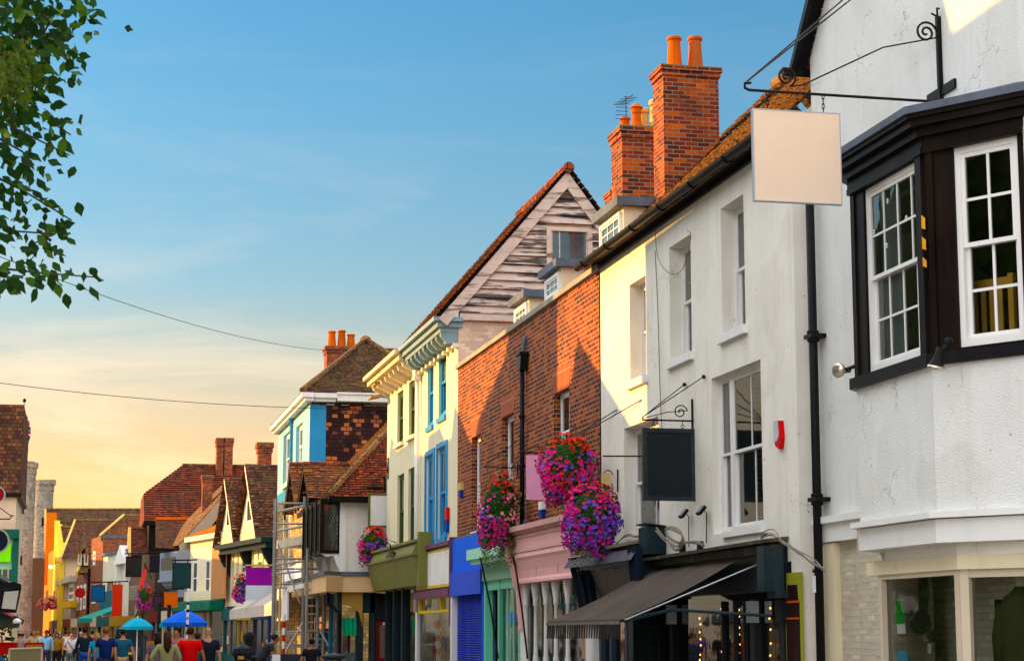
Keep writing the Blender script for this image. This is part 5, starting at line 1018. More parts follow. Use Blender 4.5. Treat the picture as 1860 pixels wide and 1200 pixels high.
Yg = 61.6; gablet(Fh, Yg, 1.55, onY(567, 848, Yg).x, 3.4, onY(570, 897, Yg - 1.5).z, onY(562, 848, Yg).z, MT['tile'], MT['brown_black'])
Yg2 = 69.0; gablet(Fh, Yg2, 1.9, onY(541, 848, Yg2).x, 3.6, onY(545, 915, Yg2 - 1.9).z, onY(535, 848, Yg2).z, MT['tile'], MT['brown_black'])
# cream fascia and dark corner shop
fp = [V((8.7, YF - .35, 0)), V((onY(623, 1060, YF - .35).x, YF - .35, 0)), V((onX(590, 1060, xF - .55).x, onX(592, 1060, xF - .55).y, 0)), V((xF - .5, YF + 9, 0)), V((xF + .2, YF + 9, 0)), V((xF + .3, YF + .2, 0)), V((8.7, YF + .2, 0))]
crm = PM('cream_fascia', (.78, .56, .34), rough=.4, var=.04, dirt=.1, bstr=.02)
csh = thing('corner_shop', 'dark corner shopfront under a plain cream fascia with a red door', 'shopfront', (xF + .5, YF, 0))
mesh('fascia', MB().prism([p + Z * zFg for p in fp], Z * (zFb - zFg - .06)), crm, csh)
mesh('lead_cap', MB().prism([p + V((-.05, -.05, zFb - .06)) for p in fp], Z * .12), MT['lead'], csh)
FNs = Fc((xF, YF), (1, 0)); xa_, xb_ = FNs.at(684, 1150)[0], 1.6
mesh('shop_wall', MB().fbox(FNs, FNs.at(648, 1150)[0], FNs.at(660, 1150)[0], 0, zFg, -.3, .0).fbox(FNs, FNs.at(672, 1150)[0], xa_ - .05, 0, zFg, -.3, .0).fbox(FNs, FNs.at(660, 1150)[0], xa_, zFg - .6, zFg, -.25, -.0), MT['dark_teal'], csh)
dz = FNs.at(690, 1127)[1]
dm = mesh('door', MB().fbox(FNs, xa_, xb_, .6, dz, -.2, -.14), PM('maroon_door', (.16, .02, .025), rough=.4, dirt=.2), csh)
mesh('kick_plate', MB().fbox(FNs, xa_, xb_, .1, .6, -.2, -.13), PM('grey_plate', (.3, .32, .3)), dm)
mesh('door_glass', MB().fbox(FNs, xa_ + .12, xa_ + .42, .95, dz - .12, -.14, -.135), PM('taupe_pane', (.2, .14, .12), rough=.2), dm); mesh('door_notice', MB().fbox(FNs, xa_ + .2, xa_ + .42, dz - .12, dz - .04, -.134, -.13), wp, dm)
mesh('fanlight', MB().fbox(FNs, xa_, xb_, dz + .04, dz + .55, -.2, -.17), PM('dark_fanlight', (.03, .03, .035), rough=.1), csh)
xg0, xg1 = FNs.at(618, 1150)[0], FNs.at(648, 1150)[0]
mesh('corner_post', MB().box((xF - .1 + xg0 * 0, YF - .1, 0), (.14, 0, 0), (0, .14, 0), (0, 0, zFg)), MT['dark_teal'], csh)
mesh('shop_pane', MB().fbox(FNs, xg0, xg1, .55, zFg - .7, -.03, -.025), MT['shopglass'], csh)
mesh('stall_riser', MB().fbox(FNs, xg0, xg1, 0, .55, -.1, .0).box((xF, YF, 0), (.08, 0, 0), (0, 9, 0), (0, 0, .55)), MT['dark_teal'], csh)
cloth(FNs, xg0 + .05, xg1 - .02, zFg - 1.25, zFg - .75, -.0, .02, 10, PM('green_valance', (.02, .35, .18), rough=.8, dirt=.1), csh, 'green_valance', lean=.05)
mesh('wooden_bracket', MB().prism([FNs.p(xg0 + .02, zFg, .12), FNs.p(xg1 + .15, zFg, .12), FNs.p(xg1 + .15, zFg - 1.0, .12), FNs.p(xg1 + .05, zFg - .6, .12), FNs.p(xg1 - .2, zFg - .4, .12), FNs.p(xg0 + .02, zFg - .35, .12)], FNs.N * -.12), PM('pale_oak', (.45, .28, .1), dirt=.2), csh)
mesh('purple_panel', MB().fbox(FNs, xg0 + .12, xg0 + .35, .5, zFg - 1.2, -.4, -.38), PM('magenta_panel', (.2, .03, .12)), csh)
mesh('display_shelf', MB().fbox(FNs, xg0, xg1 + .1, .55, 1.1, -.7, -.3), PM('pale_blue_goods', (.3, .42, .5), dirt=.4), csh)
for k in range(5): mesh('front_pane_frame', MB().box((xF - .03, YF + .6 + k * 1.8, .55), (.1, 0, 0), (0, .12, 0), (0, 0, zFg - .55)), PM('blue_post', (.05, .18, .32)) if k % 2 else MT['dark_teal'], csh)
mesh('front_pane', MB().box((xF + .03, YF, .55), (.01, 0, 0), (0, 9, 0), (0, 0, zFg - .55)), MT['darkglass'], csh)
mesh('shop_ceiling', MB().box((xF, YF - .02, zFg - .04), (3, 0, 0), (0, 9, 0), (0, 0, .02)).box((xF + 2.2, YF, 0), (.02, 0, 0), (0, 9, 0), (0, 0, zFg - .05)), MT['interior'], csh)
mesh('drain', MB().tube([(xF - .35, YF + .1, zFg), (xF - .35, YF + .05, zFg - .35), (xF - .05, YF - .1, zFg - .6), (xF - .02, YF - .16, .1)], .06, 7), MT['black_paint'], csh)
# white lettering-free board and light blue notice on the stone front
a, b, c, e = FF.win(516, 546, 1022, 1048, .1); tag(mesh('notice_board', MB().fbox(FF, a, b, c, e, .0, .08), wp, loc=FF.p(a, c, .1)), 'white notice board with a dark edge on the yellow stone front behind scaffolding', 'notice board')
a, b, c, e = FF.win(503, 551, 1059, 1082, .8); wb = thing('shop_sign', 'white L shaped sign board behind the scaffolding', 'sign', FF.p(a, c, .8))
mesh('long_board', MB().fbox(FF, a, b, c + .25, e, .78, .84), wp, wb); mesh('drop_board', MB().fbox(FF, a, a + 4.0, c - .7, c + .25, .78, .84), wp, wb)
aw2 = thing('shop_awning', 'pale grey canvas awning low behind the scaffolding', 'awning', FF.p(-9, 2.3, .5)); z_ = onX(470, 1105, xF - .3).z
mesh('canopy_cloth', MB().poly((xF, 66, z_ + .75), (xF, 86, z_ + .75), (xF - 1.1, 86, z_), (xF - 1.1, 66, z_)), PM('pale_canvas', (.45, .40, .36), rough=.9, dirt=.4), aw2); mesh('valance', MB().box((xF - 1.12, 66, z_ - .4), (.02, 0, 0), (0, 20, 0), (0, 0, .4)), PM('pale_valance', (.5, .47, .44), rough=.9, dirt=.4), aw2)
# ================================================================== G: tall blue house
YGn, YGf = 76.7, 89.7; FGf = Fc((8.6, YGf), (0, -1)); FGn = Fc((8.6, YGn), (1, 0)); G1 = YGf - YGn
G = thing('blue_house', 'tall blue and mint house with a tile hung side wall and mossy hipped roof', 'house', (9.5, 83, 0))
zG = FGn.at(575, 735)[1]; zGm = FGf.at(510, 895)[1]
gw = [FGf.win(517, 528, 780, 872), FGf.win(540, 550, 765, 845)]
gw = [(a, b, c, e) for a, b, c, e in gw]
mintw = PM('pale_blue_wall', (.26, .50, .54), rough=.7, var=.06, dirt=.2); bluew = PM('blue_wall', (.06, .24, .42), rough=.6, var=.1, dirt=.2)
mb = MB(); wall(mb, FGf, 0, G1, zGm, zG, gw, .2); mesh('wall', mb, mintw, G)
xs = FGn.at(592, 780)[0]
mesh('lower_wall', MB().poly(FGf.p(0, 0), FGf.p(G1, 0), FGf.p(G1, zGm), FGf.p(0, zGm)), bluew, G)
mesh('blue_return', MB().fbox(FGn, .004, xs, 0, zG, -.3, .0), bluew, G)
mesh('tile_hung_wall', MB().fbox(FGn, xs, 7, 0, zG, -.3, -.03), MT['tile_hung'], G)
for op in gw: sash(G, FGf, op, PM('white_sash', (.75, .72, .68)), cols=1, rows=(1, 1), rec=.1, fw=.12, sill=.12, sd=.2, curtain=(MT['cream_curtain'], 'full'))
for s, e in ((gw[0], 0), (gw[1], 0)): mesh('blue_reveal', MB().fbox(FGf, s[0] - .25, s[0], s[2], s[3], .0, .02), bluew, G)
zc0 = FGn.at(575, 722)[1]
mesh('cornice', MB().fbox(FGf, -.2, G1 + .35, zG + .12, zG + .26, -.1, .24).fbox(FGf, -.2, G1 + .45, zG + .26, zG + .45, -.1, .38).fbox(FGn, .12, xs + .35, zG + .12, zG + .26, -.2, .24).fbox(FGn, .12, xs + .4, zG + .26, zG + .45, -.2, .36).fbox(FGn, xs + .4, 7, zG + .15, zG + .42, -.2, .3).fbox(FGn, xs + .4, 7, zG + .42, zG + .5, -.2, .36), PM('white_cornice', (.76, .74, .7), rough=.5, dirt=.25), G)
zr = zG + .48; ap = onY(664, 620, 80.8); ex = 8.6 - .35
r = MB(); slope(r, (ex, YGf + .3, zr), (ex, YGn - .3, zr), (ap.x, 80.8, ap.z), (ap.x, YGf - 3.8, ap.z), tile=.2, course=.14, jit=.014); slope(r, (ex, YGn - .3, zr), (2 * ap.x - ex, YGn - .3, zr), (ap.x + .1, 80.8, ap.z), (ap.x, 80.8, ap.z), tile=.2, course=.14, jit=.014); slope(r, (2 * ap.x - ex, YGf, zr), (ex, YGf, zr), (ap.x, YGf - 3.8, ap.z), (ap.x, YGf - 3.8, ap.z), tile=.5, course=.3)
mesh('roof', r, MT['tile_moss'], G); mesh('hip_tiles', MB().tube([V((ex, YGn - .3, zr + .05)), ap + Z * .08, V((2 * ap.x - ex, YGn - .3, zr))], .14, 8).ball(ap + Z * .06, .25, .25, .2, 8, 6), MT['tile_gold'], G)
r = MB(); slope(r, (ap.x + .3, 81, zr), (ap.x + 4, 81, zr), (ap.x + 4, 84.4, onY(712, 630, 84).z), (ap.x + .3, 84.4, onY(712, 630, 84).z), tile=.2, course=.14); mesh('rear_roof', r, MT['tile_brown'], G)
cG, a, b, zt_ = chimney(G, 593, 647, 628, 690, 86.5, 1.0, MT['chimney_brick'], band=.16, proud=.08)
for x, tp in ((605, 597), (623, 595), (640, 602)): pot(cG, onY(x, 628, 86.5).x, 87.0, zt_, (628 - tp) / 3500 * 86.5, 8.2 / 3500 * 86.5, MT['terracotta'])
gp = FGf.p(FGf.at(532, 800)[0], 0, .08); gpi = thing('drainpipe', 'teal drainpipe with hopper on the mint front of the tall blue house', 'drainpipe', gp)
zq = FGf.at(532, 768)[1]; mesh('pipe', MB().tube([gp + Z * zGm, gp + Z * zq], .07, 7), bluew, gpi); mesh('hopper_head', MB().prism([gp + V((-.1, -.1, zq)), gp + V((-.1, .1, zq)), gp + V((-.1, .3, zq + .4)), gp + V((-.1, -.3, zq + .4))], (.2, 0, 0)), bluew, gpi)
# ================================================================== scaffold tower in front of the stone house
sc_ = thing('scaffold_tower', 'grey steel scaffold tower with ladder frames and a timber deck beside the jettied house', 'scaffold', (6.8, 63, 0))
sx0, sx1 = onY(500, 1100, 66).x, onY(551, 1100, 62).x; ya, yb = 66, 62; zt1 = onY(500, 918, 66).z
for (x, y, zz) in ((sx0, ya, zt1), (sx1, yb, zt1 + .05), (sx0 + .9, ya, zt1 - .1), (sx1 - .95, yb, zt1 - .05)): mesh('upright', MB().tube([(x, y, 0), (x, y, zz)], .062, 7), MT['steel'], sc_)
for py in (930, 965, 1025, 1042, 1068, 1150, 1172):
    z = onY(500, py, 66).z; mesh('ledger', MB().tube([(sx0 - .1, ya, z), (sx1 + .1, yb, z)], .045, 6), MT['steel'], sc_); mesh('transom', MB().tube([(sx1 - 1.0, yb, z + .05), (sx1 + .6, yb, z + .05)], .035, 6), MT['steel'], sc_)
zd = onY(520, 985, 64).z; mesh('toe_board', MB().prism([(sx0, ya - .05, zd - .12), (sx1, yb - .08, zd - .12), (sx1, yb - .08, zd + .16), (sx0, ya - .05, zd + .16)], (.04, 0, 0)).box((sx1, yb - .08, zd - .12), (1.2, 0, 0), (0, .04, 0), (0, 0, .28)), PM('pale_board', (.58, .53, .42), dirt=.4), sc_)
mesh('deck', MB().prism([(sx0, ya, zd - .1), (sx1, yb, zd - .1), (sx1 + 1.1, yb, zd - .1), (sx0 + 1.0, ya, zd - .1)], Z * .05), PM('pale_board'), sc_)
for (x0, y0, x1, y1) in ((505, 988, 545, 1095), (515, 1130, 538, 1190), (550, 1130, 513, 1192)):
    p, q = onY(x0, y0, 61.8), onY(x1, y1, 61.8); mesh('brace', MB().tube([p, q], .03, 6), PM('bright_tube', (.6, .6, .62), rough=.3, metal=.6), sc_)
# near ladder tower
for x in (557, 577, 588):
    p = onY(x, 1100, 60); mesh('upright', MB().tube([(p.x, 60, 0), (p.x, 60, onY(x, 1048 if x > 560 else 995, 60).z)], .05, 7), MT['steel'], sc_)
for py in range(1055, 1200, 15): p, q = onY(557, py, 60), onY(577 if py % 2 else 588, py, 60); mesh('rung', MB().tube([p, q], .035, 6), MT['steel'], sc_)
p, q = onY(582, 1145, 59.5), onY(606, 1188, 59.5); mesh('outrigger', MB().tube([p, q], .035, 6), PM('bright_tube'), sc_)
pole = onY(508, 1100, 61); po = thing('striped_pole', 'pale wooden pole with red and white bands below, beside the scaffold', 'pole', (pole.x, 61, 0))
mesh('pole_shaft', MB().tube([(pole.x, 61, 0), (pole.x, 61, onY(508, 1058, 61).z)], .045, 7), PM('pale_pole', (.55, .42, .2)), po)
for k in range(5): mesh('red_band', MB().lathe((pole.x + .13, 60.9, .15 + k * .42), [(.05, 0), (.05, .2)], 8), PM('band_red', (.6, .03, .03)), po); mesh('white_band', MB().lathe((pole.x + .13, 60.9, .35 + k * .42), [(.048, 0), (.048, .22)], 8), wp, po)
# ================================================================== the far end of the street, bending to the left
def front(P0, x1, ang, ypx=1060):
    """a street front that starts at plan point P0 (its near end) and runs on to the pixel column x1"""
    F = Fc(P0, (math.sin(ang), -math.cos(ang))); s = F.at(x1, ypx)[0]; P1 = F.p(s, 0)
    return Fc(P1[:2], F.T[:2]), -s, P1[:2]
def plainbox(mb, F, L, z0, z1, dep): 
    return mb.prism([F.p(0, z0), F.p(L, z0), F.p(L, z0, -dep), F.p(0, z0, -dep)], Z * (z1 - z0))
def wins(par, F, lst, m, cols=2, rows=(1, 1), fw=.1, d=.03, pane=None):
    for x0, x1, y0, y1 in lst:
        a, b, c, e = F.win(x0, x1, y0, y1)
        mb = MB()
        for q in ((a, a + fw, c, e), (b - fw, b, c, e), (a + fw, b - fw, c, c + fw), (a + fw, b - fw, e - fw, e), (a + fw, b - fw, (c + e) / 2 - fw * .3, (c + e) / 2 + fw * .3)): mb.fbox(F, *q, -.05, d)
        for k in range(1, cols): s = a + (b - a) * k / cols; mb.fbox(F, s - .025, s + .025, c + fw, (c + e) / 2 - fw * .3, -.05, d * .6); mb.fbox(F, s - .025, s + .025, (c + e) / 2 + fw * .3, e - fw, -.05, d * .6)
        w_ = mesh('window', mb, m, par); mesh('pane', MB().fbox(F, a + fw, b - fw, c + fw, e - fw, -.04, .004), pane or PM('far_pane', (.03, .045, .055), rough=.12, var=.6, dirt=.3, spec=.5, bstr=0), w_)
# ---- H: gableted cream house
FH, LH, PH = front((8.55, 90.0), 415, .153, 1000)
H = thing('gableted_house', 'cream jettied house with two steep tiled gables and carved dark cornice', 'house', FH.p(LH / 2, 0))
zh0 = FH.at(450, 1002)[1]; zh1 = FH.at(450, 988)[1]
mb = MB(); plainbox(mb, FH, LH, 0, zh0, 8); mesh('wall', mb, MT['cream_wall'], H)
mesh('jetty_cornice', MB().fbox(FH, -.1, LH + .1, zh0, zh0 + .25, -.2, .45).fbox(FH, -.2, LH + .2, zh0 + .25, zh1 + .1, -.2, .7), MT['dark_teal'], H)
for s in (.3, LH * .5, LH - .4): mesh('carved_bracket', MB().prism([FH.p(s, zh0, 0), FH.p(s, zh0, .6), FH.p(s, zh0 - .35, .45), FH.p(s, zh0 - .95, .1), FH.p(s, zh0 - 1.1, 0)], FH.T * .3), MT['black_paint'], H)
def fgab(par, F, sc, hw, z0, za, dep, roofm, wallm, oh=.35, win=None):
    gb = mesh('gable', MB().prism([F.p(sc - hw, z0, .3), F.p(sc + hw, z0, .3), F.p(sc, za, .3)], F.N * -.2), wallm, par); r = MB()
    slope(r, F.p(sc + hw + .15, z0 - .1, .3 + oh), F.p(sc + hw + .15, z0 - .1, -dep), F.p(sc, za + .1, -dep), F.p(sc, za + .1, .3 + oh), tile=.24, course=.16); slope(r, F.p(sc - hw - .15, z0 - .1, -dep), F.p(sc - hw - .15, z0 - .1, .3 + oh), F.p(sc, za + .1, .3 + oh), F.p(sc, za + .1, -dep), tile=.5, course=.3)
    mesh('gable_roof', r, roofm, gb); mesh('bargeboard', MB().prism([F.p(sc + hw + .12, z0 - .12, .3 + oh), F.p(sc, za + .08, .3 + oh), F.p(sc, za - .14, .3 + oh), F.p(sc + hw, z0 - .22, .3 + oh)], F.N * -.06), MT['cream_wall'], gb)
    if win: 
        fr_ = mesh('gable_window', MB().fbox(F, sc - hw * .3, sc + hw * .3, z0 + win[0], z0 + win[1], .3, .34), wp, gb); mesh('pane', MB().fbox(F, sc - hw * .22, sc + hw * .22, z0 + win[0] + .08, z0 + win[1] - .08, .34, .35), PM('far_pane', (.03, .045, .055), rough=.12, var=.6, dirt=.3, spec=.5, bstr=0), fr_)
for x, apx, apy, hw, xr in ((424, 429, 868, 2.2, 5.2), (462, 464, 843, 2.4, 6.2)):
    s = FH.at(x + 4, 950)[0]; za = FH.at(x + 4, apy, .3)[1]; fgab(H, FH, s, hw, zh1 + .1, za, 6.5, MT['tile_brown'], PM('pale_plaster', (.74, .66, .48), dirt=.3), win=(.9, 2.0))
r = MB(); zt = onY(485, 840, 92).z
slope(r, FH.p(-.2, zh1 + 0, -.2), FH.p(LH + .4, zh1 + 0, -.2), FH.p(LH + .4, zt, -4.5), FH.p(-.2, zt, -4.5), tile=.24, course=.16); mesh('roof', r, MT['tile_brown'], H)
mesh('near_roof_slope', MB().prism([FH.p(LH - .3, zh1, .1), FH.p(LH + .3, zh1, .1), FH.p(LH + .3, zt, -1.6), FH.p(LH - .3, zt, -1.6)], FH.N * -3), MT['tile_red'], H)
wins(H, FH, [(470, 480, 1015, 1040), (440, 452, 1015, 1040)], MT['cream_wall'])
for s in [LH * k / 9 for k in range(10)]: mesh('timber_stud', MB().fbox(FH, s, s + .18, 3.4, zh0, .002, .05), PM('pale_stud', (.6, .52, .36), dirt=.4), H)
mesh('ground_shop', MB().fbox(FH, .1, LH, 0, 3.0, -.05, .06), MT['dark_teal'], H)
chimney(H, 469, 493, 803, 850, 96, .9, MT['chimney_brick'], band=.25, proud=.1)
# ---- I: cream house with copper banner
FI, LI, PI_ = front(PH, 345, .21, 1000)
I = thing('cream_house', 'plain cream house with sash windows and a hipped orange tiled roof', 'house', FI.p(LI / 2, 0))
zi = FI.at(415, 968)[1]; zi2 = FI.at(400, 1088)[1]
mb = MB(); plainbox(mb, FI, LI, 0, zi, 8); mesh('wall', mb, cmz, I)
mesh('cornice', MB().fbox(FI, -.1, LI + .1, zi - .15, zi + .1, -.1, .3), MT['cream_wall'], I)
zr_ = onY(424, 905, 101).z; r = MB(); slope(r, FI.p(-.2, zi + .1, .3), FI.p(LI + .2, zi + .1, .3), FI.p(LI + .2, zr_, -3.6), FI.p(2.2, zr_, -3.6), tile=.24, course=.16); slope(r, FI.p(LI + .2, zi + .1, .3), FI.p(LI + .2, zi + .1, -8), FI.p(LI + .1, zr_, -3.7), FI.p(LI, zr_, -3.6), tile=.24, course=.16); slope(r, FI.p(-.2, zi + .1, -8), FI.p(-.2, zi + .1, .3), FI.p(2.2, zr_, -3.6), FI.p(2.2, zr_, -3.7), tile=.5, course=.3)
mesh('roof', r, PM('orange_tile', (.42, .17, .05), var=.4, dirt=.7, dcol=(.16, .07, .04), bs=6, bstr=.6, bdist=.05), I)
wins(I, FI, [(352, 360, 1018, 1080), (375, 383, 1015, 1085), (410, 424, 1012, 1075)], MT['white_paint'], cols=1)
a, b, c, e = FI.win(385, 411, 992, 1086, .3); tag(mesh('fabric_banner', MB().fbox(FI, a, b, c, e, .25, .3), PM('copper_cloth', (.48, .25, .13), rough=.4, dirt=.1), loc=FI.p(a, c, .3)), 'tall plain copper coloured banner on the front of the cream house', 'banner')
mesh('shop_cornice', MB().fbox(FI, -.1, LI + .1, zi2, zi2 + .5, -.1, .25), MT['cream_wall'], I)
mesh('shop_front', MB().fbox(FI, .0, LI, 0, .95, 0, .1).fbox(FI, LI - 3.4, LI - 3.0, .95, zi2, 0, .12).fbox(FI, LI - .35, LI, .95, zi2, 0, .1), PM('cream_shopfront'), I)
mesh('shop_pane', MB().fbox(FI, LI - 3.0, LI - .35, 1.0, zi2 - .6, .02, .03), PM('far_pane'), I); mesh('green_panel', MB().fbox(FI, LI - 3.2, LI - .3, .15, .75, .1, .13), PM('deep_green', (.02, .10, .07), dirt=.2), I)
gaw = thing('shop_awning', 'dark green canvas awning rolled over the cream shop windows', 'awning', FI.p(LI / 2, zi2, .5)); gm = PM('green_canvas', (.02, .14, .09), rough=.7, var=.3, dirt=.4, dcol=(.2, .22, .2))
mesh('canopy_cloth', MB().prism([FI.p(0, zi2, .2), FI.p(0, zi2 - .1, .9), FI.p(0, zi2 - .55, .95), FI.p(0, zi2 - .6, .2)], FI.T * LI), gm, gaw)
# ---- J: great tiled roof behind
YJ = 116; xJ = onY(262, 940, YJ).x; zJ = onY(262, 946, YJ).z; YJr = 121.5; pJ = onY(331, 845, YJr); zJh = onY(262, 897, YJ + 2.9).z
J = thing('great_roof_house', 'large house with a vast steep red brown tiled roof and two chimneys', 'house', (xJ, YJ, 0))
xJr = onY(500, 845, YJr).x + 2
mesh('wall', MB().box((xJ + .3, YJ + .3, 0), (xJr - xJ - .6, 0, 0), (0, 10.5, 0), (0, 0, zJ)), MT['brown_black'], J)
r = MB(); hA = V((xJ, YJ, zJ)); hB = V((xJ, YJ + 2.9, zJh)); hC = pJ; hD = V((xJ, YJ + 8.1, zJh)); hE = V((xJ, YJ + 11, zJ))
n1 = 26
for i in range(n1):  # near slope in courses, its left edge following the half hip
    def le(t):
        q = zJ + (hC.z - zJ) * t; y = YJ + 5.5 * t
        x = xJ if q <= zJh else xJ + (hC.x - xJ) * (q - zJh) / (hC.z - zJh); return V((x, y, q))
    t0, t1 = i / n1, (i + 1) / n1; a, b = le(t0), le(t1); nrm = V((0, -.6, .8)) * .07
    r.poly(a + nrm, V((xJr, a.y, a.z)) + nrm, V((xJr, b.y, b.z)), b); r.poly(a, V((xJr, a.y, a.z)), V((xJr, a.y, a.z)) + nrm, a + nrm)
r.poly(hB, hC, hD); r.poly(hE, hD, hC, V((xJr, hC.y, hC.z)), V((xJr, hE.y, hE.z))); mesh('roof', r, MT['tile_red'], J)
mesh('hung_gable', MB().poly(hA, hE, hD, hB), MT['tile_red'], J); mesh('eaves_board', MB().box((xJ - .05, YJ - .08, zJ - .25), (xJr - xJ, 0, 0), (0, .1, 0), (0, 0, .25)), MT['brown_black'], J)
mesh('ridge_tile', MB().tube([hC, V((xJr, hC.y, hC.z))], .14, 6), MT['tile_brown'], J)
for x0, x1 in ((393, 405), (407, 422)): chimney(J, x0, x1, 795, 862, 120.5, 1.1, MT['chimney_brick'], band=.25, proud=.07)
# ---- K: blue grey oriel house with long grey verge
FK_, LK, PK = front(PI_, 283, .25, 1000)
K = thing('oriel_house', 'timbered house with a blue grey oriel window and low red tiled roofs', 'house', FK_.p(LK / 2, 0)); bg_p = PM('blue_grey_paint', (.27, .31, .40), rough=.6, dirt=.3)
zk = FK_.at(330, 1000)[1]
mb = MB(); plainbox(mb, FK_, LK, 0, zk, 7); mesh('wall', mb, MT['brown_black'], K)
YK = FK_.p(LK, 0).y
r = MB(); p = [onY(x, y, Y) for x, y, Y in ((283, 994, YK + 1), (348, 998, YK + 1), (352, 943, YK + 5), (283, 943, YK + 5))]; slope(r, *p, tile=.24, course=.16); mesh('roof', r, MT['tile_brown'], K); mesh('ridge_tile', MB().tube([p[3], p[2]], .16, 6), MT['terracotta'], K); mesh('verge_board', MB().prism([p[0], p[3], p[3] - Z * .4, p[0] - Z * .4], (.12, 0, 0)), MT['brown_black'], K)
vb = [onY(x, y, YK + .2) for x, y in ((317, 1010), (420, 885), (424, 900), (330, 1012))]
mesh('grey_verge', MB().prism([onY(x, y, YK + .2) for x, y in ((325, 990), (422, 882), (424, 900), (372, 972), (332, 1010))], (0, .2, 0)), PM('grey_render', (.34, .31, .24), dirt=.3), K)
r = MB(); q = [onY(324, 990, YK + .2), onY(423, 880, YK + .2)]; slope(r, q[0] + V((-.9, 4, 0)), q[0], q[1], q[1] + V((-.3, 5, .3)), tile=.24, course=.16); mesh('sunlit_roof', r, MT['tile_gold'], K)
chimney(K, 367, 385, 862, 925, YK + 2, .9, MT['chimney_brick'], band=.2)
a, b, c, e = FK_.win(291, 322, 1000, 1050, .7)
orl = mesh('oriel', MB().fbox(FK_, a, b, c, e, -.1, .7).prism([FK_.p(a + .1, c - .7, .0), FK_.p(a + .1, c, .0), FK_.p(a + .1, c, .68), FK_.p(a + .1, c - .35, .5)], FK_.T * (b - a - .2)).fbox(FK_, a - .1, b + .1, c - .12, c, -.1, .78), bg_p, K)
mesh('oriel_pane', MB().fbox(FK_, b - .02, b - .01, c + .5, e - .3, .15, .6).fbox(FK_, a + .2, b - .2, c + .5, e - .3, .7, .71), PM('far_pane'), orl)
FKn = Fc(FK_.p(LK + .01, 0)[:2], (1, 0)); mesh('near_gable', MB().fbox(FKn, -.6, 3.5, 3.6, zk, -.1, .02), bg_p, K)
mesh('shop_window', MB().fbox(FK_, .5, LK - .5, .4, 2.8, .0, .05), PM('far_pane'), K)
# ---- L: the row beyond
ch = [(262, 116.0), (234, 121), (185, 129), (163, 135), (138, 143), (112, 156), (95, 173), (80, 187)]
pts = [((onY(x, 1080, y).x), y) for x, y in ch]
def seg(i): return fc2(pts[i + 1], pts[i]), math.hypot(pts[i][0] - pts[i+1][0], pts[i][1] - pts[i+1][1])
def block(name, label, i, ytop, m, dep=9, cat='house'):
    F, L = seg(i); zt = F.at((ch[i][0] + ch[i+1][0]) / 2, ytop)[1]; t = thing(name, label, cat, F.p(L / 2, 0)); mb = MB(); plainbox(mb, F, L - .05, 0, zt, dep); mesh('wall', mb, m, t); return t, F, L, zt
def roofx(par, x0, x1, ye, yr, Y0, Y1, m, left=None, name='roof'):
    """roof slope facing the camera: eave pixels (x0..x1, ye) at Y0, ridge pixels at Y1"""
    a, b = onY(x0, ye, Y0), onY(x1, ye, Y0); xl = left if left else x0; c, d = onY(x1, yr, Y1), onY(xl, yr, Y1); r = MB(); slope(r, a, b, c, d, tile=.26, course=.18)
    mb_ = [a, d, V((d.x, 2 * Y1 - Y0, a.z)), V((a.x, 2 * Y1 - Y0, a.z))]; r.poly(a, d, mb_[2]); r.poly(d, c, V((c.x, 2 * Y1 - Y0, b.z)), mb_[2]); vg = MB().prism([a + V((-.1, 0, .12)), d + V((-.1, 0, .12)), d + V((-.1, 0, -.3)), a + V((-.1, 0, -.3))], (.16, 0, 0)).prism([d + V((-.1, 0, .12)), V((d.x - .1, 2 * Y1 - Y0, a.z + .12)), V((d.x - .1, 2 * Y1 - Y0, a.z - .3)), d + V((-.1, 0, -.3))], (.16, 0, 0)); o_ = mesh(name, r, m, par); mesh('verge_board', vg, PM('verge_sunlit', (.62, .42, .16), dirt=.2), o_); mesh('ridge_tile', MB().tube([d, c], .16, 6), MT['tile_gold'], o_); return o_, a, b, c, d  # cream verge boards with warm sunlight put into their colour
black_t = PM('far_timber', (.03, .02, .016), dirt=.3)
t, F, L, zt = block('dark_bow_house', 'narrow dark house with a timber bow window behind hanging signs', 0, 1010, PM('dim_wall', (.16, .11, .08), dirt=.4)); roofx(t, 236, 300, 1008, 960, 117, 121, MT['tile_red'])
a, b, c, e = F.win(236, 250, 1062, 1088, .6); mesh('bow_window', MB().fbox(F, a, b, c, e, 0, .6).prism([F.p(a, c, 0), F.p(b, c, 0), F.p((a + b) / 2, c - 1, .2)], F.N * .3), PM('stone_trim', (.3, .27, .2)), t); mesh('bow_pane', MB().fbox(F, a + .1, b - .1, c + .1, e - .1, .6, .62), PM('far_pane'), t)
t, F, L, zt = block('white_pediment_house', 'pale rendered house with a small white pedimented dormer', 1, 1006, PM('pale_render', (.72, .70, .60), dirt=.35, dcol=(.4, .35, .25)))
wins(t, F, [(196, 206, 1055, 1090)], PM('maroon_sash', (.14, .015, .03)), cols=1)
a, b, c, e = F.win(209, 230, 1022, 1055, .3); pdm = mesh('pediment', MB().prism([F.p(a, e, -.2), F.p(b, e, -.2), F.p((a + b) / 2, e + 1.15, -.2)], F.N * .6).fbox(F, a + .2, a + .5, c, e, 0, .3).fbox(F, b - .5, b - .2, c, e, 0, .3), MT['white_paint'], t)
mesh('lead_parapet', MB().fbox(F, -.1, L, zt, zt + .18, -.3, .15), MT['lead'], t); mesh('shop_fascia', MB().fbox(F, .5, L * .55, 2.9, 4.3, .0, .25), PM('teal_fascia', (.02, .12, .18), dirt=.3, dcol=(.3, .4, .45)), t); mesh('shop_front', MB().fbox(F, .3, L, .1, 2.7, .0, .1), PM('dark_shop', (.02, .03, .035), dirt=.3), t)
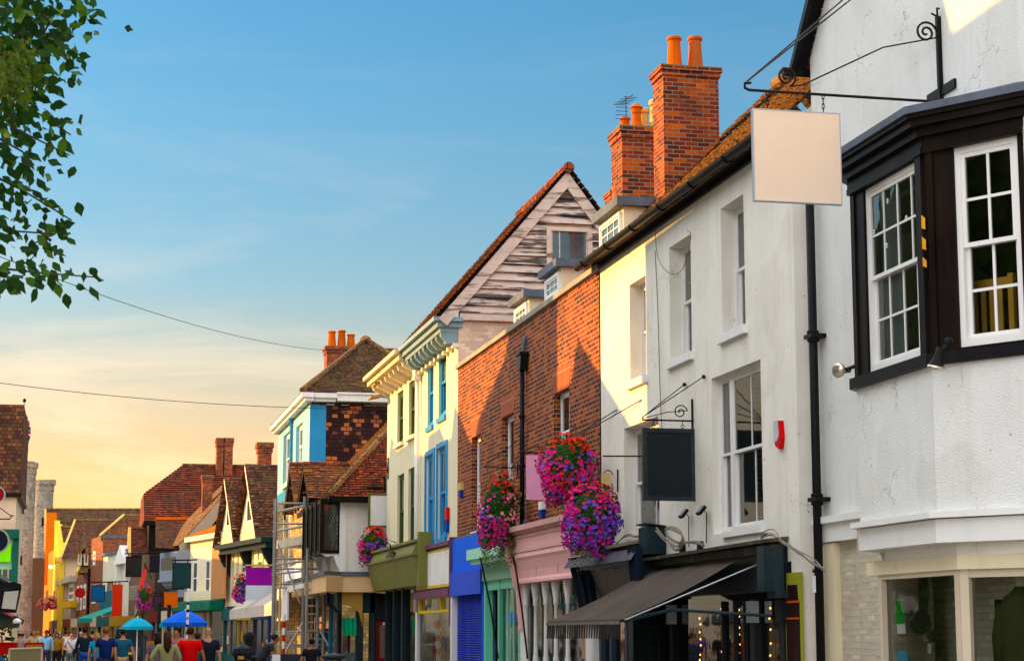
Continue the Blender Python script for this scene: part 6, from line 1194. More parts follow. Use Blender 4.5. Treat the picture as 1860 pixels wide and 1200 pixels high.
t, F, L, zt = block('tall_brick_house', 'tall narrow red brick house with a sunlit orange front', 2, 976, MT['brick'], 12)
Yn_ = pts[2][1] - .0; a_, b_ = onY(185, 1012, Yn_), onY(300, 975, Yn_); mesh('brick_gable', MB().box((a_.x + .05, Yn_ - .06, 0), (b_.x - a_.x, 0, 0), (0, 5, 0), (0, 0, b_.z - .1)), MT['tile_hung'] if 0 else MT['brick'], t)
mesh('grey_coping', MB().box((a_.x, Yn_ - .12, b_.z - .12), (b_.x - a_.x, 0, 0), (0, .3, 0), (0, 0, .2)), MT['lead'], t); roofx(t, 182, 262, 974, 936, Yn_ + .5, Yn_ + 5, MT['tile'], left=226)
wins(t, F, [(170, 174, 1000, 1025), (168, 175, 1060, 1095)], MT['white_paint'], cols=1, fw=.2)
t, F, L, zt = block('low_brick_house', 'low red brick house with tall white sash windows and two roof dormers', 3, 1035, MT['brick'], 9)
wins(t, F, [(141, 144, 1063, 1108), (147, 150, 1062, 1107), (153, 157, 1060, 1105)], MT['white_paint'], cols=1, fw=.22)
roofx(t, 140, 185, 1040, 1005, pts[3][1], pts[3][1] + 4, MT['tile_gold'], left=158)
for x0, x1 in ((141, 149), (152, 161)): 
    p, q = onY(x0, 1026, 136), onY(x1, 1003, 136); d_ = mesh('dormer', MB().box((p.x, 136, p.z), (q.x - p.x, 0, 0), (0, 2, 0), (0, 0, q.z - p.z)), MT['cream_wall'], t); mesh('dormer_roof', MB().prism([(p.x - .2, 135.8, q.z), (q.x + .2, 135.8, q.z), (q.x + .3, 135.8, q.z + .9)], (0, 2.4, 0)), MT['tile_gold'], d_); mesh('dormer_pane', MB().box((p.x + .1, 135.97, p.z + .2), (q.x - p.x - .2, 0, 0), (0, .02, 0), (0, 0, q.z - p.z - .3)), PM('far_pane'), d_)
mesh('street_pipe', MB().tube([F.p(L, 1, .1), F.p(L, zt, .1)], .1, 6), MT['black_paint'], t)
t, F, L, zt = block('bay_windowed_house', 'house with white framed bay windows and yellow window boxes', 4, 1050, PM('grey_lilac', (.4, .36, .36), dirt=.3), 9)
wins(t, F, [(117, 124, 1062, 1095), (126, 135, 1058, 1093)], MT['white_paint'], cols=1, fw=.3); a, b, c, e = F.win(119, 133, 1090, 1102, .4); mesh('window_box', MB().fbox(F, a, b, c, e, .1, .6), PM('yellow_box', (.6, .36, .02), dirt=.2), t)
mesh('eaves_cornice', MB().fbox(F, -.2, L + .1, zt - .4, zt, -.1, .5), PM('cornice_grey', (.4, .37, .33)), t); mesh('shop_front', MB().fbox(F, .2, L, .1, 2.6, 0, .1), PM('dark_shop'), t)
ylw = PM('sunlit_yellow', (.74, .50, .12), dirt=.2)
t2 = thing('yellow_gable_house', 'tall house with bright yellow front and broad brown mossy roof', 'house', (pts[5][0], 158, 0)); Y2 = 150
a_, b_ = onY(118, 1012, Y2), onY(212, 1012, Y2); mesh('wall', MB().box((a_.x, Y2, 0), (b_.x - a_.x, 0, 0), (0, 11, 0), (0, 0, a_.z)), PM('beige_render', (.62, .46, .32), dirt=.2), t2)
rf, A1_, B1_, C1_, D1_ = roofx(t2, 111, 212, 1013, 945, Y2 - .5, Y2 + 5.4, MT['tile_brown'], left=137)
f0, f1 = onY(111, 1060, Y2 + 6), onY(118, 1060, Y2); mesh('yellow_front', MB().prism([V((f1.x - .04, Y2, 0)), V((f1.x - .04, Y2 + 11, 0)), V((f1.x - .04, Y2 + 11, a_.z)), V((D1_.x - 1.2, Y2 + 5.4, D1_.z)), V((f1.x - .04, Y2, a_.z))], (-.4, 0, 0)), ylw, t2)
t, F, L, zt = block('narrow_yellow_house', 'narrow bright yellow gabled house with dark slit windows', 5, 1000, ylw, 8); wins(t, F, [(97.5, 100, 1072, 1102), (103, 106, 1068, 1098)], PM('slit_frame', (.1, .05, .02)), cols=1, fw=.2)
mesh('gable_top', MB().prism([F.p(L, zt, 0), F.p(0, zt, 0), F.p(0, F.at(97, 960)[1], 0), F.p(L * .3, F.at(99, 958)[1], 0), F.p(L * .55, zt + .6, 0)], F.N * -.4), ylw, t); roofx(t, 101, 132, 1012, 957, 160, 164, MT['tile_brown'], left=103)
t, F, L, zt = block('orange_end_house', 'tall orange rendered house with a long mossy roof at the far end of the street', 6, 1005, PM('burnt_orange', (.55, .18, .03), dirt=.2), 30); wins(t, F, [(84, 88, 1070, 1090)], PM('slit_frame'), cols=1, fw=.2)
roofx(t, 83, 300, 1000, 925, 183, 190, MT['tile_moss']); p, q = onY(80, 1060, 182), onY(95, 935, 186); mesh('jettied_front', MB().box((p.x, 182, p.z), (.9, 0, 0), (0, 6, 0), (0, 0, q.z - p.z)), PM('burnt_orange'), t)
# ---- shop fronts along the far street
tints = [PM('shop_teal', (.02, .09, .10)), PM('shop_oxblood', (.15, .02, .02)), PM('shop_ochre', (.40, .24, .05)), PM('shop_cream', (.6, .52, .38)), PM('shop_navy', (.02, .03, .08)), PM('shop_black', (.014, .018, .022))]
def shops(par, F, L, z1, n, d=.12, off=0):
    for k in range(n):
        a, b = L * k / n + .05, L * (k + 1) / n - .05; m = tints[(k * 2 + off) % 6]; fr = mesh('shop_frame', MB().fbox(F, a, b, z1 - .6, z1, d, d + .2).fbox(F, a, a + .18, .1, z1 - .6, d, d + .1).fbox(F, b - .18, b, .1, z1 - .6, d, d + .1).fbox(F, a + .18, b - .18, .1, .65, d, d + .07).fbox(F, (a + b) / 2 - .05, (a + b) / 2 + .05, .65, z1 - .6, d, d + .05), m, par)
        mesh('shop_pane', MB().fbox(F, a + .18, b - .18, .65, z1 - .6, d, d + .01), PM('far_pane'), fr)
        for _ in range(3): s = rnd.uniform(a + .3, b - .5); z = rnd.uniform(.7, 1.7); mesh('display', MB().fbox(F, s, s + rnd.uniform(.15, .4), z, z + rnd.uniform(.3, .7), d + .012, d + .02), tints[rnd.randrange(6)], fr)
shops(H, FH, LH, 2.9, 3, .1, 0); shops(K, FK_, LK, 2.9, 3, .06, 1); shops(I, FI, LI - 3.5, zi2 - .65, 1, .1, 3)
for i, o in ((0, 2), (1, 0), (2, 1), (3, 3), (4, 5), (5, 2)):
    F, L = seg(i); t = [o_ for o_ in C.objects if o_.get('category') == 'house' and (o_.location.xy - F.p(L / 2, 0).xy).length < .01][0]; shops(t, F, L, 2.7, 2 if L > 6 else 1, .12, o)
# ---- the stone gate tower
def drum(name, label, xa, xb, yt, Y, cren=5):
    a, b = onY(xa, yt, Y), onY(xb, yt, Y); R_ = (b.x - a.x) / 2; cx = (a.x + b.x) / 2; t = thing(name, label, 'tower', (cx, Y + R_, 0)); zt = b.z
    mesh('shaft', MB().lathe((cx, Y + R_, 0), [(R_ * 1.12, 0), (R_ * 1.05, 5), (R_, 8), (R_, zt - 1.3)], 24), MT['stone'], t)
    par_ = mesh('parapet', MB().lathe((cx, Y + R_, zt - 1.3), [(R_, 0), (R_ * 1.06, .15), (R_ * 1.06, .7), (R_ * .9, .7), (R_ * .9, .2), (.01, .2)], 24), MT['stone'], t)
    for k in range(10):
        aa = 6.283 * k / 10 + .2; c = V((cx + math.cos(aa) * R_ * .98, Y + R_ + math.sin(aa) * R_ * .98, zt - .6)); tt = V((-math.sin(aa), math.cos(aa), 0)); nn = V((math.cos(aa), math.sin(aa), 0)); mesh('merlon', MB().box(c - tt * .45 - nn * .15, tt * .9, nn * .3, Z * rnd.uniform(.45, .65)), MT['stone'], par_)
    for z in (zt * .45, zt * .72): mesh('arrow_slit', MB().box((cx - .1, Y - .03, z), (.2, 0, 0), (0, .1, 0), (0, 0, .9)), MT['black_paint'], t)
drum('stone_tower', 'taller pale ragstone drum tower with worn battlements behind the tiled house', 24, 66, 838, 196)
drum('stone_tower', 'shorter pale ragstone tower with broken battlements left of the orange house', 63, 98, 869, 204)
a, b = onY(52, 1140, 203), onY(98, 1013, 203); gt = thing('gate_arch', 'stone gateway between the towers with its shade painted dark', 'gateway', (a.x, 203, 0))
mesh('passage_wall', MB().box((a.x, 203, 0), (b.x - a.x, 0, 0), (0, 1, 0), (0, 0, b.z)), PM('shaded_gate', (.14, .075, .045), dirt=.4), gt); a2 = onY(78, 1140, 202); mesh('opening_shade', MB().box((a2.x, 202.9, 0), (b.x - a2.x, 0, 0), (0, .15, 0), (0, 0, b.z * .55)), MT['black_paint'], gt)  # passage shade is put into the brown wall and the black panel
# ================================================================== N: left hand building with tile hung gable
YN = 82; FNl = Fc((onY(37, 900, YN).x - 12, YN), (1, 0)); sN = 12
Nn = thing('tile_hung_house', 'tile hung gable over a cream wall and green shopfront at the left edge', 'house', (FNl.p(8, 0).x, YN, 0))
zn1 = FNl.at(20, 735)[1]; zn2 = FNl.at(20, 896)[1]; zn3 = FNl.at(20, 962)[1]
mesh('tile_hung_wall', MB().box(FNl.p(0, zn2, .15), (sN, 0, 0), (0, 8, 0), (0, 0, zn1 - zn2)), MT['tile_brown'], Nn)
mesh('wall', MB().box(FNl.p(0, 0, 0), (sN - .15, 0, 0), (0, 7.8, 0), (0, 0, zn2)), PM('pinkish_render', (.66, .52, .4), dirt=.2), Nn)
mesh('dark_eaves', MB().box(FNl.p(0, zn2 - .15, .2), (sN + .05, 0, 0), (0, 8, 0), (0, 0, .15)), MT['brown_black'], Nn)
gp_ = PM('bottle_green', (.015, .10, .075), rough=.4, dirt=.2); FNf = FNl.off(.12)
s1_, s2_ = FNf.at(8, 1050)[0], FNf.at(32, 1050)[0]; zc_ = FNf.at(20, 962)[1]; zw_ = FNf.at(20, 1058)[1]
gsp = mesh('green_shopfront', MB().fbox(FNf, 0, s2_, zc_ - .35, zc_ + .02, -.12, .3).fbox(FNf, s2_ - .25, s2_, zw_ - 1, zc_ - .35, -.12, .12).fbox(FNf, 0, s2_, zw_ - 1., zw_, -.12, .1), gp_, Nn)
a, b, c, e = FNf.win(0, 22, 985, 1055); mesh('window_frame', MB().fbox(FNf, s1_ - 1, s2_ - .25, zw_, zc_ - .35, -.11, -.02), PM('mint_frame', (.35, .62, .45)), gsp)
for k in range(4): mesh('pane', MB().fbox(FNf, b - .08 - k * .24, b + .1 - k * .24, c, (c + e) / 2 - .3, -.02, .0), PM('far_pane'), gsp)
tag(mesh('lime_sign', MB().fbox(FNf, a - 1, b - .03, FNf.at(10, 1020)[1], FNf.at(10, 988)[1], .14, .18), PM('lime_sheet', (.25, .75, .02), dirt=.05), loc=FNf.p(b - .4, c, .15)), 'bright lime green panel in the window of the green shopfront', 'sign')
# ---- flagpole and flag
pf_ = onY(40, 838, 90); fl = thing('flagpole', 'white flagpole with a furled red, white and blue flag above the tiled house', 'flagpole', (pf_.x, 90, pf_.z - 1.5)); zt_ = onY(40, 727, 90).z
mesh('pole', MB().tube([(pf_.x, 90, pf_.z - 1.5), (pf_.x, 90, zt_)], .045, 6), PM('pole_white', (.6, .52, .45)), fl); mesh('finial', MB().ball((pf_.x, 90, zt_), .08, .08, .1, 8, 6), MT['iron'], fl)
zf_, zg_ = onY(41, 752, 90).z, onY(48, 816, 90).z
cols = [PM('flag_navy', (.03, .03, .16)), PM('flag_white', (.75, .7, .72)), PM('flag_red', (.55, .03, .05))]; sq = [0, 1, 2, 2, 1, 0, 1, 2, 1, 0, 0, 1, 2, 2, 1, 2]
fgm = mesh('flag', MB(), cols[0], fl)
for k in range(16):
    t0, t1 = k / 16, (k + 1) / 16; w0 = .06 + .16 * math.sin(math.pi * min(1, t0 * 1.1 + .1)); w1 = .06 + .16 * math.sin(math.pi * min(1, t1 * 1.1 + .1)); x0, x1 = pf_.x + .05 + .16 * t0, pf_.x + .05 + .16 * t1
    z0, z1 = zf_ + (zg_ - zf_) * t0, zf_ + (zg_ - zf_) * t1; j = rnd.uniform(-.08, .08)
    mesh('flag_fold', MB().poly((x0, 90, z0), (x0 + w0, 90 + .08 * math.sin(k), z0 - .1), (x1 + w1, 90 + .08 * math.sin(k + 1), z1 - .1), (x1, 90, z1)), cols[sq[k]], fgm)
    mesh('flag_fold', MB().poly((x0 - .0, 89.93, z0), (x0 + w0 * .5, 89.9, z0 - .06), (x1 + w1 * .45, 89.9, z1 - .06), (x1, 89.93, z1)), cols[sq[(k * 5 + 3) % 16]], fgm)
# ================================================================== hanging signs along the street
def iron_bracket(par, Y, X, xtip, yb, ytop, sc=1.0, stay=None):
    """wall bracket: upright on the wall at X, arm at pixel height yb out to pixel column xtip, scroll above"""
    p = onX(onY(xtip, yb, Y).x * 0 + 930, 600, X) if 0 else None
    tip = onY(xtip, yb, Y); zt = onY(xtip, ytop, Y).z; mb = MB().tube([(X, Y, tip.z), tip], .014 * sc, 6).tube([(X - .02, Y, tip.z - .25 * sc), (X - .02, Y, zt)], .016 * sc, 6)
    b = mesh('bracket_arm', mb, MT['iron'], par); r0 = (zt - tip.z) * .42
    s1 = scroll((X - .05 - r0 * 1.1, Y, tip.z + r0 * .95), V((1, 0, 0)), Z, r0 * .8, 1.6, start=.2)
    mesh('bracket_scroll', MB().tube(s1, .009 * sc, 5), MT['iron'], b); mesh('bracket_stay', MB().tube([s1[0], V(((X + tip.x) / 2, Y, tip.z + r0 * .9)), tip + Z * .02], .007 * sc, 5), MT['iron'], b)
    if stay: mesh('stay_rod', MB().tube([tip, stay], .008 * sc, 5), MT['iron'], b)
    return tip.z
charc = PM('charcoal_sign', (.018, .022, .026), rough=.5, var=.25, dirt=.2, dcol=(.05, .05, .05), bstr=.03)
Yd = onX(1262, 830, 8.6).y; t = board('hanging_sign', 'large blank charcoal rectangular sign with a raised border in front of the white house', Yd, 1169, 1262, 778, 908, .06, charc, frame=PM('charcoal_edge', (.03, .036, .042), rough=.4), fw=.05)
zb = iron_bracket(t, Yd + .03, 8.6, 1166, 762, 722); tb = onY(1169, 778, Yd)
for x in (1187, 1240): q = onY(x, 778, Yd + .03); mesh('hanging_ring', MB().tube([(q.x + .025 * math.cos(a * .785), Yd + .03, q.z + .03 + .025 * math.sin(a * .785)) for a in range(9)], .006, 4).tube([(q.x, Yd + .03, q.z + .05), (q.x, Yd + .03, zb)], .006, 4), MT['iron'], t)
tp = onY(1166, 758, Yd + .03)
for x, y in ((1278, 684), (1243, 698)): mesh('stay_rod', MB().tube([tp, onX(x, y, 8.59)], .008, 5).ball(onX(x, y, 8.57), .03, .03, .03, 8, 5), MT['iron'], t)
mesh('horizontal_rod', MB().tube([onY(1095, 828, Yd + .6), onY(1168, 828, Yd + .1)], .012, 5), MT['iron'], t)
Yp = 34.3; t = board('hanging_sign', 'blank pale pink sign on a long bracket before the red brick wall', Yp, 957, 1004, 826, 907, .04, PM('sign_pink', (.80, .42, .62), rough=.5, dirt=.05, bstr=.02), edge=PM('sign_pink'), fw=.005, ychain=onY(960, 822, Yp).z)
iron_bracket(t, Yp, 8.6, 945, 821, 785); e_ = onY(985, 822, Yp); 
for x, y in ((1165, 726), (1120, 744)): mesh('stay_rod', MB().tube([onY(985, 828, Yp), onX(x, y, 8.59)], .01, 5), MT['iron'], t)
mesh('scroll_ring', MB().tube(scroll(onY(990, 824, Yp), V((1, 0, 0)), Z, .12, 1.3, n=20), .012, 5), MT['iron'], t)
t = thing('sign_bracket', 'empty wrought iron bracket on brick above the left flower basket', 'bracket', onX(930, 850, 8.58), 'wrought iron sign brackets')
Yq = onX(940, 850, 8.58).y; iron_bracket(t, Yq, 8.6, 878, 848, 838, .8); mesh('stay_rod', MB().tube([onY(880, 846, Yq), onX(940, 800, 8.59)], .008, 4), MT['iron'], t)
t = thing('sign_bracket', 'small empty scrolled bracket low on the white wall beside the upper flower basket', 'bracket', onX(1120, 880, 8.58), 'wrought iron sign brackets'); Yq = onX(1122, 870, 8.6).y
q = onX(1122, 870, 8.58); mesh('bracket_arm', MB().tube([onX(1122, 893, 8.58), onX(1122, 852, 8.58)], .014, 5).tube(scroll(onX(1114, 862, 8.58) - V((.1, 0, 0)), V((1, 0, 0)), Z, .09, 1.4, n=20), .009, 5).tube(scroll(onX(1114, 884, 8.58) - V((.1, 0, 0)), V((1, 0, 0)), Z, .09, 1.4, n=20), .009, 5), MT['iron'], t)
mesh('plate_tag', MB().box(q + V((-.28, 0, -.1)), (.16, 0, 0), (0, .02, 0), (0, 0, .2)), PM('buff_tag', (.6, .45, .25)), t)
Ye = 56.3; t = board('hanging_sign', 'blank white sign with a thin olive frame near the jettied house', Ye, 670, 711, 896, 957, .06, PM('sign_grey_white', (.70, .72, .76), dirt=.05, bstr=.02), frame=PM('olive_frame', (.12, .13, .04), dirt=.2), fw=.05)
zz_ = onY(690, 886, Ye).z; mesh('bracket_arm', MB().tube([(8.6, Ye, zz_), (onY(666, 886, Ye).x, Ye, zz_)], .03, 6).tube([(8.55, Ye, zz_ - .1), (8.55, Ye, zz_ + .35)], .03, 6).tube(scroll((8.3, Ye, zz_ + .16), V((1, 0, 0)), Z, .13, 1.5, n=20), .016, 5).tube([onY(680, 896, Ye), onY(680, 886, Ye)], .015, 5).tube([onY(703, 896, Ye), onY(703, 886, Ye)], .015, 5), MT['iron'], t)
Yv = 76; t = board('hanging_sign', 'square sign with purple upper half and pale lower half left of the scaffold', Yv, 447, 495, 1030, 1089, .05, PM('sign_purple', (.24, .015, .30), rough=.5, dirt=.05, bstr=.02), edge=PM('sign_purple'), fw=.005)
a, b = onY(447, 1062, Yv), onY(495, 1089, Yv); mesh('pale_half', MB().box((a.x - .01, Yv - .012, b.z - .01), (b.x - a.x + .02, 0, 0), (0, .08, 0), (0, 0, a.z - b.z)), PM('sign_pale', (.55, .62, .72), dirt=.05, bstr=.02), t); mesh('hanging_bar', MB().tube([onY(446, 1026, Yv), onY(500, 1026, Yv)], .03, 5).tube([onY(500, 1026, Yv), V((8.4, 81, onY(500, 1026, Yv).z))], .03, 5), PM('brass_bar', (.5, .35, .12)), t)
def fsign(label, Y, x0, x1, y0, y1, col, name='hanging_sign', bar=True):
    m = PM('sign_%d_%d' % (x0, y0), col, rough=.5, dirt=.12, bstr=.02, var=.2); t = board(name, label, Y, x0, x1, y0, y1, .08, m, frame=MT['black_paint'] if sum(col) < .5 else m, fw=.03)
    if bar: z = onY(x0, y0 - 5, Y).z; mesh('hanging_bar', MB().tube([onY(x0 - 2, y0 - 5, Y), onY(x1 + 12, y0 - 6, Y)], .035, 5).tube([onY(x0 + 5, y0, Y), onY(x0 + 5, y0 - 5, Y)], .02, 4).tube([onY(x1 - 5, y0, Y), onY(x1 - 5, y0 - 5, Y)], .02, 4), MT['iron'], t)
    return t
fsign('dark teal square sign with an arched top in front of the cream house', 92, 314, 346, 1022, 1068, (.015, .045, .05)); tq = onY(330, 1022, 92)
fsign('large black square sign hanging before the great tiled roof', 100, 229, 256, 1010, 1047, (.02, .018, .018)); fsign('narrow black sign close under the great tiled roof', 104, 272, 289, 1008, 1039, (.012, .012, .02))
fsign('bright blue square sign low over the far shops', 112, 167, 190, 1062, 1092, (.02, .10, .26)); fsign('dark plum sign panel over the far parasols', 98, 278, 297, 1081, 1101, (.05, .03, .055)); t = fsign('orange sign panel over the far parasols', 97.5, 299, 322, 1075, 1102, (.62, .15, .05))
fsign('plain scarlet upright banner hanging from a far shop', 108, 205, 221, 1061, 1118, (.55, .06, .04), name='street_banner')
c = onY(145.5, 1076, 120); t = thing('round_sign', 'round crimson disc sign over the far brick house', 'sign', c); mesh('sign_disc', MB().lathe(c, [(.001, 0), (.31, 0), (.31, .06), (.001, .06)], 24, (0, -1, 0)), PM('crimson', (.38, .015, .02), rough=.4), t); mesh('hanging_bar', MB().tube([c, c + V((1.0, .5, .1))], .02, 4), MT['iron'], t)
# red flag hanging at an angle
fm = MB(); F0 = [onY(x, y, 104) for x, y in ((262, 1026), (267, 1045), (262, 1060), (252, 1078), (249, 1068), (253, 1050))]
n_ = 8
tf = thing('red_flag', 'limp red flag on a pole over the far shops', 'flag', F0[3])
for i in range(n_):
    t0, t1 = i / n_, (i + 1) / n_; P = lambda t, o: onY(262 - 12 * t + (6 - 1 * t) * o * math.sin(.5 + 2.4 * t), 1026 + 50 * t + 3 * o, 104 + .25 * math.sin(t * 5 + o * 2)); fm.poly(P(t0, 0), P(t0, 1.2), P(t1, 1.2), P(t1, 0))
mesh('flag_cloth', fm, PM('flag_scarlet', (.6, .06, .05), rough=.7, dirt=.1), tf); mesh('flag_pole', MB().tube([onY(262, 1022, 104), onY(275, 1050, 104)], .03, 5), MT['iron'], tf)
# N side: roundels and lamp box at the left edge
def roundel(name, label, x, y, r, Y, m1, m2):
    c = onY(x, y, Y); R_ = r / FPX * Y; t = thing(name, label, 'sign', c); mesh('sign_rim', MB().lathe(c, [(R_ * .86, -.03), (R_, -.03), (R_, .06), (R_ * .86, .06), (R_ * .86, -.03)], 32, (0, -1, 0)), m2, t); mesh('sign_face', MB().lathe(c, [(.001, 0), (R_ * .87, 0), (R_ * .87, .03), (.001, .03)], 32, (0, -1, 0)), m1, t); return t, c
t, c = roundel('round_sign', 'round navy sign with a pale rim hanging at the left edge', -6, 982, 22, 60, PM('roundel_navy', (.012, .02, .045), dirt=.05), PM('roundel_rim', (.5, .5, .36)))
mesh('hanging_bar', MB().tube([c + Z * .4, c + Z * .75], .015, 5).tube([onY(-25, 942, 60), onY(18, 942, 60), onY(22, 935, 60), onY(25, 937, 60)], .02, 5).tube([onY(-8, 916, 60), onY(22, 938, 60)], .014, 5), MT['iron'], t)
roundel('round_sign', 'pale blue roundel with a red centre high at the left edge', -6, 898, 15, 62, PM('roundel_red', (.4, .03, .04)), PM('roundel_pale', (.5, .6, .66)))
c = onY(18, 1085, 42); t = thing('lamp_box', 'black framed box lamp with a pale panel at the left edge', 'lamp', c)
q = [onY(x, y, 42) for x, y in ((3, 1104), (28, 1106), (34, 1072), (8, 1074))]; mesh('light_panel', MB().prism(q, (0, .1, 0)), PM('lamp_panel', (.55, .54, .5), rough=.3, dirt=.1), t)
q = [onY(x, y, 42.05) for x, y in ((-4, 1112), (29, 1112), (38, 1068), (4, 1070))]; mesh('lamp_case', MB().prism(q, (0, .35, 0)).prism([onY(x, y, 42.02) for x, y in ((-4, 1068), (38, 1068), (38, 1060), (26, 1056), (-4, 1058))], (0, .4, 0)), MT['black_paint'], t); mesh('lamp_arm', MB().tube([onY(-10, 1050, 42.2), onY(16, 1062, 42.2)], .06, 6), MT['black_paint'], t)
t = thing('dark_wall_lantern', 'dark lantern head at the far left edge above the box lamp', 'lantern', onY(4, 1060, 44)); mesh('lantern_body', MB().prism([onY(x, y, 44) for x, y in ((-10, 1095), (2, 1095), (10, 1060), (-10, 1058))], (0, .3, 0)), MT['black_paint'], t); mesh('lantern_cap', MB().prism([onY(x, y, 43.98) for x, y in ((-10, 1060), (13, 1060), (15, 1050), (6, 1043), (-10, 1046))], (0, .34, 0)), PM('cap_grey', (.2, .22, .22)), t)
c = onY(92, 1029, 150); t = thing('globe_lamp', 'lit white globe lamp on the orange house at the far end', 'lamp', c); mesh('globe', MB().ball(c, .14, .14, .14, 10, 8), emit('lamp_globe', (1, .8, .45), 2.5), t); mesh('lamp_arm', MB().tube([c + Z * .12, c + V((.3, 0, .35)), c + V((.9, .2, .38))], .02, 4), MT['iron'], t)
# ================================================================== flower baskets
pm_ = {'red': leafy('geranium_red', (.55, .02, .02), (.72, .07, .03), .5, 14), 'pink': leafy('petunia_pink', (.62, .01, .20), (.80, .06, .36), .5, 14), 'purple': leafy('petunia_purple', (.13, .04, .50), (.30, .14, .72), .5, 14), 'pale': leafy('geranium_pale_pink', (.75, .25, .35), (.85, .42, .42), .5, 14), 'peach': leafy('peach_bloom', (.75, .30, .16), (.85, .42, .30), .5, 14)}
leafm = leafy('basket_leaf', (.018, .06, .012), (.05, .13, .02), .5, 9); trailm = leafy('trailing_leaf', (.06, .11, .02), (.13, .19, .04), .5, 9)
from mathutils import noise
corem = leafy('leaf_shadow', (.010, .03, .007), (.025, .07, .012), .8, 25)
def flower(mb, c, n, r):
    a = n.cross(V((.3, .2, .9))).normalized(); b = n.cross(a); k = rnd.random() * 6.28; base = len(mb.v); m = 10
    mb.v.append(c - n * r * .25)
    for i in range(m): q = k + 6.2832 * i / m; rr = r * (1 if i % 2 else .74); mb.v.append(c + (a * math.cos(q) + b * math.sin(q)) * rr + n * r * (.12 if i % 2 else .3))
    mb.f += [(base, base + 1 + i, base + 1 + (i + 1) % m) for i in range(m)]
def leaf(mb, c, d, n, L, wd):
    s = d.cross(n).normalized() * wd; mb.poly(c, c + d * L * .4 + s, c + d * L - n * L * .15, c + d * L * .4 - s)
def basket(label, px, py, rx, ry, X=None, Y=None, mixf=None, nfl=680, fr=.037, trail=0, hang=None, nl=1500):
    c = onX(px, py, X) if X else onY(px, py, Y); s = c.y / FPX; Rx, Rz = rx * s, ry * s; Ry = min(Rx, Rz) * .95
    t = thing('flower_basket', label, 'flower basket', c, 'hanging flower baskets along the street'); fl = {}; lf = MB(); tl = MB(); 
    blob = [(V((0, 0, 0)), 1.0), (V((Rx * .25, 0, Rz * .3)), .62), (V((-Rx * .3, 0, -Rz * .25)), .68), (V((Rx * .2, -.1, -Rz * .35)), .6)]
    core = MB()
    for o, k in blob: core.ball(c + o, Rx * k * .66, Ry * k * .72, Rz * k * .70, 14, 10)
    def surf():
        while 1:
            d = V((rnd.gauss(0, 1), rnd.gauss(0, 1), rnd.gauss(0, 1))).normalized(); o, k = rnd.choice(blob); p = o + V((d.x * Rx * k * .86, d.y * Ry * k, d.z * Rz * k * .9))
            q = math.sqrt((p.x / Rx) ** 2 + (p.y / Ry) ** 2 + (p.z / Rz) ** 2)
            if q > .7 and d.y < .55: return p * (1 + rnd.uniform(-.05, .06) + .26 * noise.noise(p * (2.2 / max(Rx, Rz)) + c)), d
    for _ in range(nl):
        p, d = surf(); p *= rnd.uniform(.72, .99); e = (d + V((rnd.gauss(0, .6), rnd.gauss(0, .6), rnd.gauss(0, .6) - .2))).normalized(); leaf(lf, c + p, e, d, rnd.uniform(.05, .09), rnd.uniform(.014, .024))
    for _ in range(nfl):
        p, d = surf(); u, v = p.x / Rx, p.z / Rz; k = mixf(u, v, rnd.random()); 
        if k: flower(fl.setdefault(k, MB()), c + p * 1.03, (d + V((rnd.gauss(0, .25), -.3, rnd.gauss(0, .25)))).normalized(), fr * rnd.uniform(.75, 1.2))
    for _ in range(trail):
        a = rnd.uniform(-.8, .8); p = c + V((Rx * a, -Ry * rnd.uniform(0, .7), -Rz * .6)); L = Rz * rnd.uniform(.4, .9)
        for k in range(14): q = p + V((rnd.gauss(0, .02), rnd.gauss(0, .02), -L * k / 14)); leaf(tl, q, V((rnd.gauss(0, 1), rnd.gauss(0, 1), -.5)).normalized(), V((0, -1, 0)), .05, .012)
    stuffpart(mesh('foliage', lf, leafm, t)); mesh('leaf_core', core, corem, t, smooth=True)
    if trail: stuffpart(mesh('trailing_foliage', tl, trailm, t))
    for k, mb in fl.items(): stuffpart(mesh({'red': 'red_blooms', 'pink': 'pink_blooms', 'purple': 'purple_blooms', 'pale': 'pale_blooms', 'peach': 'peach_blooms'}[k], mb, pm_[k], t))
    mesh('basket_bowl', MB().lathe(c - Z * Rz * .45, [(.001, -Rz * .3), (Rx * .35, -Rz * .2), (Rx * .55, .1), (Rx * .5, .1)], 14), MT['brown_black'], t)
    if hang: mesh('hanging_chain', MB().tube([c + V((-Rx * .4, 0, 0)), hang], .008, 4).tube([c + V((Rx * .4, 0, 0)), hang], .008, 4), MT['iron'], t)
    return t
def mA(u, v, r):   # purple ball with pink top and left, red crown
    if v > .8: return 'red' if r < .6 else None
    if v > .42: return ('red' if r < .2 else 'pink' if r < .5 else None)
    if v > .1: return 'pink' if r < (.62 - u * .25) else 'purple' if r < .94 else None
    return 'purple' if r < (.70 + u * .2) else 'pink' if r < .95 else None
def mB_(u, v, r):
    if v > .45: return 'red' if r < .62 else None
    if v > .15: return 'purple' if (u > .1 and r < .6) else 'pink' if r < .8 else 'red'
    return 'pink' if r < .72 else 'red' if r < .85 else 'purple'
def mC(u, v, r):
    if v > .45: return 'red' if r < .6 else None
    if u > .15: return 'pale' if r < .4 else 'pink' if r < .5 and v < .2 else None
    if v > .1: return 'pink' if r < .4 else 'pale' if r < .5 else 'purple' if r < .55 else None
    if v > -.25: return 'purple' if r < .55 else 'pink' if r < .8 else 'pale'
    return 'pink' if r < .9 else 'purple'
def mD(u, v, r):
    if v > .4: return 'red' if r < .8 else 'pink'
    if u < -.5: return 'pink'
    return 'purple' if r < .72 else 'pink' if r < .9 else 'red'
XBk = 7.95
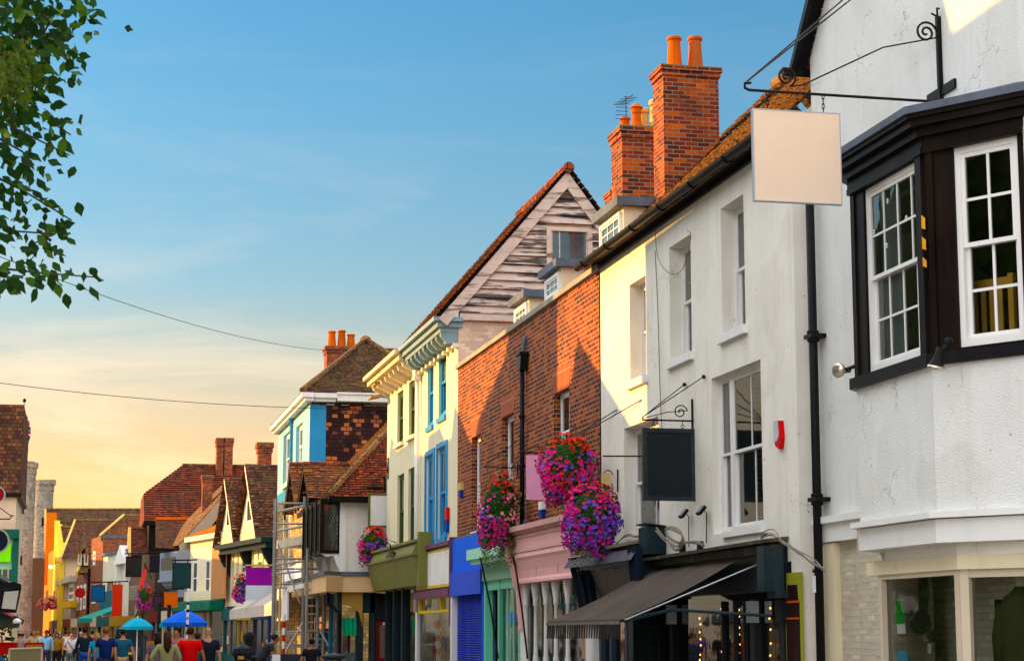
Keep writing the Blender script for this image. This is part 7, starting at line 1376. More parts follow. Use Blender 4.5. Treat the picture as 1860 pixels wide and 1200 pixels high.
basket('huge purple and pink basket lowest and nearest, beside the navy canopy', 1074, 942, 59, 70, X=XBk, mixf=mA, nfl=1000, fr=.038, trail=14, hang=onX(1085, 835, 8.4))
basket('tall magenta basket with a red geranium crown above the pink shopfront', 1031, 852, 57, 72, X=7.95, mixf=mB_, nfl=900, fr=.038, trail=10, hang=onX(1045, 770, 8.4))
basket('loose pink and red basket with trailing greenery above the mint shopfront', 906, 928, 45, 74, X=8.0, mixf=mC, nfl=680, fr=.037, trail=60, hang=onX(930, 846, 8.4), nl=1900)
basket('round purple basket with red top beside the white olive framed sign', 678, 990, 31, 36, Y=56.3, mixf=mD, nfl=420, fr=.045, hang=V((8.3, 56.8, onY(690, 950, 56).z)), nl=800)
basket('small purple and red basket left of the purple sign', 436, 1068, 15, 29, Y=77, mixf=mD, nfl=170, fr=.06, hang=onY(445, 1030, 78), nl=400)
basket('dark red and magenta basket below the red flag', 262, 1085, 15, 24, Y=100, mixf=lambda u, v, r: 'red' if v > .2 and r < .5 else 'pink' if v < 0 and r < .6 else 'purple' if r > .8 else None, nfl=170, fr=.07, hang=onY(268, 1058, 101), nl=500)
for x, y, r, l in ((80, 1096, 11, 'leftmost'), (94, 1093, 13, 'middle'), (106, 1092, 12, 'rightmost')): basket('peach and pink basket at the far end of the street, %s of three' % l, x, y, r, r * .95, Y=160, mixf=lambda u, v, r: 'peach' if r < .5 else 'pink' if v < 0 and r < .8 else 'pale' if r < .9 else 'red', nfl=90, fr=.13, nl=150)
# ================================================================== people
def skin_mesh(name, pts, edges, root=0, sub=1):
    """grow a surface over a skeleton: pts = (x, y, z, rx, ry)"""
    me = bpy.data.meshes.new(name); me.from_pydata([p[:3] for p in pts], edges, []); o = bpy.data.objects.new(name, me); C.objects.link(o)
    md = o.modifiers.new('skin', 'SKIN'); md.use_smooth_shade = True; sk = me.skin_vertices[0].data
    for i, p in enumerate(pts): sk[i].radius = (p[3], p[4]); sk[i].use_root = (i == root)
    if sub: s = o.modifiers.new('sub', 'SUBSURF'); s.levels = sub; s.render_levels = sub
    bpy.context.view_layer.update(); dg = bpy.context.evaluated_depsgraph_get(); out = bpy.data.meshes.new_from_object(o.evaluated_get(dg)); bpy.data.objects.remove(o); bpy.data.meshes.remove(me)
    out.polygons.foreach_set('use_smooth', [True] * len(out.polygons)); return out
def lerp(a, b, t): return tuple(a[i] + (b[i] - a[i]) * t for i in range(3))
POSE = dict(pelvis=(0, 0, .95), chest=(0, .01, 1.25), neck=(0, 0, 1.505), head=(0, .015, 1.645), shl=(-.185, 0, 1.435), shr=(.185, 0, 1.435), ell=(-.25, .04, 1.14), elr=(.25, -.02, 1.14), hal=(-.26, .14, .90), har=(.26, .03, .88),
            hpl=(-.09, 0, .92), hpr=(.09, 0, .92), knl=(-.10, .10, .50), knr=(.10, -.02, .50), fol=(-.10, .02, .09), foR=(.10, -.25, .10))
def body(P, kind):
    """kind: body / shirt / trousers; +Y is the way the person faces"""
    p = []; e = []
    def add(q, rx, ry=None, par=None):
        p.append((*q, rx, ry or rx)); 
        if par is not None: e.append((par, len(p) - 1))
        return len(p) - 1
    if kind == 'body':
        a = add(P['pelvis'], .13, .10); w = add(lerp(P['pelvis'], P['chest'], .45), .12, .09, a); c = add(P['chest'], .14, .10, w); u = add(lerp(P['chest'], P['neck'], .6), .12, .085, c); n = add(lerp(P['chest'], P['neck'], .95), .055, .058, u)
        h0 = P['head']; n2 = add((h0[0], h0[1] - .005, h0[2] - .10), .052, .055, n); h1 = add((h0[0], h0[1] + .012, h0[2] - .055), .062, .078, n2); h2 = add(h0, .076, .095, h1); h3 = add((h0[0], h0[1] - .01, h0[2] + .065), .068, .085, h2); add((h0[0], h0[1] - .012, h0[2] + .115), .03, .04, h3)
        add((h0[0], h0[1] + .115, h0[2] - .025), .012, .014, h2)
        for s in ('l', 'r'):
            x = -1 if s == 'l' else 1; sh = add(P['sh' + s], .055, .055, u); add_e = add(lerp(P['sh' + s], P['el' + s], .5), .046, .046, sh); el = add(P['el' + s], .038, .038, add_e); fa = add(lerp(P['el' + s], P['ha' + s], .35), .038, .036, el); wr = add(lerp(P['el' + s], P['ha' + s], .9), .026, .022, fa)
            hd = P['ha' + s]; d = V(hd) - V(P['el' + s]); d.normalize(); pm = add(tuple(V(hd) + d * .04), .024, .034, wr); tip = V(hd) + d * .08
            for k, (o, L) in enumerate(((-.027, .06), (-.009, .075), (.009, .07), (.027, .055))):
                f1 = tip + V((0, o, 0)) + d * L * .5; f0 = add(tuple(f1), .009, .009, pm); add(tuple(f1 + d * L * .5 + V((-x * .012, 0, 0))), .007, .007, f0)
            th = V(hd) + d * .03 + V((-x * .02, .035, 0)); t0 = add(tuple(th), .010, .010, pm); add(tuple(th + d * .04 + V((0, .012, 0))), .008, .008, t0)
            hp = add(P['hp' + s], .085, .085, a); k1 = add(lerp(P['hp' + s], P['kn' + s], .5), .072, .075, hp); kn = add(P['kn' + s], .05, .052, k1); cf = add(lerp(P['kn' + s], P['fol' if s == 'l' else 'foR'], .35), .05, .055, kn); f = P['fol' if s == 'l' else 'foR']; an = add(f, .034, .036, cf)
            add((f[0], f[1] + .14, max(.03, f[2] - .055)), .035, .028, an)
    elif kind in ('shirt', 'long'):
        g = .018; a = add((P['pelvis'][0], P['pelvis'][1], P['pelvis'][2] - .05), .165 + g, .125); w = add(lerp(P['pelvis'], P['chest'], .45), .145 + g, .11, a); c = add(P['chest'], .165 + g, .12, w); u = add(lerp(P['chest'], P['neck'], .58), .15, .10, c); add(lerp(P['chest'], P['neck'], .86), .075, .07, u)
        for s in ('l', 'r'):
            sh = add(P['sh' + s], .07, .07, u); k = .62 if kind == 'shirt' else 1; m = add(lerp(P['sh' + s], P['el' + s], k * .6), .064, .064, sh); m = add(lerp(P['sh' + s], P['el' + s], k), .060 if k < 1 else .05, .060 if k < 1 else .05, m)
            if k == 1: m = add(lerp(P['el' + s], P['ha' + s], .85), .038, .036, m)
    else:
        sht = kind == 'shorts'; a = add((P['pelvis'][0], P['pelvis'][1], P['pelvis'][2] + .03), .15, .115)
        for s in ('l', 'r'):
            f = P['fol' if s == 'l' else 'foR']; hp = add(P['hp' + s], .10, .105, a); m = add(lerp(P['hp' + s], P['kn' + s], .5), .09, .092, hp); k = add(lerp(P['hp' + s], P['kn' + s], .9 if sht else 1), .08 if sht else .066, .08 if sht else .066, m)
            if not sht: add(lerp(P['kn' + s], f, .93), .055, .058, add(lerp(P['kn' + s], f, .45), .062, .064, k))
    return p, e
CACHE = {}
def bodymesh(pose, kind):
    if (pose, kind) not in CACHE:
        P = dict(POSE); P.update(POSES[pose]); p, e = body(P, kind); CACHE[(pose, kind)] = skin_mesh(kind, p, e)
    return CACHE[(pose, kind)]
mir = lambda d: {('%s' % k)[:-1] + ('r' if k.endswith('l') else 'l') if k[:2] in ('el', 'ha', 'kn', 'hp') else ('foR' if k == 'fol' else 'fol' if k == 'foR' else k): (-v[0], v[1], v[2]) for k, v in d.items()}
POSES = {'walk': {}, 'walk2': mir({k: v for k, v in POSE.items() if k[:2] in ('el', 'ha', 'kn', 'fo')}), 'wide': {'hal': (-.33, .02, .90), 'har': (.33, .05, .90), 'ell': (-.29, -.02, 1.15), 'elr': (.29, -.02, 1.15)},
         'bag': {'har': (.10, .22, 1.08), 'elr': (.27, -.05, 1.14), 'hal': (-.30, .05, .88)}, 'hips': {'ell': (-.36, -.05, 1.18), 'hal': (-.20, .08, 1.02), 'elr': (.30, -.04, 1.15), 'har': (.18, .16, 1.0)},
         'cycle': {'chest': (0, .20, 1.22), 'neck': (0, .36, 1.42), 'head': (0, .46, 1.54), 'shl': (-.18, .28, 1.36), 'shr': (.18, .28, 1.36), 'ell': (-.24, .34, 1.10), 'elr': (.26, .30, 1.10), 'hal': (-.22, .62, 1.02), 'har': (.22, .60, 1.02), 'hpl': (-.09, .05, .95), 'hpr': (.09, .05, .95), 'knl': (-.12, .42, .78), 'knr': (.12, .30, .60), 'fol': (-.12, .28, .40), 'foR': (.12, .12, .22), 'pelvis': (0, 0, .97)}}
skins = {'fair': PM('skin_fair', (.50, .24, .15), rough=.6, dirt=.05, bstr=0), 'tan': PM('skin_tan', (.34, .15, .08), rough=.6, dirt=.05, bstr=0), 'dark': PM('skin_dark', (.09, .04, .025), rough=.6, dirt=.05, bstr=0)}
hairs = {'black': (.012, .009, .008), 'brown': (.04, .018, .009), 'blond': (.30, .17, .06), 'grey': (.4, .38, .35), 'ginger': (.25, .08, .02), 'none': None}
def cloth_m(c): k = 'cloth_%d_%d_%d' % tuple(int(v * 100) for v in c); return PM(k, c, rough=.9, var=.25, dirt=.15, dcol=tuple(v * .5 for v in c), bs=18, bstr=.35, bdist=.02)
def put(name, me, mat, par):
    m = me.copy(); m.materials.clear(); m.materials.append(mat); o = bpy.data.objects.new(name, m); C.objects.link(o); o.parent = par; return o
def person(label, x, ytop, Y, shirt, legs, hair='brown', pose='walk', rot=0, h=1.75, skin='fair', sleeve='shirt', low='trousers', longhair=0, group=None, extras=True):
    """x, ytop: pixels of the top of the head"""
    top = onY(x, ytop, Y); k = h / 1.77
    t = thing('person', label, 'person', (top.x, Y, 0), group); t.rotation_euler = (0, 0, rot); t.scale = (k, k, k)
    if group is None or True:
        put('body', bodymesh(pose, 'body'), skins[skin], t); put('shirt', bodymesh(pose, sleeve), cloth_m(shirt), t); put('shorts' if low == 'shorts' else 'trousers', bodymesh(pose, low), cloth_m(legs), t)
    P = dict(POSE); P.update(POSES[pose]); h0 = V(P['head'])
    def loc(nm, mb, m, sm=True): 
        me = bpy.data.meshes.new(nm); me.from_pydata(mb.v, [], mb.f); me.polygons.foreach_set('use_smooth', [sm] * len(me.polygons)); me.materials.append(m); o = bpy.data.objects.new(nm, me); C.objects.link(o); o.parent = t; return o
    if hairs[hair]:
        hm = PM('hair_' + hair, hairs[hair], rough=.55, var=.5, dirt=.3, bs=60, bstr=.5, bdist=.01); mb = MB().ball(h0 + V((0, -.028, .045)), .086, .098, .088, 12, 8)
        if longhair: mb.tube([h0 + V((0, -.06, .06)), h0 + V((0, -.085, -.06)), h0 + V((0, -.10, -.22 * longhair)), h0 + V((0, -.11, -.34 * longhair))], [.08, .09, .085, .03], 10)
        if hair == 'curl' or longhair == -1: pass
        loc('hair', mb, hm)
    if extras:
        em = PM('eye_dark', (.02, .015, .012), bstr=0); 
        for s in (-1, 1): loc('eye', MB().ball(h0 + V((.03 * s, .088, .012)), .011, .008, .008, 6, 4), em); loc('ear', MB().ball(h0 + V((.082 * s, -.005, -.005)), .012, .025, .034, 6, 5), skins[skin])
        loc('mouth', MB().ball(h0 + V((0, .09, -.06)), .024, .008, .006, 6, 4), PM('lip', (.3, .08, .06), bstr=0))
    for s in ('fol', 'foR'):
        f = V(P[s]); loc('shoe', MB().ball(f + V((0, .06, -.045)), .05, .14, .05, 10, 6), PM('shoe_dark', (.03, .025, .025), rough=.5))
    return t
def strap(t, a, b, m): pass
PI = math.pi
person('man in a red polo shirt and navy trousers seen from behind', 346, 1139, 43, (.60, .025, .035), (.015, .02, .05), 'brown', 'wide', .0, 1.80, 'tan')
person('bald man in a black shirt walking away beside the red polo man', 379, 1139, 43.5, (.012, .016, .025), (.03, .035, .04), 'none', 'walk', -.1, 1.80, 'fair')
person('woman in a sage green long sleeved top with long dark blond tipped hair', 304, 1144, 42, (.28, .29, .15), (.012, .012, .015), 'brown', 'hips', .1, 1.70, 'fair', 'long', longhair=1)
person('woman with curly dark hair in a patterned black and white dress', 287, 1146, 44, (.16, .12, .16), (.4, .05, .14), 'black', 'walk2', .0, 1.68, 'fair', 'shirt', longhair=.6)
person('balding man in a purple checked shirt ahead of the green top woman', 320, 1143, 47, (.13, .03, .28), (.02, .02, .03), 'none', 'walk', .0, 1.74, 'tan')
person('dark haired man in a pink shirt seen past the balding man', 323, 1137, 52, (.6, .12, .2), (.03, .03, .05), 'black', 'walk2', .1, 1.82, 'tan')
person('woman with short brown hair in a dark floral dress behind the red polo man', 359, 1144, 46, (.04, .06, .09), (.05, .06, .1), 'brown', 'walk2', 0, 1.68, 'fair')
person('man in a teal blue t-shirt and khaki shorts seen from behind', 224, 1140, 57, (.025, .10, .17), (.38, .28, .17), 'black', 'wide', 0, 1.78, 'fair', low='shorts')
person('man with ginger brown hair in a navy t-shirt walking away', 193, 1138, 52, (.012, .025, .12), (.02, .025, .06), 'ginger', 'walk', -.05, 1.82, 'fair')
person('woman with blond ponytail in a sky blue shirt', 177, 1145, 62, (.05, .30, .52), (.03, .06, .14), 'blond', 'walk2', .1, 1.68, 'fair', longhair=.7)
person('man in a dark navy top and bright blue jeans', 155, 1133, 68, (.012, .022, .035), (.03, .08, .32), 'black', 'walk', .1, 1.85, 'tan', 'long')
t = person('person in a white t-shirt with a cross body strap facing the camera', 130, 1142, 74, (.62, .62, .68), (.09, .13, .14), 'brown', 'bag', PI, 1.72, 'fair')
sm_ = PM('strap_blue', (.03, .04, .1)); 
def child(t, nm, mb, m):
    me = bpy.data.meshes.new(nm); me.from_pydata(mb.v, [], mb.f); me.materials.append(m); o = bpy.data.objects.new(nm, me); C.objects.link(o); o.parent = t
child(t, 'bag_strap', MB().tube([(.15, .08, 1.46), (.02, .165, 1.25), (-.17, .13, 1.0)], .014, 5), sm_)
bq = onY(141, 1185, 73.6); tb_ = thing('black_bag', 'round black hat held at the side of the white t-shirt person', 'hat', bq); mesh('hat_crown', MB().ball(bq, .13, .12, .16, 12, 8), MT['black_paint'], tb_, smooth=True); mesh('hat_brim', MB().lathe(bq, [(.001, 0), (.2, 0), (.2, .015), (.001, .02)], 18, (.3, -1, .1)), MT['black_paint'], tb_); tb_.name = 'black_hat'; ORG['black_hat'] = bq
person('woman in a mustard brown jacket and black trousers', 104, 1143, 84, (.28, .15, .04), (.012, .012, .015), 'black', 'walk', PI, 1.70, 'tan', 'long', longhair=.6)
person('man in a pale blue shirt and dark jeans beside the mustard jacket woman', 85, 1139, 82, (.20, .42, .62), (.02, .03, .07), 'black', 'walk2', PI, 1.80, 'dark', 'long')
# crowd in the distance
crowd = [(42, 1138, 96, (.3, .32, .38), 'brown', 'grey t-shirt and dark skirt'), (50, 1136, 104, (.5, .5, .55), 'blond', 'pale grey top'), (58, 1134, 110, (.08, .09, .22), 'brown', 'dark blue top'), (64, 1132, 118, (.75, .72, .7), 'grey', 'white hat and shirt'), (69, 1137, 100, (.72, .66, .6), 'blond', 'cream sleeveless top'),
         (76, 1137, 122, (.6, .35, .25), 'brown', 'peach top'), (91, 1135, 118, (.66, .5, .55), 'brown', 'pale pink top'), (97, 1134, 110, (.5, .04, .05), 'black', 'crimson top'), (109, 1134, 116, (.35, .5, .65), 'grey', 'light blue cap and shirt'), (114, 1137, 108, (.05, .06, .12), 'brown', 'navy jacket'),
         (120, 1139, 104, (.7, .62, .55), 'brown', 'beige shirt'), (31, 1140, 112, (.1, .12, .25), 'black', 'indigo shirt'), (36, 1142, 90, (.4, .3, .3), 'brown', 'dusty pink shirt'), (138, 1136, 112, (.6, .2, .15), 'brown', 'coral top'), (147, 1143, 100, (.55, .55, .5), 'grey', 'stone coloured jacket'), (62, 1145, 92, (.5, .42, .3), 'blond', 'sand coloured dress'), (168, 1142, 96, (.3, .03, .06), 'black', 'burgundy shirt'), (113, 1143, 96, (.3, .2, .12), 'brown', 'brown cardigan')]
for i, (x, y, Y, c, hr, l) in enumerate(crowd):
    person('distant walker in %s among the far crowd' % ('a ' + l if l[0] not in 'aeiou' else 'an ' + l), x, y, Y, c, [(.03, .04, .08), (.1, .1, .11), (.02, .02, .025)][i % 3], hr, ('walk', 'walk2', 'bag')[i % 3], (0, PI)[i % 2], 1.66 + (i * 37 % 17) / 100, ('fair', 'tan')[i % 2], ('shirt', 'long')[i % 3 == 1], group='distant crowd of walkers', extras=False)
# cyclist and boy near the scaffold
cy = onY(487, 1152, 50); tcy = person('young man in a dark shirt leaning forward on a bicycle', 487, 1152, 50, (.03, .033, .04), (.03, .03, .035), 'black', 'cycle', -PI * .42, 1.75, 'tan', low='shorts')
tcy.location = (onY(470, 1152, 50).x, 50, 0)
person('boy with curly dark hair in a black t-shirt by the barrier', 566, 1157, 47, (.012, .012, .014), (.02, .02, .03), 'black', 'wide', .1, 1.54, 'tan')
person('dark haired person cut off at the bottom edge below the cyclist', 460, 1187, 38, (.05, .04, .05), (.03, .03, .04), 'black', 'walk', .2, 1.22, 'tan')
# ================================================================== bicycle, bins, barrier, boards
bc = V((tcy.location.x, 50, 0)); bdir = V((math.sin(PI * .42), math.cos(PI * .42), 0)); bike = thing('bicycle', 'dark bicycle ridden by the young man in shorts', 'bicycle', bc); bn_ = bdir.cross(Z)
for u, nm in ((-.5, 'wheel'), (.55, 'wheel')):
    c = bc + bdir * u + Z * .34; w_ = mesh(nm, MB().tube([c + bdir * .33 * math.cos(k * .2618) + Z * .33 * math.sin(k * .2618) for k in range(25)], .018, 6), MT['black_paint'], bike)
    mesh('spokes', MB().tube([c - bdir * .32, c + bdir * .32], .004, 3).tube([c - Z * .32, c + Z * .32], .004, 3).tube([c - (Z + bdir) * .22, c + (Z + bdir) * .22], .004, 3).tube([c - (Z - bdir) * .22, c + (Z - bdir) * .22], .004, 3), MT['aw_iron'], w_)
mesh('frame', MB().tube([bc + bdir * -.5 + Z * .34, bc + bdir * -.05 + Z * .3, bc + bdir * .42 + Z * .85, bc + bdir * -.15 + Z * .8, bc + bdir * -.05 + Z * .3], .018, 6).tube([bc + bdir * -.5 + Z * .34, bc + bdir * -.15 + Z * .8, bc + bdir * -.17 + Z * .93], .014, 6).tube([bc + bdir * .55 + Z * .34, bc + bdir * .42 + Z * .85, bc + bdir * .4 + Z * .98], .018, 6), PM('bike_frame', (.03, .03, .05), rough=.3), bike)
mesh('saddle', MB().ball(bc + bdir * -.18 + Z * .95, .12, .07, .035, 10, 6), MT['black_paint'], bike); mesh('handlebar', MB().tube([bc + bdir * .62 + bn_ * -.25 + Z * 1.0, bc + bdir * .42 + Z * 1.0, bc + bdir * .62 + bn_ * .25 + Z * 1.0], .014, 6), MT['black_paint'], bike)
bpx = onY(441, 1180, 52); bin_ = thing('litter_bin', 'black cast street litter bin with a domed hood, left of the cyclist', 'bin', (bpx.x, 52, 0)); bxm = PM('bin_black', (.012, .014, .018), rough=.35, var=.4, dirt=.3)
zb_ = onY(441, 1166, 52).z; mesh('bin_body', MB().lathe((bpx.x, 52, 0), [(.26, 0), (.28, .05), (.25, .1), (.25, .85), (.28, .88), (.28, .95), (.22, .98)], 20), bxm, bin_); mesh('bin_hood', MB().lathe((bpx.x, 52, .95), [(.29, .12), (.29, .2), (.24, .32), (.12, .4), (.001, .42)], 20), bxm, bin_)
for a in range(4): mesh('hood_post', MB().tube([(bpx.x + .25 * math.cos(a * 1.57 + .6), 52 + .25 * math.sin(a * 1.57 + .6), .9), (bpx.x + .25 * math.cos(a * 1.57 + .6), 52 + .25 * math.sin(a * 1.57 + .6), 1.1)], .025, 6), bxm, bin_)
mesh('gold_band', MB().lathe((bpx.x, 52, .86), [(.285, 0), (.285, .03)], 20), PM('brass_bar'), bin_)
p = onY(452, 1160, 66); tag(mesh('black_post', MB().lathe((p.x, 66, 0), [(.16, 0), (.16, 1.4), (.2, 1.45), (.2, 1.6), (.12, 1.7), (.001, 1.72)], 14), bxm, loc=(p.x, 66, 0)), 'stout black post behind the litter bin and cyclist', 'post')
q = onY(630, 1190, 40); t = thing('moped_seat', 'dark scooter saddle and handlebars just showing at the bottom edge', 'scooter', (q.x, 40, 0)); t.name = 'parked_scooter'; ORG['parked_scooter'] = V((q.x, 40, 0))
mesh('saddle', MB().ball((onY(606, 1192, 40).x, 40, onY(606, 1192, 40).z), .26, .14, .07, 14, 8), PM('scooter_black', (.03, .035, .05), rough=.25), t, smooth=True); mesh('body', MB().prism([(onY(580, 1200, 40).x, 39.9, .3), (onY(632, 1200, 40).x, 39.9, .3), (onY(628, 1198, 40).x, 39.9, 1.08), (onY(588, 1198, 40).x, 39.9, 1.08)], (0, .25, 0)), PM('scooter_grey', (.1, .11, .13), rough=.3), t)
for dx in (-.35, .4): mesh('wheel', MB().lathe((onY(606, 1200, 40).x + dx, 40.03, .25), [(.001, -.06), (.24, -.06), (.25, 0), (.24, .06), (.001, .06)], 18, (0, 1, 0)), MT['black_paint'], t)
br0, br1 = onY(496, 1190, 49), onY(552, 1190, 49); t = thing('barrier_board', 'low dark barrier board by the scaffold foot', 'barrier', ((br0.x + br1.x) / 2, 49, 0)); mesh('board', MB().box((br0.x, 49, .45), (br1.x - br0.x, 0, 0), (0, .04, 0), (0, 0, br0.z + .04 - .45)), PM('barrier_navy', (.03, .035, .05), dirt=.3), t); mesh('pale_end', MB().box((br0.x - .02, 48.98, .45), (.2, 0, 0), (0, .03, 0), (0, 0, br0.z + .03 - .45)), wp, t)
for x in (br0.x + .1, br1.x - .1): mesh('leg', MB().box((x - .03, 49, 0), (.06, 0, 0), (0, .05, 0), (0, 0, .5)), PM('barrier_navy'), t)
def aboard(label, x0, x1, yt, Y, fm, pmn):
    a, b = onY(x0, yt, Y), onY(x1, yt, Y); t = thing('chalkboard', label, 'chalkboard', ((a.x + b.x) / 2, Y, 0)); zt = a.z
    for s, nm in ((-1, 'front_panel'), (1, 'rear_panel')): p_ = mesh(nm, MB().prism([(a.x, Y, zt), (b.x, Y, zt), (b.x, Y + s * .35, .05), (a.x, Y + s * .35, .05)], (0, .03, 0)), fm, t); mesh('slate', MB().prism([(a.x + .06, Y - .01 + s * .03, zt - .08), (b.x - .06, Y - .01 + s * .03, zt - .08), (b.x - .06, Y - .01 + s * .32, .15), (a.x + .06, Y - .01 + s * .32, .15)], (0, -.012 if s < 0 else .03, 0)), pmn, p_)
slate = PM('slate_board', (.03, .035, .04), rough=.8, var=.3, dirt=.5, dcol=(.1, .11, .12)); aboard('wood framed chalkboard left of the woman in green', 266, 281, 1163, 46, PM('frame_wood', (.30, .14, .05)), slate); aboard('plain dark board standing beside the parked car', 256, 268, 1153, 50, slate, PM('menu_blue', (.05, .07, .09), dirt=.5, dcol=(.2, .25, .3)))
# parasols
def parasol(label, x, yt, yr, rpx, Y, m):
    c = onY(x, yt, Y); zr = onY(x, yr, Y).z; R_ = rpx / FPX * Y; t = thing('parasol', label, 'parasol', (c.x, Y, 0)); mb = MB(); n = 8
    for k in range(n):
        a0, a1 = 6.2832 * k / n + .3, 6.2832 * (k + 1) / n + .3
        def q(a, u): return V((c.x + math.cos(a) * R_ * u, Y + math.sin(a) * R_ * u, c.z - (c.z - zr) * (u ** 1.7)))
        for u0, u1 in ((0, .25), (.25, .5), (.5, .75), (.75, 1)): mb.poly(*([q(a0, u0)] if u0 else [V((c.x, Y, c.z))]), *([] if not u0 else [q(a1, u0)]), q(a1, u1), q(a0, u1))
        mb.poly(q(a0, 1), q(a1, 1), q(a1, 1) - Z * .12, q(a0, 1) - Z * .12)
    mesh('canopy', mb, m, t); mesh('pole', MB().tube([(c.x, Y, .1), (c.x, Y, c.z + .06)], .025, 6), wp, t); mesh('base', MB().lathe((c.x, Y, 0), [(.3, 0), (.3, .06), (.05, .12)], 14), MT['stone'], t)
    for k in range(n): a = 6.2832 * k / n + .3; mesh('rib', MB().tube([(c.x, Y, c.z - .03), (c.x + math.cos(a) * R_ * .98, Y + math.sin(a) * R_ * .98, zr - .02)], .01, 4), MT['aw_iron'], t)
parasol('bright royal blue parasol beside the striped pole', 337, 1108, 1130, 42, 64, PM('royal_blue', (.01, .12, .62), rough=.7, dirt=.1)); parasol('turquoise parasol behind the parked car', 250, 1121, 1137, 29, 74, PM('turquoise', (.01, .30, .45), rough=.7, dirt=.1)); parasol('small teal parasol half hidden by the royal blue one', 303, 1122, 1134, 14, 84, PM('teal_cloth', (.01, .22, .28), rough=.7, dirt=.1))
for x, Y, y0, l in ((288, 84, 1098, 'left of'), (306, 82, 1100, 'nearer')): p = onY(x, 1150, Y); tag(mesh('black_column', MB().lathe((p.x, Y, 0), [(.12, 0), (.09, .3), (.08, onY(x, y0, Y).z), (.1, onY(x, y0, Y).z + .05)], 10), bxm, loc=(p.x, Y, 0)), 'slim black column under the plum and orange signs, %s the blue parasol' % l, 'column')
p = onY(340, 1150, 56); t = thing('sticker_pole', 'white pole covered in stickers in front of the blue parasol', 'pole', (p.x, 56, 0)); mesh('pole_shaft', MB().tube([(p.x, 56, 0), (p.x, 56, onY(340, 1068, 56).z)], .04, 8), wp, t)
for k in range(7): mesh('sticker', MB().lathe((p.x, 56, 1.2 + k * .21), [(.042, 0), (.042, .08)], 8), [PM('sticker_navy', (.03, .03, .12)), PM('sticker_lilac', (.3, .28, .5)), MT['black_paint']][k % 3], t)
# car, seen from behind
cY = 100; a, b = onY(207, 1170, cY), onY(257, 1170, cY); cx = (a.x + b.x) / 2 + .1; W_ = .9; car = thing('parked_car', 'grey black estate car parked with its back to the camera', 'car', (cx, cY, 0)); cp_ = PM('car_paint', (.035, .04, .05), rough=.18, var=.1, dirt=.1, spec=.5, bstr=0)
zr_ = onY(230, 1141, cY).z; L_ = 4.3
def ring(y, pts): return [V((cx + x, cY + y, z)) for x, z in pts]
secs = [(0.0, [(-.85, .45), (.85, .45), (.9, .75), (.86, .95), (-.86, .95), (-.9, .75)]), (.12, [(-.88, .3), (.88, .3), (.91, .75), (.84, 1.0), (-.84, 1.0), (-.91, .75)]), (L_ * .72, [(-.9, .25), (.9, .25), (.92, .75), (.85, 1.0), (-.85, 1.0), (-.92, .75)]), (L_, [(-.8, .3), (.8, .3), (.85, .6), (.78, .75), (-.78, .75), (-.85, .6)])]
mb = MB()
for (y0, p0), (y1, p1) in zip(secs, secs[1:]):
    A0_, A1_ = ring(y0, p0), ring(y1, p1)
    for k in range(6): mb.poly(A0_[k], A0_[(k + 1) % 6], A1_[(k + 1) % 6], A1_[k])
mb.poly(*ring(*secs[0])[::-1]); mb.poly(*ring(*secs[-1])); mesh('body', mb, cp_, car)
cab = MB(); lo = [(-.82, .1), (.82, .1), (.82, 3.0), (-.82, 3.0)]; hi = [(-.66, .45), (.66, .45), (.64, 2.1), (-.64, 2.1)]; lo = [V((cx + x, cY + y, .98)) for x, y in lo]; hi = [V((cx + x, cY + y, zr_)) for x, y in hi]
for k in range(4): cab.poly(lo[k], lo[(k + 1) % 4], hi[(k + 1) % 4], hi[k])
mesh('windows', cab, PM('car_glass', (.008, .014, .02), rough=.35, dirt=0, spec=.05, bstr=0), car); mesh('roof', MB().prism([p_ + Z * -.04 for p_ in hi], Z * .06), PM('car_roof', (.62, .6, .56), rough=.25, dirt=.1), car)
for s in (-1, 1):
    mesh('rear_light', MB().box((cx + s * .8 - .07, cY - .02, .72), (.14, 0, 0), (0, .05, 0), (0, 0, .24)), PM('lamp_red', (.4, .01, .01), rough=.2), car); mesh('pillar', MB().tube([V((cx + s * .82, cY + .1, .98)), V((cx + s * .66, cY + .45, zr_))], .035, 6), cp_, car)
    for y in (.75, 3.4): mesh('wheel', MB().lathe((cx + s * .8, cY + y, .31), [(.001, -.1), (.29, -.1), (.31, 0), (.29, .1), (.001, .1)], 18, (1, 0, 0)), MT['black_paint'], car)
mesh('number_plate', MB().box((cx - .26, cY - .02, .62), (.52, 0, 0), (0, .03, 0), (0, 0, .11)), PM('plate_yellow', (.7, .55, .05), dirt=.1), car); mesh('bumper', MB().box((cx - .86, cY - .06, .36), (1.72, 0, 0), (0, .1, 0), (0, 0, .16)), MT['black_paint'], car)
# teal awning of the far shops
t = thing('shop_awning', 'turquoise canvas awning over the far red brick shops', 'awning', onY(165, 1110, 122)); m_ = PM('turquoise_canvas', (.02, .26, .22), rough=.7, dirt=.2)
P0, P1, P2, P3 = onY(140, 1122, 118), onY(152, 1118, 122), onY(213, 1100, 122), onY(168, 1122, 118); mesh('canopy_cloth', MB().poly(P0, P3, onY(213, 1104, 116), onY(210, 1098, 119), onY(158, 1116, 124)), m_, t); mesh('valance', MB().poly(P0, P3, P3 - Z * .25, P0 - Z * .25), m_, t)
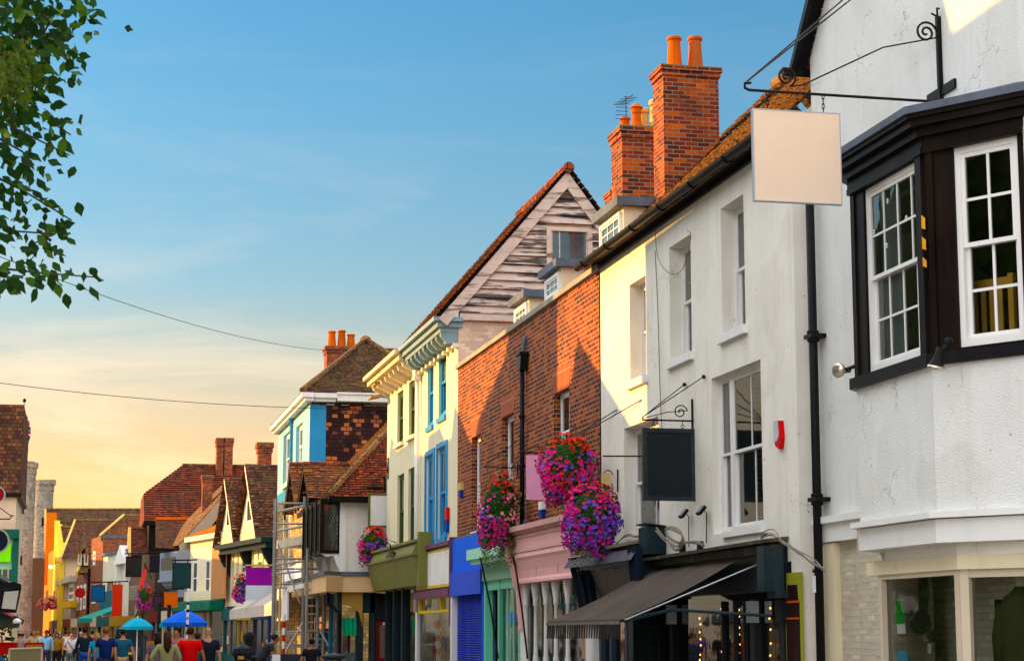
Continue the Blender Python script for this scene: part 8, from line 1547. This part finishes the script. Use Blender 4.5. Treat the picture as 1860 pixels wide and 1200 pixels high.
# cafe at the left edge: awning, wind screens
t = thing('cafe_awning', 'dark cafe awning with pale stripes at the lower left edge', 'awning', onY(10, 1125, 55)); m_ = PM('cafe_canvas', (.03, .04, .04), rough=.8, var=.4, dirt=.6, dcol=(.3, .28, .2))
mesh('canopy_cloth', MB().prism([onY(x, y, 55) for x, y in ((-60, 1098), (6, 1108), (38, 1124), (36, 1132), (-60, 1122))], (0, 3, 0)), m_, t); mesh('valance', MB().prism([onY(x, y, 55.5) for x, y in ((-60, 1122), (36, 1132), (34, 1140), (-60, 1138))], (0, .05, 0)), PM('cafe_valance', (.2, .2, .14), dirt=.6, dcol=(.02, .03, .03)), t); mesh('pink_trim', MB().tube([onY(-10, 1104, 54.9), onY(12, 1112, 54.9), onY(24, 1118, 54.9)], .05, 5), PM('trim_pink', (.55, .12, .22)), t)
c = onY(31, 1128, 54.5); t = thing('cafe_lamp', 'white dome lamp under the dark cafe awning', 'lamp', c); mesh('lamp_dome', MB().lathe(c, [(.12, -.05), (.11, .03), (.05, .08), (.001, .09)], 14), wp, t, smooth=True); mesh('lamp_stem', MB().tube([c + Z * .08, c + Z * .2], .012, 4), MT['iron'], t)
def screen(label, quad, Y, m, fm):
    q = [onY(x, y, Y) for x, y in quad]; t = thing('wind_screen', label, 'screen', V(((q[0].x + q[1].x) / 2, Y, 0)), 'cafe wind screens'); mesh('screen_cloth', MB().prism(q, (0, .02, 0)), m, t)
    mesh('screen_frame', MB().tube([q[3], q[2]], .025, 6).tube([q[0] * 1, V((q[0].x, Y, 0))], .02, 5).tube([V((q[1].x, Y, 0)), q[2]], .025, 6).tube([V((q[0].x, Y, 0)), q[3]], .025, 6), fm, t); return t
rdm = PM('screen_red', (.42, .03, .03), rough=.7)
screen('mustard yellow cafe screen with a red edge', ((46, 1200), (76, 1200), (79, 1167), (46, 1168)), 50, PM('screen_mustard', (.45, .24, .03), rough=.7, dirt=.2), rdm); screen('khaki cafe screen in front of the mustard one', ((17, 1215), (75, 1215), (76, 1176), (17, 1178)), 46, PM('screen_khaki', (.26, .23, .14), rough=.7, dirt=.3), PM('pale_board')); screen('long red cafe screen at the lower left edge', ((-40, 1200), (31, 1182), (31, 1167), (-40, 1167)), 52, rdm, rdm)
q = onY(8, 1190, 44); t = thing('folded_cover', 'crumpled blue cover at the lower left corner', 'cover', (q.x, 44, 0)); mesh('cover_cloth', MB().ball((q.x - .1, 44, .55), .22, .25, .62, 10, 7), PM('cover_blue', (.02, .06, .18), rough=.5, bs=7, bstr=1., bdist=.06), t, smooth=True); mesh('cover_base', MB().box((q.x - .3, 43.8, 0), (.4, 0, 0), (0, .4, 0), (0, 0, .2)), bxm, t)
q = onY(16, 1155, 57); t = thing('cafe_plant', 'dark leafy cafe plant under the awning at the left edge', 'plant', (q.x, 57, 0)); mesh('planter', MB().lathe((q.x - .2, 57, 0), [(.25, 0), (.3, .5), (.25, .5), (.001, .45)], 12), bxm, t); lf = MB()
for _ in range(420): d = V((rnd.gauss(0, 1), rnd.gauss(0, 1), rnd.gauss(0, 1))).normalized(); leaf(lf, V((q.x - .25, 57, 1.3)) + V((d.x * .35, d.y * .35, d.z * .75)) * rnd.random() ** .4, (d + V((0, 0, -.3))).normalized(), V((0, -1, 0)), .12, .03)
stuffpart(mesh('foliage', lf, leafm, t))
# ================================================================== cables across the street
def sagwire(label, A, B, sag, r=.01):
    P = [A + (B - A) * (k / 24) - Z * sag * 4 * (k / 24) * (1 - k / 24) for k in range(25)]; return tag(mesh('overhead_cable', MB().tube(P, r, 5), PM('wire_black', (.02, .02, .025), bstr=0), loc=A), label, 'cable')
sagwire('upper overhead cable running from the left edge down to the blue house chimney', onY(-40, 450, 45), onY(592, 636, 86.4), .45); sagwire('lower overhead cable crossing to the cream eaves of the green sash house', onY(-40, 690, 50), onX(702, 742, 8.58), .2, .009)
# two far birds
# ================================================================== tree leaning in from the left
tr = thing('lime_tree', 'leafy green branches hanging in from a tree at the top left corner', 'tree', (-2.6, 10.5, 0)); bk = PM('bark', (.07, .05, .035), rough=.9, var=.4, bs=20, bstr=.8, bdist=.03)
mesh('trunk', MB().tube([(-2.6, 10.5, 0), (-2.58, 10.5, 1.5), (-2.5, 10.55, 3.2), (-2.3, 10.6, 5.2), (-2.1, 10.6, 7)], [.28, .2, .16, .12, .06], 12), bk, tr)
TY = 10.5; lfm = leafy('lime_leaf', (.006, .026, .007), (.020, .068, .010), .6, 3., .25); lf = MB(); fr_ = MB(); lf2 = MB()
def bigleaf(mb, c, d, n, L):
    s = d.cross(n).normalized(); w = L * rnd.uniform(.25, .36); m1 = c + d * L * .28; m2 = c + d * L * .58; m3 = c + d * L * .82; mb.poly(c, m1 + s * w * .85 - n * .008, m2 + s * w, m3 + s * w * .45, c + d * L * 1.1 - n * .01, m3 - s * w * .45, m2 - s * w, m1 - s * w * .85 - n * .008)
br_px = [((-80, -40), (60, 20), (182, 18)), ((-90, 20), (20, 60), (100, 62), (128, 120)), ((-90, 60), (30, 110), (75, 130), (60, 175)), ((-90, 120), (10, 160), (60, 200), (128, 245)), ((-90, 150), (0, 190), (30, 235), (126, 282)), ((-80, 240), (-5, 250), (40, 275), (62, 300)), ((-80, 300), (0, 325), (40, 345), (130, 400)), ((-80, 370), (-10, 400), (30, 420), (100, 425), (55, 445)), ((-60, 480), (0, 487), (60, 494), (170, 503)), ((-80, 0), (0, 20), (30, 80), (20, 130)), ((-80, 60), (-10, 80), (20, 150), (10, 220)), ((-80, -20), (40, -10), (90, 40), (60, 100))]
for bi, bp in enumerate(br_px):
    Yb_ = TY + rnd.uniform(-.5, .7); P = [onY(x, y, Yb_ + (.3 * k)) for k, (x, y) in enumerate(bp)]; rt = V((-2.4, 10.6, P[0].z + .3)); mid = (rt + P[0]) / 2 + V((0, 0, .12)); Q = [rt, mid] + P
    mesh('branch', MB().tube(Q, [.03, .016] + [.009 - .006 * k / len(P) for k in range(len(P))], 6), bk, tr)
    for i in range(80):  # leaves on the inner part of the limb, towards the trunk
        u = rnd.random(); q = (rt + (mid - rt) * u * 2 if u < .5 else mid + (P[0] - mid) * (u * 2 - 1)) + V((rnd.gauss(0, .1), rnd.gauss(0, .28), rnd.gauss(0, .13))); bigleaf(lf if rnd.random() < .8 else lf2, q, V((rnd.uniform(-.6, 1), rnd.gauss(0, .5), rnd.uniform(-1, .2))).normalized(), V((rnd.gauss(0, .5), -1, rnd.gauss(0, .6))).normalized(), rnd.uniform(.055, .105))
    tot = sum((b - a).length for a, b in zip(P, P[1:])); n = int(tot / (.0115 if bi in (0, 1, 2, 9, 10, 11) else .019))
    for i in range(n):
        u = i / n * (len(P) - 1); k = min(int(u), len(P) - 2); q = P[k] + (P[k + 1] - P[k]) * (u - k); sp = .10 * (1 - .5 * i / n) if bi not in (8,) else .03
        c = q + V((rnd.gauss(0, sp), rnd.gauss(0, .15), rnd.gauss(0, sp * .9) - .02)); d = V((rnd.uniform(-.3, 1), rnd.gauss(0, .5), rnd.uniform(-1, .2))).normalized(); nn = V((rnd.gauss(0, .5), -1, rnd.gauss(0, .6))).normalized(); bigleaf(lf if rnd.random() < .8 else lf2, c, d, nn, rnd.uniform(.055, .105))
for _ in range(110):  # hanging seed clusters, paler
    x, y = rnd.gauss(28, 22), rnd.gauss(118, 24); c = onY(x, y, TY - .3 + rnd.uniform(-.2, .2))
    for k in range(5): leaf(fr_, c - Z * .016 * k + V((rnd.gauss(0, .008), 0, 0)), V((rnd.gauss(0, .6), rnd.gauss(0, .4), -1)).normalized(), V((0, -1, 0)), .035, .012)
stuffpart(mesh('crown', lf, lfm, tr)); stuffpart(mesh('light_leaves', lf2, leafy('lime_leaf_light', (.03, .10, .012), (.08, .17, .02), .45, 3., .3), tr)); stuffpart(mesh('seed_clusters', fr_, leafy('seed_green', (.03, .065, .008), (.07, .11, .015), .5, 5., .3), tr))
